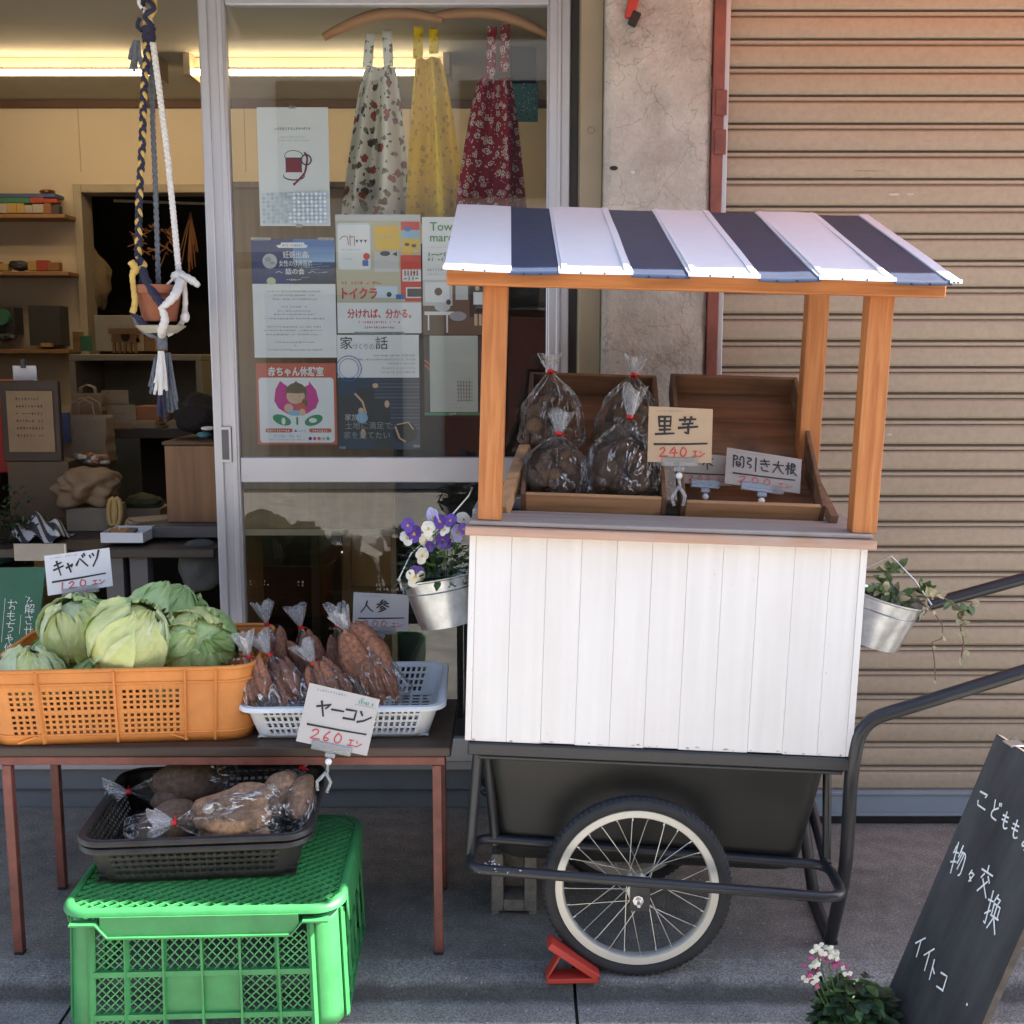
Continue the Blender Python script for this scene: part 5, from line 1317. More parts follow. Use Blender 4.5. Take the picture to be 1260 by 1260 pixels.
# ================================================================ CARDS IN PLACE
price_card('white card reading キャベツ 120エン above the cabbages', P(99, 727, 2.985), .178, .106, -8, -8, 4, M_card, [('キャベツ', .14, .46, .17, .38, .12, .2)], '120', skew=.006, lw=.0056)
def ex(pn, w, h):
    pn.word('分', w * .74, h * .90, w * .05, h * .06, .0012, M_greenink); pn.dashes(w * .72, h * .86, w * .22, h * .05, M_greenink, 7); pn.line([(w * .68, h * .83), (w * .8, h * .835), (w * .97, h * .83)], .0011, M_greyink)
price_card('grey card reading ヤーコン 260エン clipped to the basket front', P(408, 921, 2.53), .172, .138, 13.5, -8, 3, M_cardgrey, [('ヤ', .17, .52, .2, .26, 0, .2), ('ー', .38, .56, .17, .2, 0, .2), ('コン', .56, .54, .18, .2, .0, .2)], '260', extra=ex, lw=.0055)
price_card('grey card reading 人参 200エン behind the basket of roots', P(468, 776, 3.02), .155, .102, 2, -10, 4, M_cardgrey, [('人参', .14, .50, .22, .30, .05, .28)], '200', ball=False)
price_card('kraft card reading 里芋 240エン clipped to the taro crate', P(836, 569, 2.66), .154, .130, 1, -6, -2, M_cardbrown, [('里芋', .12, .52, .27, .32, .0, .36)], '240', lw=.006)
price_card('grey card reading 間引き大根 200エン lying inside the right crate', P(938, 601, 2.73), .192, .090, 8, -22, 2, M_carddull, [('間引き大根', .09, .50, .15, .34, .0, .175)], '200')
price_card('grey card half hidden behind two others in the right crate', P(868, 596, 2.76), .135, .078, 4, -22, 2, M_carddull, [('不', .42, .50, .22, .38, .0, None)], '200')
# ================================================================ BUCKETS AND FLOWERS
M_leafg = mat('garden_leaf', (.055, .13, .03), .5, var=.4, scale=60)
M_leafd = mat('dark_garden_leaf', (.022, .05, .02), .5, var=.4, scale=60)
M_ivy = mat('ivy_leaf', (.10, .16, .06), .55, var=.4, scale=60)
M_dry = mat('dry_leaf', (.38, .33, .19), .7, var=.3, scale=50)
M_stem = mat('brown_stem', (.16, .10, .06), .7)
M_petw = mat('white_petal', (.72, .72, .62), .6, var=.06, scale=40)
M_petp = mat('purple_petal', (.13, .06, .36), .6, var=.35, scale=60)
M_petl = mat('lilac_petal', (.36, .36, .62), .6, var=.2, scale=60)
M_pety = mat('yellow_petal_eye', (.7, .42, .03), .6)
M_pink = mat('magenta_petal', (.36, .07, .19), .6, var=.2, scale=50)
M_soil = mat('dark_soil', (.03, .022, .016), .95, bump=.5)
def leaf(b, p, d, n, L, w, m, fold=.25):
    p, d, n = Vector(p), Vector(d).normalized(), Vector(n); s = d.cross(n).normalized(); n = s.cross(d)
    a = []
    for v in (0, .3, .65, 1):
        ww = w * math.sin(max(.05, v * .94 + .05) * 3.0) * .5; c = p + d * L * v - n * L * .35 * v * v
        a.append((c - s * ww + n * ww * fold, c, c + s * ww + n * ww * fold))
    for i in range(3):
        b.face([a[i][0], a[i][1], a[i + 1][1], a[i + 1][0]], m); b.face([a[i][1], a[i][2], a[i + 1][2], a[i + 1][1]], m)
def petal(b, c, d, n, L, w, m, cup=.2):
    c, d, n = Vector(c), Vector(d).normalized(), Vector(n).normalized(); s = d.cross(n).normalized()
    pts = []
    for k in range(9):
        a = -1.9 + 3.8 * k / 8
        pts.append(c + d * (L * .55 + L * .48 * math.cos(a)) + s * (w * .5 * math.sin(a)) + n * (cup * L * (.3 - .3 * math.cos(a) ** 2)))
    base = c + n * .0005
    for k in range(8): b.face([base, pts[k], pts[k + 1]], m)
def pansy(b, c, n, size, mtop, mbot, spin=0):
    n = Vector(n).normalized(); u = Vector((0, 0, 1)); s = u.cross(n).normalized(); u = n.cross(s)
    for ang, m, k in ((60, mtop, 1.0), (120, mtop, 1.0), (5, mbot, .95), (175, mbot, .95), (270, mbot, 1.15)):
        a = R(ang + spin); petal(b, Vector(c) + n * (.0012 if m is mbot else 0), s * math.cos(a) + u * math.sin(a), n, size * .55 * k, size * .62 * k, m, .3)
    b.blob(Vector(c) + n * .0025, size * .07, M_pety, 1, 0)
    for ang in (230, 270, 310):
        a = R(ang + spin); petal(b, Vector(c) + n * .0026, s * math.cos(a) + u * math.sin(a), n, size * .17, size * .08, M_pety, 0)
def bucket(label, c, rot, rt, rb, h):
    t = thing('bucket', label, 'bucket', c, rot, 'tin buckets hung on the cart')
    b = MB()
    b.lathe([(0, .002), (rb, .002), (rb + .001, .006), (rt * .985 - (rt - rb) * .25, h * .74), (rt * .985 - (rt - rb) * .25 + .003, h * .755), (rt * .985 - (rt - rb) * .25 + .0005, h * .77), (rt - .002, h - .003), (rt + .003, h), (rt + .003, h + .003), (rt, h + .0035), (rt - .004, h - .002), (rb - .002, .008), (0, .007)], M_zinc, 48)
    b.build('shell', t, smooth=40)
    for s_ in (-1, 1):
        b = MB(); b.blob((s_ * (rt - .002), 0, h - .018), (.004, .018, .016), M_zinc, 2, .1, 3); b.bx(s_ * (rt + .003) - .0022, s_ * (rt + .003) + .0022, -.008, .008, h - .012, h + .016, M_zinc); b.tube([(s_ * (rt + .005), 0, h + .008), (s_ * (rt + .010), 0, h + .008)], .004, M_steel, 8)
        b.build('ear', t, smooth=50)
    return t
# pansy bucket
c = P(552, 768, 2.74); bl_ = bucket('tin bucket of purple and white pansies hanging at the left of the cart', Vector((c.x, 2.74, c.z)), (R(-4), R(-10), 0), .098, .072, .125)
bm_ = Matrix.LocRotScale(bl_.location, bl_.rotation_euler, None)
b = MB(); b.tube([bm_ @ Vector((-.105, 0, .133)), bm_ @ Vector((-.06, -.01, .195)), bm_ @ Vector((.03, -.02, .25)), P(577, 610, 2.72), P(581, 600, 2.70)], .0022, M_steel, 8); b.build('handle', bl_, world=True, smooth=60)
pl = thing('pansy_plant', 'purple and white pansies growing in the left tin bucket', 'flowers', bm_ @ Vector((0, 0, .10)))
b = MB(); b.lathe([(0, .012), (.06, .010), (.088, 0)], M_soil, 24); b.build('soil', pl)
b = MB(); rg = random.Random(3)
for k in range(240):
    a = rg.uniform(0, 6.28); r_ = .088 * math.sqrt(rg.random()); h_ = rg.uniform(.0, .125) * (1 - r_ / .2)
    d = Vector((math.cos(a) * .9, math.sin(a) * .9, rg.uniform(-.1, .9)))
    leaf(b, (r_ * math.cos(a), r_ * math.sin(a), .012 + h_), d, (0, 0, 1), rg.uniform(.02, .045), rg.uniform(.012, .022), M_leafg if rg.random() < .5 else M_leafd)
fl_pos = [(509, 656, 'p', 26), (527, 650, 'w', 22), (533, 636, 'l', 30), (541, 641, 'p', 22), (524, 664, 'w', 22), (519, 683, 'w', 24), (500, 662, 'w', 22), (555, 640, 'p', 20), (570, 639, 'w', 24), (563, 655, 'l', 26), (548, 652, 'w', 18), (545, 664, 'p', 24), (511, 708, 'wp', 32), (502, 646, 'p', 22), (549, 668, 'p', 18), (529, 672, 'p', 16), (570, 650, 'p', 16)]
invp = Matrix.Translation(-pl.location)
for (px, py, k, s_) in fl_pos:
    q = invp @ P(px, py, 2.66 + rg.uniform(-.02, .03)); n = Vector((rg.uniform(-.5, .3), -1, rg.uniform(.0, .7)))
    b.tube([Vector((q.x * .4, q.y * .3 + .0, .01)), q * .7 + Vector((0, 0, .0)), q + Vector((0, .004, 0))], .0011, M_leafg, 5)
build_fl = MB()
for (px, py, k, s_) in fl_pos:
    q = invp @ P(px, py, 2.655 + rg.uniform(-.02, .02)); n = Vector((rg.uniform(-1.0, .7), -1, rg.uniform(-.2, .8)))
    mt, mb_ = {'p': (M_petp, M_petp), 'w': (M_petw, M_petw), 'l': (M_petl, M_petl), 'wp': (M_petp, M_petw)}[k]
    pansy(build_fl, q, n, s_ * .00148, mt, mb_, rg.uniform(-25, 25))
b.build('foliage', pl, smooth=0, recalc=False); build_fl.build('blossom', pl, smooth=0, recalc=False)
# ivy bucket
c = P(1071, 792, 2.68); br_ = bucket('empty-looking tin bucket with trailing ivy hanging at the right of the cart', Vector((c.x, 2.68, c.z)), (R(-3), R(15), R(-20)), .090, .065, .124)
bm_ = Matrix.LocRotScale(br_.location, br_.rotation_euler, None)
b = MB(); b.tube([bm_ @ Vector((.105, -.0, .140)), bm_ @ Vector((.05, 0, .185)), bm_ @ Vector((-.02, .0, .225))], .0022, M_steel, 8); b.tube([bm_ @ Vector((-.105, 0, .14)), bm_ @ Vector((-.02, .0, .225))], .0022, M_steel, 8); b.build('handle', br_, world=True, smooth=60)
iv = thing('ivy_plant', 'straggly ivy with dry leaves trailing out of the right tin bucket', 'plant', bm_ @ Vector((0, 0, .095)))
inv = Matrix.Translation(-iv.location)
b = MB(); b.lathe([(0, .008), (.06, .006), (.080, 0)], M_soil, 20, M=Euler((R(-3), R(15), R(-20))).to_matrix()); b.build('soil', iv)
b = MB(); rg = random.Random(9)
def vine(pts, y, m_leaf, every, size):
    ws = [inv @ P(px, py, y) for px, py in pts]; b.tube(ws, .0016, M_stem, 6)
    for i in range(len(ws) - 1):
        for k in range(every):
            p = ws[i].lerp(ws[i + 1], (k + rg.random()) / every)
            d = Vector((rg.uniform(-1, 1), rg.uniform(-1, .3), rg.uniform(-.6, .8)))
            leaf(b, p, d, (rg.uniform(-.4, .4), -.8, .5), size * rg.uniform(.7, 1.2), size * rg.uniform(.5, .9), m_leaf if rg.random() < .75 else M_dry)
vine([(1085, 720), (1090, 704), (1097, 695), (1108, 698)], 2.68, M_ivy, 8, .026)
vine([(1080, 728), (1088, 724), (1098, 734)], 2.64, M_leafg, 9, .024)
vine([(1120, 730), (1132, 722), (1142, 726), (1146, 738)], 2.66, M_leafg, 9, .022)
vine([(1138, 735), (1160, 734), (1175, 745), (1183, 755), (1191, 748), (1197, 742)], 2.62, M_ivy, 3, .026)
vine([(1183, 755), (1182, 775), (1186, 790), (1183, 808)], 2.62, M_dry, 3, .022)
vine([(1136, 742), (1150, 755), (1160, 770), (1159, 786), (1147, 790), (1150, 815), (1151, 838)], 2.60, M_dry, 1, .016)
vine([(1136, 738), (1140, 752), (1134, 760)], 2.62, M_dry, 3, .014)
for k in range(70):
    a = rg.uniform(0, 6.28); r_ = .075 * math.sqrt(rg.random()); q = Euler((R(-3), R(15), R(-20))).to_matrix() @ Vector((r_ * math.cos(a), r_ * math.sin(a), rg.uniform(.0, .05)))
    leaf(b, q, (rg.uniform(-1, 1), rg.uniform(-1, .4), rg.uniform(-.3, 1)), (rg.uniform(-.4, .4), -.6, .7), rg.uniform(.018, .03), rg.uniform(.012, .02), M_ivy if rg.random() < .5 else (M_leafd if rg.random() < .7 else M_dry))
b.build('vine', iv, smooth=0, recalc=False)

# flower pot on the kerb
M_pot = mat('black_plastic_pot', (.02, .02, .021), .5, var=.3, scale=20)
fp = thing('flower_pot', 'black plastic pot of pink and white flowers beside the leaning chalkboard', 'flower pot', (.718, 2.135, -.0375))
b = MB(); b.lathe([(0, .002), (.062, .002), (.084, .135), (.088, .136), (.089, .150), (.083, .151), (.080, .12), (0, .118)], M_pot, 32); b.build('pot', fp, smooth=40)
fpl = thing('bedding_plant', 'small bushy plant with pink and white blooms in the black pot', 'flowers', (.718, 2.135, .088))
b = MB(); rg = random.Random(21)
for k in range(270):
    a = rg.uniform(0, 6.28); r_ = .074 * math.sqrt(rg.random()); z = rg.uniform(-.005, .125) * (1 - (r_ / .085) ** 2)
    d = Vector((math.cos(a), math.sin(a), rg.uniform(-.3, .8)))
    leaf(b, (r_ * math.cos(a), r_ * math.sin(a), z + .022), d, (0, 0, 1), rg.uniform(.018, .036), rg.uniform(.016, .03), M_leafd if rg.random() < .7 else M_leafg, .15)
b.build('foliage', fpl, smooth=0, recalc=False)
b = MB(); inv = Matrix.Translation(-fpl.location)
for (px, py, n_, h_) in ((1027, 1178, 22, 0.018), (1001, 1190, 16, .018), (999, 1205, 14, .014), (1016, 1170, 10, .012), (1005, 1172, 8, .02), (1040, 1196, 4, .01)):
    cc = inv @ P(px, py, 2.125)
    b.tube([(cc.x * .3, cc.y * .3, 0), cc], .0015, M_leafg, 5)
    for k in range(n_):
        q = cc + Vector((rg.gauss(0, .008), rg.gauss(0, .007), rg.uniform(-h_, h_)))
        m = M_petw if q.z > cc.z - .003 else M_pink
        for j in range(4):
            a = j * 1.57 + k; petal(b, q, (math.cos(a), -.35, math.sin(a)), (0, -1, .4), .006, .0058, m)
b.build('blossom', fpl, smooth=0, recalc=False)

# ================================================================ CHALKBOARDS
M_board = mat('smudged_blackboard', (.008, .0085, .010), .6, var=.5, scale=6, stretch=(1.3, 2.2, .42), detail=11, c2=(.06, .062, .07), bump=.03)
M_boardedge = mat('worn_board_edge', (.06, .05, .045), .7, var=.5, scale=30)
a_, t_ = R(85.4), R(20)
Wd = Vector((math.cos(a_), -math.sin(a_), 0)); Hd = Vector((math.sin(a_) * math.sin(t_), math.cos(a_) * math.sin(t_), math.cos(t_))); Nd = Wd.cross(Hd)
O = Vector((.739, 2.196, -.036)); BL, BW = .798, .304
sb = thing('chalkboard_stand', 'black A-frame chalkboard with white Japanese chalk writing at the kerb', 'chalkboard', O, group=None)
b = MB(); b.prism([O, O + Wd * BW, O + Wd * BW + Hd * BL, O + Hd * BL], -Nd * .014, M_board)
bfront = b
b = MB(); e = .0012
for k in range(2):
    o_ = O + Wd * (.0 if k == 0 else BW - .006); 
b.prism([O + Wd * (BW + .0005), O + Wd * (BW + .003), O + Wd * (BW + .003) + Hd * BL, O + Wd * (BW + .0005) + Hd * BL], -Nd * .014, M_boardedge)
b.prism([O + Hd * (BL + .0005), O + Wd * BW + Hd * (BL + .0005), O + Wd * BW + Hd * (BL + .003), O + Hd * (BL + .003)], -Nd * .014, M_boardedge)
b.build('edge_strip', sb, world=True)
b = MB(); Hd2 = Vector((-Hd.x, -Hd.y, Hd.z)); top = O + Hd * BL
fo = top - Nd * .028
b.prism([fo, fo + Wd * BW, fo + Wd * BW - Hd2 * BL, fo - Hd2 * BL], Vector((.012, 0, .006)), M_board)
b.build('rear_board', sb, world=True, bevel=.002)
b = MB()
for w in (.04, .15, .26): b.bar(top + Wd * w - Nd * .006 + Hd * .004, top + Wd * (w + .035) - Nd * .006 + Hd * .004, .03, .004, M_steel, up=(0, 0, 1))
b.build('hinge', sb, world=True, bevel=.001)
b = bfront; b.disc(O + Wd * .075 + Hd * .735 + Nd * .0006, .004, M_blackpl, 12, Matrix((Wd, Hd, Nd)).transposed())
pn = Pen(b, O, Wd, Hd, Nd, .0008)
def unproj(px, py):                     # where a photo pixel falls on the board, in board coordinates
    d = ray(px, py); t = (O - CAM).dot(Nd) / d.dot(Nd); q = CAM + d * t - O
    return q.dot(Wd), q.dot(Hd)
def chalk(c, box, w=.0042):             # box: four photo pixels (lower-left, lower-right, upper-left)
    ll, lr, ul = [Vector(unproj(*p)) for p in box]
    for st in S[c]:
        pn.line([ll + (lr - ll) * x + (ul - ll) * y for x, y in st], w, M_chalk, .9)
for c, (x0, x1, y0, y1) in (('こ', (1200, 1219, 969, 1000)), ('ど', (1216, 1233, 982, 1012)), ('も', (1230, 1245, 996, 1024)), ('も', (1242, 1258, 1006, 1036)), ('の', (1255, 1270, 1030, 1050)),
              ('物', (1167, 1192, 1034, 1084)), ('々', (1190, 1202, 1069, 1090)), ('交', (1202, 1224, 1062, 1106)), ('換', (1209, 1236, 1094, 1150)),
              ('イ', (1123, 1141, 1147, 1182)), ('イ', (1133, 1152, 1160, 1199)), ('ト', (1142, 1156, 1179, 1210)), ('コ', (1153, 1168, 1193, 1223)), ('。', (1187, 1197, 1226, 1241))):
    dx, dy = (y1 - y0) * .20, (x1 - x0) * .5
    chalk(c, ((x0, y1 - dy), (x1 - dx, y1), (x0 + dx, y0)), .0040)
b.build('front_board', sb, world=True, smooth=0, recalc=False)

M_gboard = mat('green_chalkboard', (.02, .105, .06), .6, var=.25, scale=6, detail=9)
gb = thing('green_chalkboard', 'small green chalkboard with white writing behind the orange crate', 'chalkboard', P(10, 800, 3.15))
b = MB(); p0, p1, p2, p3 = P(-60, 800, 3.12), P(44, 806, 3.12), P(56, 698, 3.16), P(-60, 700, 3.16)
b.prism([p0, p1, p2, p3], (0, .01, 0), M_gboard)
Ug = (p1 - p0); Vg = (p3 - p0)
def gq(px, py):
    d = ray(px, py); n = (p1 - p0).cross(p3 - p0).normalized(); t = (p0 - CAM).dot(n) / d.dot(n); return CAM + d * t
Ng = (p1 - p0).cross(p3 - p0).normalized(); Ug = Ug.normalized(); Vg = Ng.cross(Ug)
pg = Pen(b, p0, Ug, Vg, Ng, .0008)
def g2(px, py): q = gq(px, py) - p0; return q.dot(Ug), q.dot(Vg)
for (a0, a1) in (((0, 702), (53, 702)), ((53, 702), (45, 790)), ((0, 719), (52, 719)), ((29, 719), (24, 780)), ((8, 719), (2, 790)), ((8, 717), (12, 719)), ((15, 713), (16, 717)), ((22, 716), (19, 719))): pg.line([g2(*a0), g2(*a1)], .0011 if a0[1] != 713 else .002, M_chalk, 1)
def vwrite(txt, px, py, s, step, lean):
    for i, c in enumerate(txt):
        x0, y0 = g2(px - lean * i, py + step * i + s); x1, _ = g2(px - lean * i + s, py + step * i + s); _, y1 = g2(px - lean * i, py + step * i)
        for st in S[c]: pg.line([(x0 + a * (x1 - x0), y0 + b2 * (y1 - y0)) for a, b2 in st], .002, M_chalk, .9)
vwrite('☆おもちゃ修', 9, 724, 13, 13.5, .9); vwrite('分解させ', 31, 729, 12, 13.5, .7)
b.build('board', gb, world=True, smooth=0, recalc=False)

# ================================================================ KNOTTED PLANT HANGER
M_rnavy = mat('navy_cotton_rope', (.028, .028, .06), .9, bump=.3, bscale=200, var=.3, scale=80)
M_ryel = mat('yellow_cotton_rope', (.62, .42, .12), .9, bump=.3, bscale=200, var=.15, scale=80)
M_rgrey = mat('blue_grey_cotton_rope', (.14, .16, .19), .9, bump=.3, bscale=200, var=.25, scale=80)
M_rwhite = mat('white_cotton_rope', (.72, .70, .68), .9, bump=.3, bscale=200, var=.08, scale=80)
M_terra = mat('terracotta', (.30, .105, .055), .85, var=.15, scale=20, bump=.1)
HY = 3.30
mh = thing('plant_hanger', 'knotted plant hanger of navy yellow grey and white cloth rope', 'plant hanger', P(178, -30, HY))
def hp(px, py, dy=0): return P(px, py, HY + dy)
def plait(name, pts, mats, r, amp, turns, n=90):
    b = MB(); pts = [Vector(p) for p in pts]
    Ls = [0]
    for i in range(1, len(pts)): Ls.append(Ls[-1] + (pts[i] - pts[i - 1]).length)
    def at(t):
        d = t * Ls[-1]
        for i in range(1, len(pts)):
            if d <= Ls[i] + 1e-9: return pts[i - 1].lerp(pts[i], (d - Ls[i - 1]) / (Ls[i] - Ls[i - 1]))
        return pts[-1]
    for k, m in enumerate(mats):
        ph = k * 6.28318 / len(mats)
        b.tube([at(i / n) + Vector((amp * math.cos(ph + 6.28318 * turns * i / n), amp * .7 * math.sin(2 * (ph + 6.28318 * turns * i / n)), 0)) for i in range(n + 1)], r, m, 7)
    return b.build(name, mh, world=True, smooth=60)
plait('navy_yellow_cord', [hp(180, 30), hp(181, 70), hp(177, 110), hp(175, 180), hp(171, 250), hp(170, 318)], [M_rnavy, M_ryel, M_rnavy], .0056, .0058, 12, 150)
plait('grey_cord', [hp(186, 50, .03), hp(188, 150, .03), hp(191, 220, .03), hp(195, 350, .03)], [M_rgrey, M_rgrey], .0055, .003, 18, 120)
plait('white_cord', [hp(188, 52), hp(196, 110), hp(206, 190), hp(213, 260), hp(220, 335)], [M_rwhite, M_rwhite, M_rwhite], .0055, .0042, 16, 120)
b = MB()
b.rope([hp(176, -40), hp(180, -10), hp(175, 5), hp(182, 20), hp(184, 34)], .008, M_rnavy, 8); b.rope([hp(180, -40), hp(172, 0), hp(178, 12), hp(186, 30)], .008, M_rwhite, 8); b.rope([hp(184, -40), hp(190, 8), hp(180, 26), hp(183, 36)], .009, M_ryel, 8)
b.rope([hp(181, 0, -.012), hp(190, 10, -.014), hp(178, 20, -.012), hp(188, 32, -.01)], .007, M_rnavy, 8)
b.rope([hp(183, 33), hp(183.5, 52)], .0185, M_rnavy, 12); b.rope([hp(172, 22), hp(169, 32), hp(175, 38)], .006, M_rnavy, 8)
b.build('top_knot', mh, world=True, smooth=60)
def tassel(name, top, bot, w, m, n=14, seed=0):
    b = MB(); rg = random.Random(seed); top, bot = Vector(top), Vector(bot)
    for k in range(n):
        a = rg.uniform(0, 6.28); r_ = w * math.sqrt(rg.random()); e = bot + Vector((r_ * math.cos(a), r_ * .5 * math.sin(a), rg.uniform(-.02, .025)))
        mid = top.lerp(e, .5) + Vector((rg.uniform(-.004, .004), rg.uniform(-.004, .004), 0))
        b.tube([top + Vector((r_ * .3 * math.cos(a), r_ * .2 * math.sin(a), 0)), mid, e], [.004, .005, .0045], m, 6)
    return b.build(name, mh, world=True, smooth=60)
tassel('tassel', hp(168, 50), hp(166, 80), .022, M_rgrey, 18, 1)
tassel('tassel', hp(174, 330), hp(177, 358), .016, M_rnavy, 12, 2)
tassel('tassel', hp(197, 438, -.02), hp(198, 512, -.02), .016, M_rnavy, 12, 3)
tassel('tassel', hp(206, 434, .0), hp(210, 500, 0), .026, M_rgrey, 26, 4); tassel('tassel', hp(192, 440, .0), hp(188, 482, 0), .016, M_rgrey, 10, 6)
tassel('tassel', hp(198, 432, -.03), hp(197, 478, -.035), .021, M_rwhite, 22, 5)
b = MB()
for q in ([(161, 322), (166, 330), (163, 338), (164, 352), (166, 372), (163, 385)],): b.rope([hp(*p, -.06) for p in q], [.011, .011, .009, .008, .009, .010], M_ryel, 8)
b.rope([hp(170, 320, -.02), hp(178, 326, -.04), hp(170, 332, -.05), hp(165, 336, -.06)], .008, M_ryel, 8)
b.rope([hp(172, 320, -.03), hp(180, 345, -.06), hp(192, 365, -.075), hp(200, 375, -.08)], .012, M_rnavy, 8); b.rope([hp(163, 386, -.05), hp(172, 393, -.06), hp(182, 402, -.04), hp(194, 412, -.02)], .008, M_rnavy, 8)
b.rope([hp(165, 388, .04), hp(172, 402, .03), hp(185, 412, .01), hp(198, 414, 0)], .008, M_rgrey, 8)
b.build('sling_cord', mh, world=True, smooth=60)
b = MB()
b.blob(hp(220, 340, -.02), (.022, .02, .017), M_rwhite, 3, .35, 3, 2); b.rope([hp(222, 338, -.03), hp(236, 345, -.03), hp(245, 352, -.03)], [.010, .012, .007], M_rwhite, 8); b.rope([hp(214, 342, -.03), hp(204, 352, -.04)], .004, M_rwhite, 6)
b.rope([hp(222, 346, -.04), hp(216, 362, -.075), hp(205, 374, -.085), hp(198, 378, -.08)], [.013, .014, .011, .008], M_rwhite, 8); b.rope([hp(226, 345, .0), hp(228, 370, .0), hp(226, 390, .0), hp(220, 402, 0), hp(206, 412, 0)], .008, M_rwhite, 8)
b.rope([hp(198, 377, -.08), hp(203, 392, -.075), hp(200, 405, -.06), hp(199, 412, -.02)], [.009, .012, .013, .012], M_rwhite, 8); b.blob(hp(228, 390, -.02), (.014, .012, .016), M_rwhite, 2, .3, 3, 5)
b.build('sling_cord', mh, world=True, smooth=60)
b = MB(); b.rope([hp(199, 410, -.01), hp(200, 430, -.01)], [.012, .016], M_rgrey, 10); b.blob(hp(199, 416, -.01), (.016, .015, .016), M_rgrey, 2, .2, 3); b.build('bottom_knot', mh, world=True, smooth=60)
pc = P(197, 396, HY)
tp = tag(MB().lathe([(0, .002), (.048, .002), (.064, .080), (.072, .080), (.075, .104), (.067, .105), (.062, .07), (0, .068)], M_terra, 32).build('plant_pot', loc=pc, smooth=40), 'plain terracotta pot held by the knotted rope hanger', 'plant pot')
tag(MB().lathe([(0, -.014), (.045, -.014), (.070, .004), (.073, .006), (.070, .008), (.045, -.008), (.0, -.006)], mat('cream_saucer', (.55, .5, .42), .5), 32).build('saucer', loc=P(198, 404, HY), smooth=40), 'cream saucer under the hanging terracotta pot', 'saucer')
# ================================================================ APRONS ON HANGERS BEHIND THE GLASS
M_hang = wood('hanger_wood', (.48, .23, .11), (.36, .16, .07), 'x', 2, .5, .05)
def hanger(label, pa, pb, y, dip):
    p0, p1, p2 = P(*pa, y), P((pa[0] + pb[0]) / 2, min(pa[1], pb[1]) - dip, y), P(*pb, y)
    b = MB(); n = 14; pts = []
    for k in range(n + 1):
        t = k / n; pts.append(p0.lerp(p2, t) + Vector((0, 0, 1)) * ((p1.z - p0.lerp(p2, .5).z) * (1 - abs(2 * t - 1) ** 1.7)))
    b.tube(pts, [.012 + .006 * math.sin(3.14 * k / n) for k in range(n + 1)], M_hang, 10)
    t = tag(b.build('coat_hanger', loc=p1, world='self', smooth=60), label, 'hanger', 'wooden hangers in the shop window')
    h = MB(); m_ = pts[n // 2]; h.tube([m_, m_ + Vector((0, 0, .03)), m_ + Vector((.012, 0, .055)), m_ + Vector((0, 0, .075)), m_ + Vector((-.014, 0, .06))], .002, M_steel, 6)
    h.build('hook', t, world=True)
    return t
hanger('left wooden coat hanger holding the white printed apron', (398, 46), (545, 25), 3.60, 8)
hanger('right wooden coat hanger holding the yellow and red aprons', (530, 22), (676, 44), 3.60, 6)
M_apw = voro_print('white_printed_cotton', (.66, .63, .57), [((.10, .055, .04), 5.5, .17), ((.17, .17, .09), 7, .16), ((.30, .06, .04), 4.5, .14), ((.06, .04, .035), 10, .11)])
M_apy = voro_print('yellow_printed_cotton', (.76, .50, .015), [((.48, .31, .015), 9, .16), ((.42, .28, .02), 13, .10)])
M_apr = voro_print('red_flower_cotton', (.22, .014, .03), [((.56, .5, .46), 10, .27), ((.22, .014, .03), 10, .19), ((.60, .5, .46), 10, .10), ((.55, .42, .4), 19, .12)])
def apron(label, m, strap_px, topy, waist, bot, y, folds, seed, lean=0):
    t = thing('apron', label, 'apron', P(waist[0], waist[1], y), (0, 0, 0), 'aprons hanging in the shop window')
    (tl, tr, ty) = topy; (bl, br, by) = bot
    zt = P(500, ty, y).z; zb = P(500, by, y).z
    b = MB()
    def f(u, v):
        vv = v ** .9; z = zt + (zb - zt) * v
        xl = P(tl, ty, y).x; xr = P(tr, ty, y).x; xbl = P(bl, by, y).x; xbr = P(br, by, y).x
        k = v ** .72
        x = (xl + (xbl - xl) * k) * (1 - u) + (xr + (xbr - xr) * k) * u
        amp = .052 * (.35 + .65 * v)
        return Vector((x + .01 * math.sin(u * 9 + seed) * v, y + .03 + amp * math.sin(u * folds * 6.283 + seed + 1.2 * v) + .012 * math.sin(u * 23 + v * 4 + seed) * v, z - .006 * (1 - v) * math.sin(u * 3.14)))
    b.grid(f, 60, 30, m, uvscale=(.7, 1.3)); b.build('apron_cloth', t, world=True, smooth=80)
    for sx, (p, q) in enumerate(strap_px):
        b = MB(); a, c = P(*p, y), P(*q, y); n = 10
        b.grid(lambda u, v: a.lerp(c, v) + Vector(((u - .5) * .030, .006 * math.sin(v * 7 + u * 2 + sx), 0)), 3, n, m, uvscale=(.1, .4)); b.build('strap', t, world=True, smooth=80, solid=.0015)
    return t
apron('white apron printed with brown baskets and leaves in the window', M_apw, [((456, 40), (452, 82)), ((476, 36), (478, 82))], (448, 484, 78), (460, 200), (412, 508, 272), 3.64, 2.2, 1)
apron('mustard yellow apron hanging between the white and the red one', M_apy, [((515, 32), (514, 72)), ((533, 34), (534, 66))], (512, 540, 66), (540, 200), (502, 574, 272), 3.64, 1.7, 4)
apron('dark red flowered apron hanging at the right of the window', M_apr, [((606, 32), (603, 96)), ((622, 30), (620, 88))], (590, 628, 92), (610, 200), (558, 652, 272), 3.64, 1.6, 3)

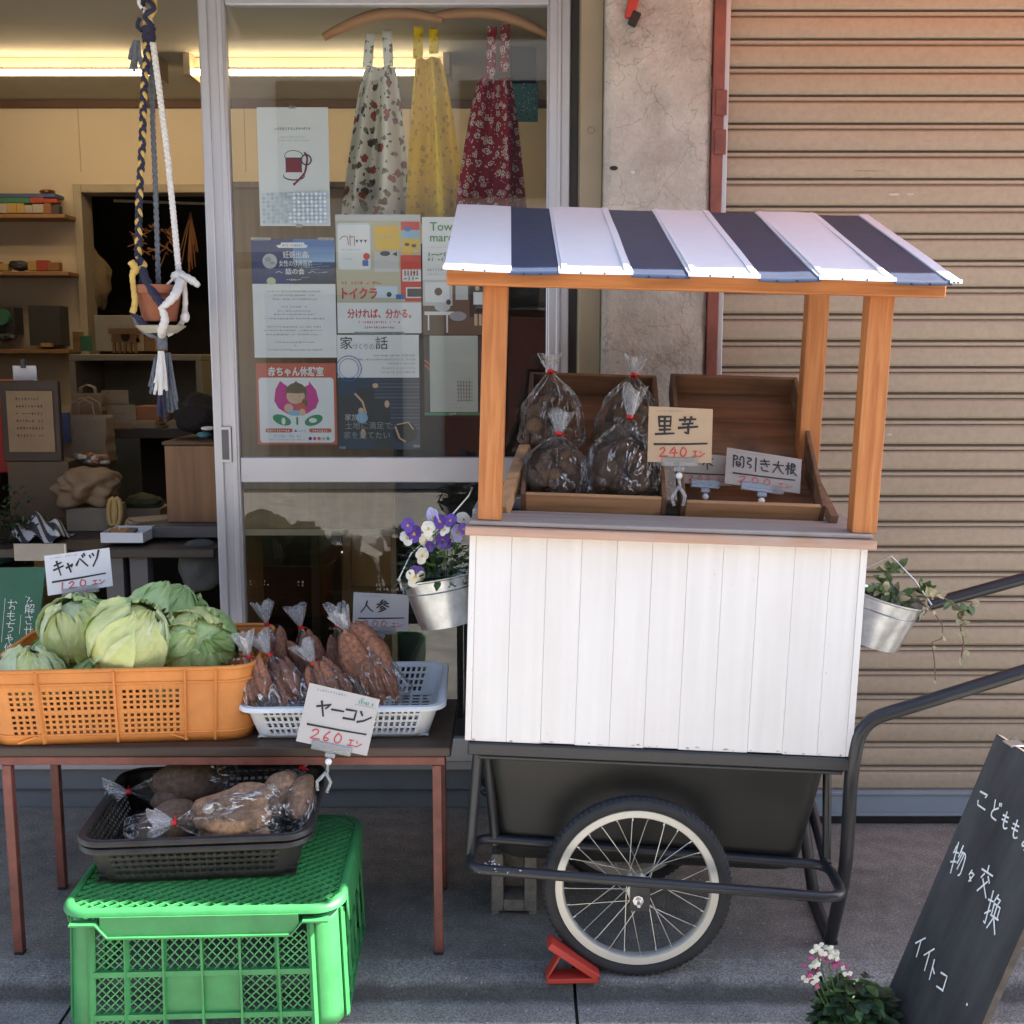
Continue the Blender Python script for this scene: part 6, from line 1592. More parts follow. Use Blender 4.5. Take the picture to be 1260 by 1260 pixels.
# ================================================================ PAPERS TAPED INSIDE THE GLASS
GY = 3.512
pm = lambda n, c, r=.6: mat('print_' + n, c, r, var=.03)
K_white = pm('white', (.70, .70, .74)); K_navy = pm('navy', (.025, .045, .16)); K_blue = pm('blue', (.04, .14, .40)); K_sky = pm('sky', (.24, .42, .62)); K_sea = pm('sea', (.03, .05, .09))
K_grey = pm('grey', (.3, .3, .33)); K_lgrey = pm('lightgrey', (.5, .5, .52)); K_black = pm('black', (.02, .02, .022)); K_red = pm('red', (.55, .04, .04)); K_coral = pm('coral', (.50, .11, .07)); K_pink = pm('pink', (.52, .05, .26))
K_green = pm('green', (.04, .24, .11)); K_skin = pm('skin', (.60, .40, .28)); K_hair = pm('hair', (.13, .10, .06)); K_yel = pm('yellow', (.66, .40, .03)); K_tan = pm('tan', (.45, .42, .32)); K_dk = pm('dark', (.045, .047, .055)); K_moon = pm('moon', (.45, .46, .5)); K_pale = pm('palegreen', (.46, .49, .46)); K_lb = pm('paleblue', (.52, .62, .74)); K_wine = pm('wine', (.22, .03, .05)); K_teal = pm('teal', (.10, .30, .33)); K_brown = pm('brown', (.12, .075, .05))
TEXTS = [('赤ちゃん休憩室', .03), ('分ければ、分かる。', .02), ('トイクラ', .03), ('家', 0), ('づくりの', 0), ('話', 0), ('Town', .01), ('marche', .01), ('妊娠出産', .01), ('女性の健康医療', .01), ('話の会', .01), ('家族と', 0), ('土地に満足で', 0), ('家を建てたい', 0), ('円', .03)]
collect_text(TEXTS)
class Sheet:
    """a printed sheet whose corners are given by photo pixels; coordinates on it run 0..1 from its top left corner"""
    def __init__(s, name, label, cat, x0, y0, x1, y1, m, y=GY, group='papers taped inside the shop window', lean=0):
        yc = (y0 + y1) / 2; s.a = P(x0, yc, y); s.c = P(x1, yc, y); zt = P((x0 + x1) / 2, y0, y).z; zb = P((x0 + x1) / 2, y1, y).z
        s.W, s.H = s.c.x - s.a.x, zt - zb; s.O = Vector((s.a.x, y, zb)); s.name, s.label, s.cat, s.group = name, label, cat, group
        s.b = MB(); s.b.bx(s.a.x, s.c.x, y, y + .0006, zb, zt, m); s.k = 0; s.U, s.V, s.N = Vector((1, 0, 0)), Vector((0, 0, 1)), Vector((0, -1, 0))
        s.lay = 0; s.pen = Pen(s.b, s.O, s.U, s.V, s.N, .0019)
    def pt(s, x, y, o=None):
        return s.O + s.U * (x * s.W) + s.V * ((1 - y) * s.H) + s.N * (o if o is not None else .0003 + .00004 * s.lay)
    def rect(s, x0, y0, x1, y1, m): s.lay += 1; s.b.face([s.pt(x0, y1), s.pt(x1, y1), s.pt(x1, y0), s.pt(x0, y0)], m); return s
    def poly(s, pts, m): s.lay += 1; s.b.face([s.pt(*p) for p in pts], m); return s
    def ell(s, cx, cy, rx, ry, m, n=28, rot=0):
        s.lay += 1; k = s.W / s.H; pts = []
        for i in range(n):
            a = 6.28318 * i / n; ex, ey = rx * math.cos(a), ry * math.sin(a)
            pts.append(s.pt(cx + ex * math.cos(rot) - ey * math.sin(rot), cy + (ex * math.sin(rot) + ey * math.cos(rot)) * k))
        s.b.face(pts, m); return s
    def rrect(s, x0, y0, x1, y1, r, m):
        s.lay += 1; k = s.W / s.H; pts = []
        for (cx, cy, a0) in ((x1 - r, y0 + r * k, -90), (x1 - r, y1 - r * k, 0), (x0 + r, y1 - r * k, 90), (x0 + r, y0 + r * k, 180)):
            for i in range(5):
                a = R(a0 + 22.5 * i); pts.append(s.pt(cx + r * math.cos(a), cy + r * k * math.sin(a)))
        s.b.face(pts, m); return s
    def ring(s, cx, cy, r, w, m, n=32):
        k = s.W / s.H; pts = [(cx + r * math.cos(6.28318 * i / n), cy + r * k * math.sin(6.28318 * i / n)) for i in range(n + 1)]
        return s.line(pts, w, m)
    def line(s, pts, w, m): s.pen.line([(x * s.W, (1 - y) * s.H) for x, y in pts], w, m, 1); return s
    def text(s, t, bold, x, y, h, m, align='c', wmax=None):     # y = baseline from the top
        s.lay += 1; s.b.text(t, bold, s.O, s.U, s.V, x * s.W, (1 - y) * s.H, h * s.H, m, align, s.N, .0014 + .00002 * s.lay, wmax * s.W if wmax else None); return s
    def print_line(s, x0, x1, y, h, m, n=None): s.pen.dashes(x0 * s.W, (1 - y) * s.H, (x1 - x0) * s.W, h * s.H, m, n or max(4, int((x1 - x0) * s.W / (h * s.H) * .95))); return s
    def tape(s, x, y, w=.09, h=.012):
        s.b.bx(s.O.x + x * s.W - w * s.W / 2, s.O.x + x * s.W + w * s.W / 2, s.O.y - .0022, s.O.y - .0021, s.O.z + (1 - y) * s.H - h * s.H, s.O.z + (1 - y) * s.H + h * s.H, M_clear); return s
    def done(s):
        o = s.b.build(s.name, loc=s.O, world='self', smooth=0, recalc=False); tag(o, s.label, s.cat, s.group); return o
# cotton reel poster
s = Sheet('poster', 'white poster with a drawn cotton reel and blue diamond pattern', 'poster', 318, 132, 405, 278, K_white)
s.print_line(.25, .76, .19, .022, K_grey, 14); s.print_line(.33, .68, .255, .012, K_lgrey); s.print_line(.30, .74, .285, .012, K_lgrey)
s.ell(.5, .405, .13, .075, K_dk).ell(.5, .405, .12, .066, K_white).rect(.385, .42, .615, .56, K_dk).rect(.395, .43, .605, .545, K_wine).ell(.5, .575, .155, .065, K_dk).ell(.5, .57, .145, .055, K_white).rect(.39, .50, .61, .545, K_wine).line([(.66, .38), (.70, .42), (.66, .55), (.55, .62), (.5, .645)], .006, K_wine).ring(.68, .44, .07, .004, K_dk).ell(.5, .645, .02, .02, K_coral)
for i in range(15):
    for j in range(8):
        x, y = .03 + (i + .5) * .0627, .715 + (j + .5) * .0335
        m = K_sky if (i * 2 + j) % 3 else K_lb
        r1, r2 = .029, .0165
        s.poly([(x - r1, y), (x, y + r2), (x + r1, y), (x, y - r2)], m)
        s.poly([(x - r1 * .62, y), (x, y + r2 * .62), (x + r1 * .62, y), (x, y - r2 * .62)], K_white)
        s.poly([(x - r1 * .3, y), (x, y + r2 * .3), (x + r1 * .3, y), (x, y - r2 * .3)], m)
s.tape(.5, .0).tape(.55, 1.0); s.done()
# moon and sea notice
s = Sheet('notice', 'notice with a night sea and moon photo above white text', 'notice', 311, 294, 413, 440, K_white)
s.rect(0, 0, 1, .375, K_blue).rect(0, 0, .5, .375, K_navy)
for i in range(7): s.rect(.5, .045 + i * .021, 1, .066 + i * .021, pm('s%d' % i, (.04 + .035 * i, .14 + .045 * i, .42 + .035 * i)))
for i in range(8): s.rect(.5 - .0, .20 + i * .022, 1, .222 + i * .022, pm('w%d' % i, (.05 - .004 * i, .08 - .006 * i, .16 - .012 * i)))
for i in range(9): x = rnd.uniform(.55, .9); y = rnd.uniform(.21, .33); s.line([(x, y), (x + rnd.uniform(.05, .2), y - .006)], .0012, K_sky)
s.ell(.22, .185, .088, .088, K_moon).ell(.20, .17, .04, .03, K_grey).ell(.25, .20, .03, .02, K_grey).ell(.23, .352, .055, .045, pm('moon2', (.5, .52, .38)))
s.poly([(.30, .055), (.36, .045), (.36, .03), (.64, .03), (.64, .045), (.68, .055), (.66, .075), (.33, .075)], K_white).print_line(.38, .62, .062, .016, K_blue)
s.text('妊娠出産', .01, .38, .155, .045, K_white, 'l', .3).print_line(.62, .70, .155, .02, K_white, 4).text('女性の健康医療', .01, .33, .225, .04, K_white, 'l', .40).text('話の会', .01, .52, .292, .04, K_white, 'c').print_line(.42, .6, .348, .014, K_white)
s.line([(.29, .28), (.33, .272), (.37, .285)], .0015, K_lb); s.line([(.68, .285), (.73, .272), (.77, .28)], .0015, K_lb)
for (y, a, c) in ((.445, .17, .82), (.478, .25, .75), (.51, .24, .78), (.575, .34, .66), (.61, .3, .7), (.64, .25, .75), (.675, .14, .86), (.745, .16, .82), (.775, .12, .84), (.81, .15, .82), (.875, .26, .74), (.905, .49, .51), (.94, .17, .83)): s.print_line(a, c, y, .012, K_grey)
s.tape(.12, 0, .24).tape(.9, 0, .2); s.done()
# baby room sign
s = Sheet('sign', 'square coral sign reading 赤ちゃん休憩室 with a mother and baby drawing', 'sign', 316, 447, 414, 547, K_coral)
s.text('赤ちゃん休憩室', .03, .5, .145, .085, K_white, 'c', .70).rrect(.03, .175, .97, .975, .04, K_white)
s.poly([(.30, .215), (.36, .26), (.42, .30), (.50, .21), (.58, .30), (.66, .26), (.66, .215), (.75, .33), (.78, .46), (.74, .55), (.62, .62), (.50, .64), (.38, .62), (.27, .55), (.22, .46), (.24, .32)], K_pink)
s.ell(.50, .36, .135, .125, K_hair).ell(.49, .40, .115, .10, K_skin).poly([(.37, .36), (.44, .28), (.56, .26), (.63, .36), (.52, .37)], K_hair).ell(.60, .49, .035, .06, K_hair).ell(.55, .55, .07, .07, K_coral).ell(.40, .55, .058, .055, K_skin).ell(.48, .61, .10, .035, K_sky).ell(.57, .60, .04, .045, K_skin)
s.line([(.43, .395), (.445, .405), (.46, .395)], .001, K_dk).line([(.52, .40), (.535, .41), (.55, .40)], .001, K_dk).line([(.475, .44), (.49, .446), (.505, .44)], .001, K_coral)
s.ell(.31, .695, .12, .062, K_green, rot=.35).ell(.71, .70, .12, .062, K_green, rot=-.35).ell(.33, .71, .025, .045, K_white).ell(.70, .70, .05, .03, K_white).rect(.49, .66, .515, .755, K_green)
s.rrect(.10, .80, .44, .85, .02, K_coral).rrect(.65, .80, .93, .85, .02, K_coral).print_line(.13, .41, .84, .024, K_white).print_line(.69, .89, .84, .024, K_white).print_line(.52, .62, .845, .03, K_sky, 3).poly([(.46, .842), (.48, .812), (.50, .842)], K_navy)
s.print_line(.14, .56, .91, .03, K_sky).print_line(.14, .60, .945, .014, K_grey)
for i, m in enumerate((K_navy, K_pink, K_coral, K_tan, K_teal)): s.ell(.66 + i * .056, .925, .022, .022, m)
s.done()
# toy poster
s = Sheet('poster', 'poster of toys and cards with red lettering 分ければ、分かる。', 'poster', 414, 264, 518, 410, K_tan)
s.rect(0, 0, 1, .05, K_lgrey).rrect(.02, .07, .41, .46, .035, K_lb).rrect(.03, .085, .40, .45, .03, K_white)
s.line([(.05, .21), (.08, .18), (.14, .18), (.15, .25)], .0022, K_wine).line([(.17, .17), (.17, .26)], .0022, K_wine).line([(.17, .19), (.22, .18), (.22, .26)], .0022, K_wine)
for i in range(3): s.poly([(.23 + i * .05, .21), (.27 + i * .05, .21), (.25 + i * .05, .24)], K_navy)
s.ell(.36, .35, .04, .04, K_red).rrect(.31, .38, .38, .43, .005, K_blue).print_line(.07, .3, .30, .014, K_sky).print_line(.08, .2, .38, .014, K_sky)
s.poly([(.45, .10), (.74, .09), (.76, .29), (.47, .30)], K_yel).print_line(.50, .72, .2, .03, K_tan)
s.rect(.77, .06, .99, .13, K_red).rect(.79, .13, .98, .20, K_sky).rect(.78, .20, .98, .33, K_yel).ell(.85, .12, .04, .03, K_blue).ell(.92, .26, .03, .02, K_dk).ell(.84, .25, .03, .02, K_dk).ell(.94, .31, .03, .03, K_tan)
s.rect(.45, .31, .74, .48, K_lgrey).ell(.58, .325, .06, .03, K_sea).poly([(.66, .33), (.72, .31), (.72, .35)], K_dk)
s.poly([(.76, .34), (1, .34), (1, .73), (.82, .73), (.76, .66)], K_red).rrect(.78, .46, 1, .56, .01, K_white).print_line(.80, .98, .51, .04, K_wine, 5).print_line(.80, .98, .55, .03, K_dk, 4).rect(.82, .61, 1, .70, K_white).rect(.835, .62, 1, .69, K_dk)
s.print_line(.06, .54, .585, .024, K_red).text('トイクラ', .03, .06, .70, .075, K_red, 'l', .42).rect(.45, .60, .72, .70, K_lb).ell(.62, .67, .03, .03, K_dk).rect(.70, .67, .80, .71, K_blue)
s.rect(0, .74, 1, 1, K_white).text('分ければ、分かる。', .02, .5, .865, .062, K_red, 'c', .76).print_line(.25, .75, .915, .018, K_red).print_line(.32, .68, .96, .018, K_wine)
s.tape(.5, 1.0, .6); s.done()
# house talk poster
s = Sheet('poster', 'poster headed 家づくりの話 with a dark photo of people outdoors', 'poster', 416, 412, 516, 553, K_white)
s.text('家', 0, .04, .115, .085, K_dk, 'l').text('づくりの', 0, .19, .125, .045, K_grey, 'l', .26).text('話', 0, .47, .115, .085, K_dk, 'l')
for (y, a) in ((.185, .42), (.22, .26), (.255, .62), (.295, .55), (.33, .53)): s.print_line(a, .96, y, .014, K_grey)
s.rect(0, .37, 1, 1, K_sea)
for i in range(15): s.rect(.45, .385 + i * .03, 1, .400 + i * .03, pm('step%d' % (i % 3), (.07 + .02 * (i % 3), .07 + .02 * (i % 3), .10 + .02 * (i % 3))))
s.rect(0, .52, .22, .86, K_dk).rect(.24, .46, .42, .9, pm('wallp', (.045, .04, .04))).rect(.42, .55, .64, 1, K_dk).ring(.14, .29, .155, .0022, K_blue).ring(.14, .29, .12, .0015, K_blue)
s.line([(.21, .51), (.30, .58), (.34, .68)], .006, K_skin).ell(.28, .66, .035, .04, K_skin).ell(.29, .72, .07, .07, K_sky).ell(.30, .86, .03, .06, K_skin).ell(.60, .60, .03, .045, K_skin).ell(.46, .44, .035, .03, K_skin).ell(.82, .85, .15, .13, K_black).line([(.70, .80), (.75, .90), (.82, .93)], .006, K_skin).line([(.72, .78), (.86, .76), (.92, .82)], .004, K_skin)
s.text('家族と', 0, .08, .74, .045, K_lgrey, 'l').text('土地に満足で', 0, .08, .815, .05, K_grey, 'l', .62).text('家を建てたい', 0, .06, .90, .05, K_grey, 'l', .60)
s.tape(.04, .985, .08).tape(.96, .97, .08); s.done()
# town poster
s = Sheet('poster', 'white poster with green handwritten Town lettering over a workshop photo', 'poster', 520, 267, 616, 412, K_white)
s.text('Town', .01, .10, .115, .075, K_green, 'l').text('marche', .01, .10, .205, .072, K_green, 'l', .68)
s.print_line(.08, .40, .26, .012, K_lgrey).print_line(.07, .62, .33, .03, K_green).print_line(.07, .62, .37, .026, K_green).print_line(.06, .40, .455, .02, K_grey).print_line(.06, .44, .49, .014, K_lgrey)
s.rect(0, .53, 1, 1, K_brown).rect(.0, .53, .38, .75, K_lgrey).rect(.03, .55, .34, .72, K_white).ell(.2, .63, .05, .05, K_brown).rect(.42, .53, .58, .70, K_lgrey).rect(.60, .53, .93, .85, K_black).ell(.70, .60, .028, .032, K_skin).rect(.65, .635, .77, .74, K_white).rect(.65, .74, .77, .82, K_black).rect(.66, .82, .70, .92, K_skin).rect(.72, .82, .755, .92, K_skin)
s.rect(.02, .80, .40, .83, K_white).rect(.06, .83, .08, .96, K_white).rect(.30, .83, .32, .98, K_white).rect(.80, .84, 1, .87, K_white).rect(.82, .87, .84, 1, K_white).ell(.25, .76, .10, .06, K_lgrey).ell(.45, .84, .11, .06, K_grey).ell(.33, .72, .03, .035, K_dk); s.done()
# letter on dark sheet
s = Sheet('poster', 'dark poster with a green lower edge behind the pale letter', 'poster', 522, 414, 592, 512, K_dk, y=3.516)
s.rect(0, .955, 1, .985, K_green).ell(.15, .4, .1, .2, K_brown).line([(.02, .3), (.12, .36)], .006, K_coral).line([(.02, .36), (.12, .42)], .006, K_coral); s.done()
s = Sheet('letter', 'pale typed letter with a black line drawing at its lower right', 'letter', 529, 413, 588, 507, K_pale)
for (y, a, c) in ((.09, .36, .62), (.15, .38, .6), (.215, .24, .74), (.285, .24, .76)): s.print_line(a, c, y, .022, K_lgrey)
for i in range(9): s.print_line(.12, .93, .36 + i * .026, .009, K_lgrey)
for i in range(11): s.print_line(.12, .5, .62 + i * .023, .008, K_lgrey)
for i in range(5): s.line([(.58 + i * .06, .59 + .01 * (i % 2)), (.60 + i * .055, .86)], .0012, K_dk)
for i in range(6): s.line([(.56, .60 + i * .05), (.9, .61 + i * .047)], .0010, K_dk)
s.print_line(.42, .58, .91, .012, K_grey).print_line(.3, .75, .95, .012, K_grey).tape(.48, 1.02, .15); s.done()

# ================================================================ INSIDE THE SHOP
M_lamp = emit('fluorescent_tube', (1.0, .74, .42), 4.2)
M_lampbase = mat('cream_lamp_body', (.6, .5, .36), .5)
G_L = 'fluorescent lights on the shop ceiling'
def lamp(label, xa, xb, y, z):
    t = thing('ceiling_light', label, 'ceiling light', ((xa + xb) / 2, y, z), (0, 0, 0), G_L)
    b = MB(); b.prism([(xa, y - .02, z + .04), (xa, y + .02, z + .04), (xa, y + .012, z + .0), (xa, y - .012, z)], (xb - xa, 0, 0), M_lampbase); b.build('lamp_body', t, world=True)
    for k, dy in ((-1, -.075), (1, .075)):
        b = MB(); b.tube([(xa + .03, y + dy, z - .005 + .035 * k), (xb - .03, y + dy, z - .005 + .035 * k)], .014, M_lamp, 10); b.build('tube', t, world=True, smooth=60)
    for x in (xa + .012, xb - .012): MB().bx(x - .016, x + .016, y - .1, y + .1, z - .055, z + .05, M_lampbase).build('socket', t, world=True, bevel=.003)
lamp('left twin-tube ceiling light cut off by the photo edge', -2.95, -1.645, 5.42, 2.833)
lamp('right twin-tube ceiling light seen through the glass door', -1.51, -.29, 5.42, 2.833)
# shelves on the back wall with small goods
M_shelf = wood('pine_shelf', (.36, .20, .10), (.26, .14, .07), 'x', 2, .6, .08)
G_S = 'shelves on the back wall of the shop'
def shelf(label, px0, px1, py, y=6.12, d=.18):
    a = P(px1, py, y); x0 = P(px0, py, y).x
    b = MB(); b.bx(x0, a.x, y, y + d, a.z - .022, a.z, M_shelf); return tag(b.build('wall_shelf', loc=a, world='self', bevel=.003), label, 'shelf', G_S), a
MC = [mat('toy_%d' % i, c, .55) for i, c in enumerate([(.42, .07, .05), (.08, .12, .25), (.50, .34, .12), (.06, .22, .14), (.45, .42, .36), (.32, .14, .06), (.06, .06, .07), (.12, .28, .32)])]
def goods(name, label, cat, y, items, group=None):
    """a row of small things: (pixel box, colour)"""
    for i, (x0, y0, x1, y1, m, kind, lab) in enumerate(items):
        a, c = P(x0, y1, y), P(x1, y0, y); b = MB(); w, h = c.x - a.x, c.z - a.z
        if kind == 'box': b.bx(a.x, c.x, y - .0, y + min(.12, max(.03, w)), a.z, c.z, m)
        elif kind == 'pair': b.bx(a.x, a.x + w * .5 - .001, y, y + .05, a.z, c.z, m); b.bx(a.x + w * .5, c.x, y, y + .05, a.z, a.z + h * .8, MC[(i + 2) % 8])
        elif kind == 'round': b.tube([(a.x + w / 2, y, a.z + h / 2), (a.x + w / 2, y + .03, a.z + h / 2)], min(w, h) / 2, m, 18)
        elif kind == 'blob': b.blob(((a.x + c.x) / 2, y + .03, (a.z + c.z) / 2), (w / 2, .04, h / 2), m, 3, .35, 2.2, i)
        o = b.build(name, loc=Vector(((a.x + c.x) / 2, y, a.z)), world='self', bevel=.002 if kind in ('box', 'pair') else 0, smooth=50); tag(o, lab, cat, group)
shelf('top pine shelf on the back wall with stacked toy boxes', -60, 80, 263)
shelf('middle pine shelf on the back wall with wooden toys', -60, 84, 334)
shelf('lowest pine shelf on the back wall with a black board', -60, 84, 430)
G_T1 = 'toy boxes on the top shelf'
goods('toy_box', '', 'toy box', 6.15, [
  (-20, 250, 8, 262, MC[4], 'box', 'cream box at the left end of the top shelf'), (9, 250, 20, 262, MC[2], 'box', 'tan box second from left on the top shelf'), (21, 250, 39, 262, MC[2], 'pair', 'two-tone yellow box in the middle of the top shelf'), (40, 251, 53, 262, MC[4], 'box', 'pale box with a dark front on the top shelf'),
  (54, 250, 72, 263, MC[5], 'pair', 'brown box at the right end of the top shelf'), (-20, 243, 36, 249.6, MC[3], 'box', 'long green box lying on the toy boxes'), (37, 243, 70, 249.6, MC[0], 'pair', 'red box lying on the toy boxes'), (-20, 238, 68, 242.8, MC[1], 'box', 'flat dark blue box topping the stacked toy boxes'), (46, 232, 64, 237.8, MC[5], 'blob', 'small brown beaded trinket on top of the stacked boxes')], G_T1)
goods('wooden_toy', '', 'toy', 6.15, [
  (-10, 322, 9, 333, MC[0], 'pair', 'red toy block at the left end of the middle shelf'), (10, 320, 33, 333, MC[6], 'blob', 'dark small toy on the middle shelf'), (34, 321, 44, 333, MC[2], 'box', 'orange toy block in the middle of the shelf'), (45, 320, 72, 333, MC[0], 'pair', 'long red toy train on the middle shelf')], 'wooden toys on the middle shelf')
goods('black_slab', '', 'board', 6.16, [(37, 376, 73, 425, MC[6], 'box', 'upright black board on the lowest shelf'), (-25, 378, 16, 412, MC[6], 'box', 'dark square frame behind the green disc')])
goods('green_disc', '', 'ornament', 6.11, [(-8, 378, 10, 402, MC[3], 'round', 'green round ornament on a dark frame at the photo edge')])
goods('small_tray', '', 'tray', 6.13, [(-10, 409, 16, 420, MC[6], 'blob', 'small dark tray on the lowest shelf'), (50, 422, 62, 427, MC[2], 'box', 'small wooden block in front of the black board')])
# white cabinet below the doorway
M_cabinet = mat('cream_cabinet', (.40, .36, .28), .6, var=.06, scale=3); M_cabin = mat('grey_cabinet_inside', (.20, .19, .15), .7)
cb = thing('low_cabinet', 'low cream open cabinet in front of the dark doorway', 'cabinet', P(168, 560, 5.4))
zt = P(168, 436, 5.4).z; xl, xr = P(86, 470, 5.4).x, P(249, 470, 5.4).x
b = MB(); b.bx(xl, xr, 5.4, 5.8, zt - .03, zt, M_cabinet); b.bx(xl, xl + .03, 5.4, 5.8, .166, zt - .031, M_cabinet); b.bx(xr - .03, xr, 5.4, 5.8, .166, zt - .031, M_cabinet); b.build('cabinet_frame', cb, world=True, bevel=.003)
b = MB(); b.bx(xl + .031, xr - .031, 5.77, 5.79, .166, zt - .032, M_cabin); b.build('back_panel', cb, world=True)
goods('laptop', '', 'laptop', 5.55, [(118, 388, 166, 432, MC[4], 'box', 'grey flat screen standing on the low cream cabinet')])
th = thing('toy_house', 'small wooden toy house on the low cream cabinet', 'toy', P(152, 434, 5.45))
b = MB(); a, c = P(138, 434, 5.45), P(167, 404, 5.45); b.bx(a.x, c.x, 5.45, 5.5, a.z + .05, c.z - .03, M_shelf)
for k in range(5): x = a.x + (c.x - a.x) * (.06 + .22 * k); b.bx(x - .006, x + .006, 5.452, 5.47, a.z, a.z + .049, M_shelf)
b.bx(a.x, c.x, 5.445, 5.51, a.z + .052, a.z + .07, M_shelf); b.build('house_body', th, world=True); b = MB(); b.bx(a.x - .01, c.x + .005, 5.44, 5.51, c.z - .028, c.z, M_shelf); b.build('roof', th, world=True); b = MB(); b.blob(((a.x + c.x) / 2 + .01, 5.444, (a.z + c.z) / 2 + .02), (.022, .004, .025), M_dark, 2, 0); b.build('doorway', th, world=True)
goods('small_stool', '', 'stool', 5.46, [(178, 414, 202, 432, M_shelf, 'pair', 'small wooden stand on the cabinet behind the plant pot'), (90, 408, 108, 432, M_shelf, 'pair', 'little wooden stand at the left end of the cabinet')])
# things hanging in the dark doorway
tag(MB().tube([P(140, 247, 6.5), P(262, 251, 6.5)], .008, MC[4], 8).build('hanging_rod', loc=P(200, 249, 6.5), world='self'), 'thin rod across the top of the dark doorway', 'rod')
b = MB(); c = P(190, 296, 6.55)
for k in range(70): a = rnd.uniform(0, 6.28); q = c + Vector((.10 * math.cos(a) + rnd.gauss(0, .01), rnd.gauss(0, .015), .065 * math.sin(a) + rnd.gauss(0, .01))); b.bar(q, q + Vector((rnd.gauss(0, .03), rnd.gauss(0, .01), rnd.gauss(0, .03))), .006, .006, MC[5])
tag(b.build('straw_wreath', loc=c, world='self'), 'brown straw wreath hanging in the dark doorway', 'wreath')
M_sack = mat('woven_straw', (.20, .15, .09), .85, bump=.4, bscale=80)
b = MB(); b.blob(P(115, 345, 6.45), (.09, .06, .16), M_sack, 3, .35, 2, 4); tag(b.build('straw_bag', loc=P(115, 345, 6.45), world='self', smooth=60), 'straw bag hanging beside the inner door frame', 'bag')
b = MB(); c = P(236, 300, 6.55)
for k in range(26): q = c + Vector((rnd.gauss(0, .025), rnd.gauss(0, .02), rnd.uniform(-.18, .05))); b.bar(c + Vector((0, 0, .18)), q, .004, .004, MC[5])
tag(b.build('dried_bunch', loc=c, world='self'), 'dried bunch hanging from the rod in the doorway', 'dried plant')
# main counter line inside
M_desk = mat('dark_desk', (.06, .045, .035), .6); M_kraft = mat('kraft_paper', (.28, .19, .11), .8, var=.15, scale=9, bump=.4, bscale=14); M_kraftl = mat('pale_kraft_paper', (.36, .28, .19), .8, var=.12, scale=9, bump=.2, bscale=14)
dk_z = P(170, 527, 4.75).z
b = MB(); xa, xb = P(118, 530, 4.7).x, P(262, 530, 4.7).x; b.bx(xa - .6, xb + .5, 4.7, 5.3, dk_z - .04, dk_z, M_desk); b.bx(xa - .6, xa - .56, 4.7, 5.3, .166, dk_z - .041, M_desk); b.bx(xb + .4, xb + .44, 4.7, 5.3, .166, dk_z - .041, M_desk); b.bx(xa, xb + .39, 5.25, 5.28, .166, dk_z - .042, M_dark)
tag(b.build('work_desk', loc=(xa, 4.7, .166), world='self', bevel=.003), 'dark work desk deep inside the shop', 'desk')
def leaning(name, label, cat, x0, y0, x1, y1, y, m, lines=0, th_=.006, group=None, border=None):
    s = Sheet(name, label, cat, x0, y0, x1, y1, border or m, y, group)
    if border: s.rect(.08, .07, .92, .88, m)
    for i in range(lines): s.print_line(.15, .85, .2 + .6 * i / max(1, lines - 1) if lines > 1 else .5, .05, M_ink if m is not M_desk else K_lgrey, 9)
    o = s.done(); return o
G_I = 'small signs on the work desk'
leaning('desk_sign', 'upper cream sign with dark lettering on the work desk', 'sign', 125, 480, 158, 497, 4.78, M_kraftl, 2, group=G_I)
leaning('desk_sign', 'lower cream sign with a dark band on the work desk', 'sign', 130, 498, 167, 521, 4.74, M_kraftl, 1, group=G_I)
b = MB(); a, c = P(166, 518, 4.76), P(196, 500, 4.76); b.bx(a.x, c.x, 4.76, 4.9, a.z, c.z, mat('orange_box', (.36, .14, .06), .6)); tag(b.build('orange_box', loc=a, world='self', bevel=.003), 'orange-brown box on the work desk', 'box')
for i, (x0, x1, lab) in enumerate(((162, 192, 'flat stack of papers on the work desk'), (205, 230, 'paper pad at the right of the work desk'))):
    b = MB(); a, c = P(x0, 527, 4.7), P(x1, 519, 4.7)
    for k in range(4): b.box(((a.x + c.x) / 2 + rnd.uniform(-.006, .006), 4.78, dk_z + .002 + .008 * k + .004), (c.x - a.x, .14, .0074), M_kraftl, Matrix.Rotation(rnd.uniform(-.12, .12), 3, 'Z'))
    tag(b.build('paper_stack', loc=a, world='self'), lab, 'paper', 'paper stacks on the work desk')
def paper_bag(name, label, x0, y0, x1, y1, y, m, handles=True, dep=.12):
    a, c = P(x0, y1, y), P(x1, y0, y); t = thing(name, label, 'paper bag', Vector(((a.x + c.x) / 2, y, a.z)))
    b = MB(); w, h = c.x - a.x, c.z - a.z
    def f(u, v):
        k = u * 4; i = int(k) % 4; fr_ = k - int(k); cs = [(-w / 2, 0), (w / 2, 0), (w / 2, dep), (-w / 2, dep)]
        p, q = cs[i], cs[(i + 1) % 4]; x, yy = p[0] + (q[0] - p[0]) * fr_, p[1] + (q[1] - p[1]) * fr_
        return Vector((x + .006 * mnoise.noise(Vector((x * 20, v * 6, i))), yy * (1 - .35 * v) + dep * .17 * v + .007 * mnoise.noise(Vector((x * 16, v * 7, i + 4))), h * v))
    b.grid(f, 40, 14, m, wrap=True); b.build('bag_body', t, smooth=50, solid=.001)
    if handles:
        for yy in (.02, dep - .02):
            b = MB(); b.tube([(-w * .25, yy, h * .98), (-w * .22, yy, h * 1.25), (0, yy, h * 1.36), (w * .22, yy, h * 1.25), (w * .25, yy, h * .98)], .004, M_kraftl, 6); b.build('bag_handle', t, smooth=60)
    return t
paper_bag('paper_bag', 'large pale kraft paper bag with loop handles inside the shop', 74, 512, 128, 572, 4.5, M_kraftl)
paper_bag('paper_bag', 'small kraft bag with loop handles behind the large paper bag', 88, 484, 124, 512, 4.66, M_kraft, True, .06)
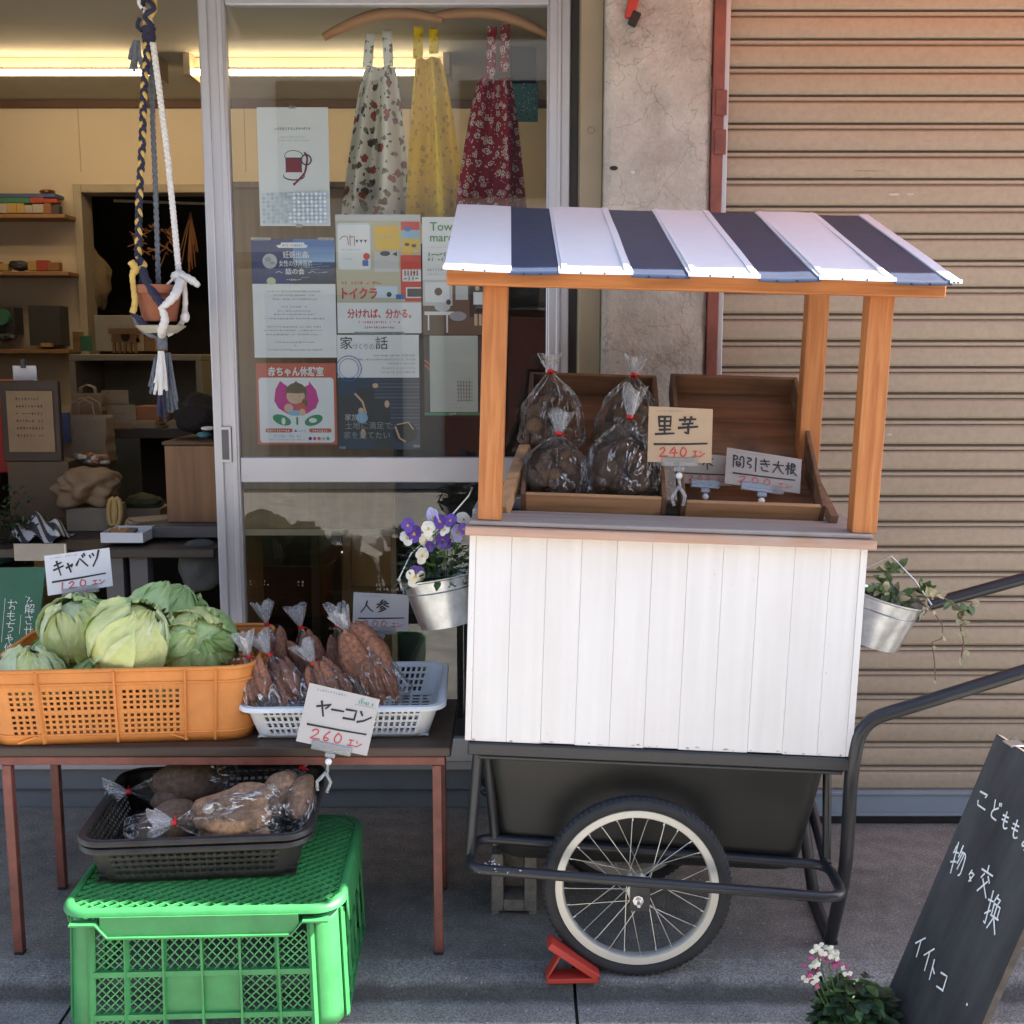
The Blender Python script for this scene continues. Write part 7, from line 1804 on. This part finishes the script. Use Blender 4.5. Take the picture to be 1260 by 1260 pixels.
tag(MB().bx(P(72, 545, 4.46).x, P(85, 545, 4.46).x, 4.47, 4.485, P(80, 546, 4.46).z, P(80, 508, 4.46).z, MC[1]).build('blue_ribbon', loc=P(78, 546, 4.46), world='self'), 'dark blue cloth strip hanging by the large paper bag', 'cloth')
b = MB()
b.blob(P(107, 599, 4.15), (.12, .10, .075), M_kraft, 5, .42, 2.1, 3); tag(b.build('crumpled_bag', loc=P(107, 620, 4.15), world='self', smooth=30), 'crumpled brown paper bag lying on the display table', 'paper bag')
b = MB()
for k in range(14): q = P(rnd.uniform(92, 130), rnd.uniform(560, 570), 4.2); b.blob(q, (.02, .02, .012), MC[(4, 6, 5)[k % 3]], 1, .4, 3, k)
tag(b.build('patterned_cloth', loc=P(110, 570, 4.2), world='self', smooth=50), 'dark and light patterned cloth bunched over the crumpled bag', 'cloth')
# front display table just inside the door
tz = P(110, 668, 3.85).z
dt = thing('display_table', 'dark display table crowded with goods inside the doorway', 'table', (-1.7, 4.1, .166))
b = MB(); b.bx(-2.9, -1.02, 3.72, 4.5, tz - .03, tz, M_desk); b.build('table_top', dt, world=True, bevel=.003)
M_gpost = mat('grey_table_leg', (.11, .10, .10), .6)
for px in (142, 172):
    x = P(px, 700, 3.75).x; b = MB(); b.bx(x - .03, x + .03, 3.74, 3.80, .166, tz - .031, M_gpost); b.build('leg', dt, world=True)
b = MB(); b.bx(-2.9, -1.9, 3.73, 3.75, .166, tz - .031, M_dark); b.build('front_skirt', dt, world=True)
M_redcab = mat('red_metal_cabinet', (.33, .02, .025), .4)
tag(MB().bx(P(-60, 500, 4.25).x, P(10, 500, 4.25).x, 4.25, 4.5, P(0, 582, 4.25).z, P(0, 468, 4.25).z, M_redcab).build('red_cabinet', loc=P(0, 582, 4.25), world='self', bevel=.006), 'bright red metal box at the left photo edge', 'cabinet')
ea = thing('framed_sign', 'kraft paper notice in a dark wooden frame inside the shop', 'sign', P(36, 635, 4.1))
b = MB(); a, c = P(4, 568, 4.12), P(70, 469, 4.12); b.bx(a.x, c.x, 4.125, 4.15, a.z, c.z, mat('dark_wood_frame', (.05, .032, .024), .6)); b.build('frame', ea, world=True, bevel=.004)
b = MB(); a2, c2 = P(12, 556, 4.12), P(64, 481, 4.12); b.bx(a2.x, c2.x, 4.118, 4.124, a2.z, c2.z, M_kraft); pn = Pen(b, Vector((a2.x, 4.118, a2.z)), (1, 0, 0), (0, 0, 1), (0, -1, 0)); hh = c2.z - a2.z; ww = c2.x - a2.x
for i in range(6): pn.dashes(ww * .2, hh * (.85 - .12 * i), ww * .6, hh * .04, M_ink, 9)
b.build('paper', ea, world=True)
b = MB(); b.bx(a.x + .01, c.x + .02, 4.13, 4.3, P(36, 637, 4.1).z, a.z - .002, mat('brown_panel', (.10, .062, .038), .6)); b.build('stand_panel', ea, world=True)
leaning('note', 'white note held by a bulldog clip above the framed sign', 'note', 16, 450, 45, 468, 4.2, K_white)
tag(MB().bx(P(26, 452, 4.19).x, P(31, 452, 4.19).x, 4.185, 4.195, P(28, 453, 4.19).z, P(28, 442, 4.19).z, MC[6]).build('bulldog_clip', loc=P(28, 450, 4.19), world='self'), 'black bulldog clip holding the white note', 'clip')
# striped cloth
M_blk = MC[6]
b = MB(); a, c = P(20, 664, 3.9), P(78, 636, 3.9)
def scf(u, v): x = a.x + (c.x - a.x) * u; return Vector((x, 3.84 + .16 * v, tz + .004 + (.03 + .05 * math.sin(u * 3 + .4)) * math.sin(max(.05, v) * 2.6) + .016 * math.sin(u * 14 + v * 5)))
b.grid(scf, 140, 50, M_blk)
wm = b.mi(K_white); b.bm.faces.ensure_lookup_table()
for i, f in enumerate(b.bm.faces):
    uu = f.calc_center_median(); s_ = (uu.x - a.x) * 1.0 + (uu.y - 3.84) * 1.3
    if int(s_ / .026) % 2: f.material_index = wm
tag(b.build('striped_cloth', loc=(a.x, 3.9, tz), world='self', smooth=60, solid=.002), 'black and white striped cloth heaped on the display table', 'cloth')
# dark bushy basket, teal bowl, tray
b = MB(); c = P(12, 648, 3.85)
for k in range(300): q = c + Vector((rnd.gauss(0, .045), rnd.gauss(0, .04), rnd.gauss(0, .055))); leaf(b, q, (rnd.gauss(0, 1), rnd.gauss(0, 1), rnd.gauss(.3, 1)), (0, 0, 1), .022, .012, M_leafd)
tag(b.build('dark_plant', loc=c, world='self', smooth=0, recalc=False), 'dark bushy foliage in the teal bowl at the photo edge', 'plant')
tag(MB().lathe([(0, 0), (.06, 0), (.10, .06), (.105, .062), (.095, .055), (0, .01)], mat('dark_teal_glaze', (.01, .045, .05), .3), 28, P(-2, 690, 3.82)).build('teal_bowl', smooth=50), 'dark teal bowl at the left photo edge', 'bowl')
a, c = P(18, 690, 3.68), P(82, 669, 3.68)
b = MB(); b.bx(a.x, c.x, 3.68, 3.685, a.z, c.z, mat('dull_tray_metal', (.22, .21, .20), .35, metal=.8)); b.bx(c.x - .006, c.x, 3.672, 3.6795, a.z, c.z, mat('pale_strip', (.7, .6, .45), .4)); b.bx(a.x, c.x, 3.686, 3.90, a.z, a.z + .004, M_gpost)
tag(b.build('metal_tray', loc=a, world='self'), 'dull metal tray standing at the front of the display table', 'tray')
b = MB(); b.blob(P(88, 688, 3.75), (.09, .06, .03), M_dark, 3, .4, 3, 2); tag(b.build('black_cloth', loc=P(88, 690, 3.75), world='self', smooth=50), 'black crumpled cloth on the display table', 'cloth')
# boxes on the table
M_cardb = mat('pale_cardboard', (.27, .225, .165), .8, var=.1)
a, c = P(82, 652, 4.1), P(134, 625, 4.1); tag(MB().bx(a.x, c.x, 4.1, 4.28, tz + .001, c.z, M_cardb).build('cardboard_box', loc=a, world='self', bevel=.003), 'pale cardboard box in the middle of the display table', 'box')
for i, (px, lab) in enumerate(((138, 'left yellow-brown ring beside the pale cardboard box'), (144, 'right yellow-brown ring beside the pale cardboard box'))):
    q = P(px, 630, 4.05); b = MB(); b.tube([q + Vector((.014 * math.cos(k * .52), .02 * math.sin(k * .52) * .4, .05 * math.sin(k * .52))) for k in range(12)], .009, MC[2], 8, closed=True); tag(b.build('tape_roll', loc=q, world='self', smooth=60), lab, 'roll', 'yellow-brown rolls on the display table')
def opentray(label, x0, x1, y0, y1, y, m, dep):
    a, c = P(x0, y1, y), P(x1, y0, y); t = thing('shallow_box', label, 'box', (a.x, y, a.z)); z0 = a.z
    b = MB(); w = c.x - a.x; hgt = .035
    b.bx(a.x, c.x, y, y + .004, z0, z0 + hgt, m); b.bx(a.x, c.x, y + dep, y + dep + .004, z0, z0 + hgt, m); b.bx(a.x, a.x + .004, y + .0041, y + dep - .0001, z0, z0 + hgt, m); b.bx(c.x - .004, c.x, y + .0041, y + dep - .0001, z0, z0 + hgt, m); b.bx(a.x + .0041, c.x - .0041, y + .0041, y + dep - .0001, z0, z0 + .003, M_cardb)
    b.build('box_wall', t, world=True); return t, a, c
t, a, c = opentray('shallow white box with wooden pieces at the table front', 124, 175, 645, 668, 3.76, K_white, .16)
for i, (px, m_) in enumerate(((142, M_shelf), (152, MC[5]), (160, MC[6]))):
    q = P(px, 660, 3.84); b = MB(); b.box(Vector((q.x, 3.84, a.z + .02)), (.03, .07, .012), m_, Matrix.Rotation(.5 - i * .3, 3, 'Z') @ Matrix.Rotation(.3, 3, 'X')); tag(b.build('wood_piece', loc=q, world='self'), ('tan flat wooden piece', 'brown flat wooden piece', 'black flat piece')[i] + ' in the shallow white box', 'wood piece', 'pieces in the shallow white box')
b = MB(); 
for k in range(3): b.box(P(180, 640, 4.0) + Vector((k * .012, 0, k * .008 - .01)), (.15, .12, .005), M_kraftl, Matrix.Rotation(.3 + k * .15, 3, 'Z'))
tag(b.build('open_book', loc=P(180, 645, 4.0), world='self'), 'loose sheets of brown paper at the back of the table', 'paper')
b = MB(); b.bx(P(155, 630, 4.3).x, P(197, 630, 4.3).x, 4.3, 4.45, tz + .001, P(170, 626, 4.3).z, M_cardb); tag(b.build('cardboard_box', loc=P(155, 640, 4.3), world='self', bevel=.003), 'low cardboard box at the right end of the display table', 'box')
b = MB(); b.blob(P(178, 618, 4.35), (.07, .05, .035), mat('olive_cloth', (.07, .08, .04), .9), 3, .3, 2.5, 7); tag(b.build('green_bundle', loc=P(178, 622, 4.35), world='self', smooth=50), 'olive green bundle on the low cardboard box', 'cloth')
tag(MB().blob(P(142, 573, 4.4), (.05, .04, .018), MC[0], 3, .2, 2).build('red_cushion', loc=P(142, 577, 4.4), smooth=50), 'small red cushion in the dark under the work desk', 'cushion') if False else None
# wooden chest by the door
M_chest = wood('warm_wood_chest', (.30, .155, .075), (.21, .105, .05), 'z', 2.2, .5, .08); M_chesttop = wood('dark_chest_top', (.10, .055, .03), (.07, .04, .022), 'x', 2, .5, .08)
ch = thing('wooden_chest', 'warm brown wooden chest standing just inside the door frame', 'chest', P(235, 645, 3.95))
a, c = P(206, 643, 3.95), P(290, 548, 3.95)
b = MB(); b.bx(a.x, c.x, 3.95, 4.35, a.z, c.z, M_chest); b.build('chest_body', ch, world=True, bevel=.004)
b = MB(); b.bx(a.x - .006, c.x + .01, 3.94, 4.36, c.z + .001, c.z + .014, M_chesttop); b.build('chest_lid', ch, world=True, bevel=.003)
b = MB(); b.bx(a.x - .03, c.x + .02, 3.86, 4.42, a.z - .042, a.z - .001, M_gpost); b.bx(a.x + .12, a.x + .16, 4.2, 4.3, .166, a.z - .043, M_gpost); b.bx(c.x - .06, c.x, 4.2, 4.3, .166, a.z - .043, M_gpost); tag(b.build('low_bench', loc=(a.x, 3.9, .166), world='self', bevel=.004), 'grey bench under the wooden chest', 'bench')
M_blackcloth = mat('black_fur', (.016, .013, .013), .95, bump=.6, bscale=60)
b = MB(); b.blob(P(246, 512, 4.15), (.085, .08, .075), M_blackcloth, 4, .3, 1.8, 9); tag(b.build('black_bag', loc=P(246, 545, 4.15), world='self', smooth=60), 'soft black bag slumped on the wooden chest', 'bag')
b = MB(); b.blob(P(251, 535, 3.97), (.028, .02, .012), mat('teal_case', (.04, .16, .19), .4), 2, .1); b.blob(P(256, 527, 3.97), (.026, .02, .008), K_white, 2, .1); tag(b.build('teal_case', loc=P(251, 540, 3.97), world='self', smooth=60), 'small teal and white case on the chest lid', 'case')
M_greyfab = mat('grey_fabric', (.085, .088, .09), .9, bump=.3, bscale=50)
b = MB(); b.blob(P(247, 695, 3.82), (.075, .06, .095), M_greyfab, 4, .18, 1.5, 3); tag(b.build('grey_bag', loc=P(247, 730, 3.82), world='self', smooth=60), 'grey fabric bag under the bench by the door', 'bag')
# behind the posters: a wooden back board and a dark screen, shelf goods at right
M_ply = wood('brown_board', (.26, .17, .09), (.19, .12, .065), 'z', 2, .6, .06)
a, c = P(292, 650, 3.86), P(480, 232, 3.86)
bs_ = thing('book_case', 'tall brown wooden bookcase back standing behind the posters', 'bookcase', (a.x, 3.86, .166))
b = MB(); b.bx(a.x, c.x, 3.86, 3.88, a.z, c.z, M_ply); b.build('back_panel', bs_, world=True)
b = MB(); b.bx(a.x, c.x, 3.84, 4.16, c.z + .001, c.z + .02, M_ply); b.build('top_board', bs_, world=True, bevel=.002)
b = MB(); b.bx(a.x, a.x + .02, 3.881, 4.15, .166, c.z, M_ply); b.bx(c.x - .02, c.x, 3.881, 4.15, .166, c.z, M_ply); b.build('side_board', bs_, world=True)
b = MB(); b.bx(a.x, c.x, 3.85, 4.14, a.z - .024, a.z - .001, M_kraftl); b.build('shelf_board', bs_, world=True)
b = MB(); x0 = P(482, 400, 3.95).x; b.bx(x0, P(720, 400, 3.95).x, 3.95, 3.97, .166, P(600, 300, 3.95).z, M_dark); tag(b.build('dark_screen', loc=(x0, 3.95, .166), world='self'), 'dark board behind the right half of the glass door', 'screen')
leaning('book_cover', 'dark book cover with a yellow title behind the right pane', 'book', 628, 57, 660, 103, 4.2, K_dk, 0)
s = Sheet('book_cover', 'teal patterned book cover below the dark one behind the glass', 'book', 630, 100, 662, 150, K_teal, 4.2)
for k in range(40): s.ell(rnd.random() * .9 + .05, rnd.random() * .9 + .05, .03, .03, (K_lb, K_dk, K_pale)[k % 3])
s.done()
# ================================================================ LIGHT, SKY, CAMERA
w = bpy.data.worlds.new('World'); sc.world = w; w.use_nodes = True
N, L = w.node_tree.nodes, w.node_tree.links
sky = N.new('ShaderNodeTexSky'); sky.sky_type = 'NISHITA'; sky.sun_disc = False
SUN_EL, SUN_AZ = R(45), R(90 - 3.55)      # high, from the right, a touch behind the shop front
sky.sun_elevation = SUN_EL; sky.sun_rotation = SUN_AZ
L.new(sky.outputs[0], N['Background'].inputs[0]); N['Background'].inputs[1].default_value = .10
d = Vector((math.cos(SUN_EL) * math.sin(SUN_AZ), math.cos(SUN_EL) * math.cos(SUN_AZ), math.sin(SUN_EL)))
ld = bpy.data.lights.new('sun', 'SUN'); ld.energy = 5.0; ld.angle = R(.5); ld.color = (1, .92, .80)
lo = bpy.data.objects.new('sun', ld); col.objects.link(lo); lo.rotation_euler = (-d).to_track_quat('-Z', 'Y').to_euler(); lo.location = d * 30
cd = bpy.data.cameras.new('camera'); cd.sensor_width = 36; cd.lens = 36 * FPX / 1260; cd.clip_end = 500; cd.clip_start = .02
co = bpy.data.objects.new('camera', cd); col.objects.link(co); co.location = CAM; co.rotation_euler = (R(90) - PIT, 0, 0); sc.camera = co
sc.view_settings.view_transform = 'Standard'; sc.view_settings.look = 'None'; sc.view_settings.gamma = 1; sc.view_settings.exposure = EXPO
cy = sc.cycles; cy.use_denoising = True; cy.max_bounces = 10; cy.transparent_max_bounces = 40; cy.diffuse_bounces = 5; cy.glossy_bounces = 4; cy.caustics_reflective = False; cy.caustics_refractive = False; cy.sample_clamp_indirect = 8
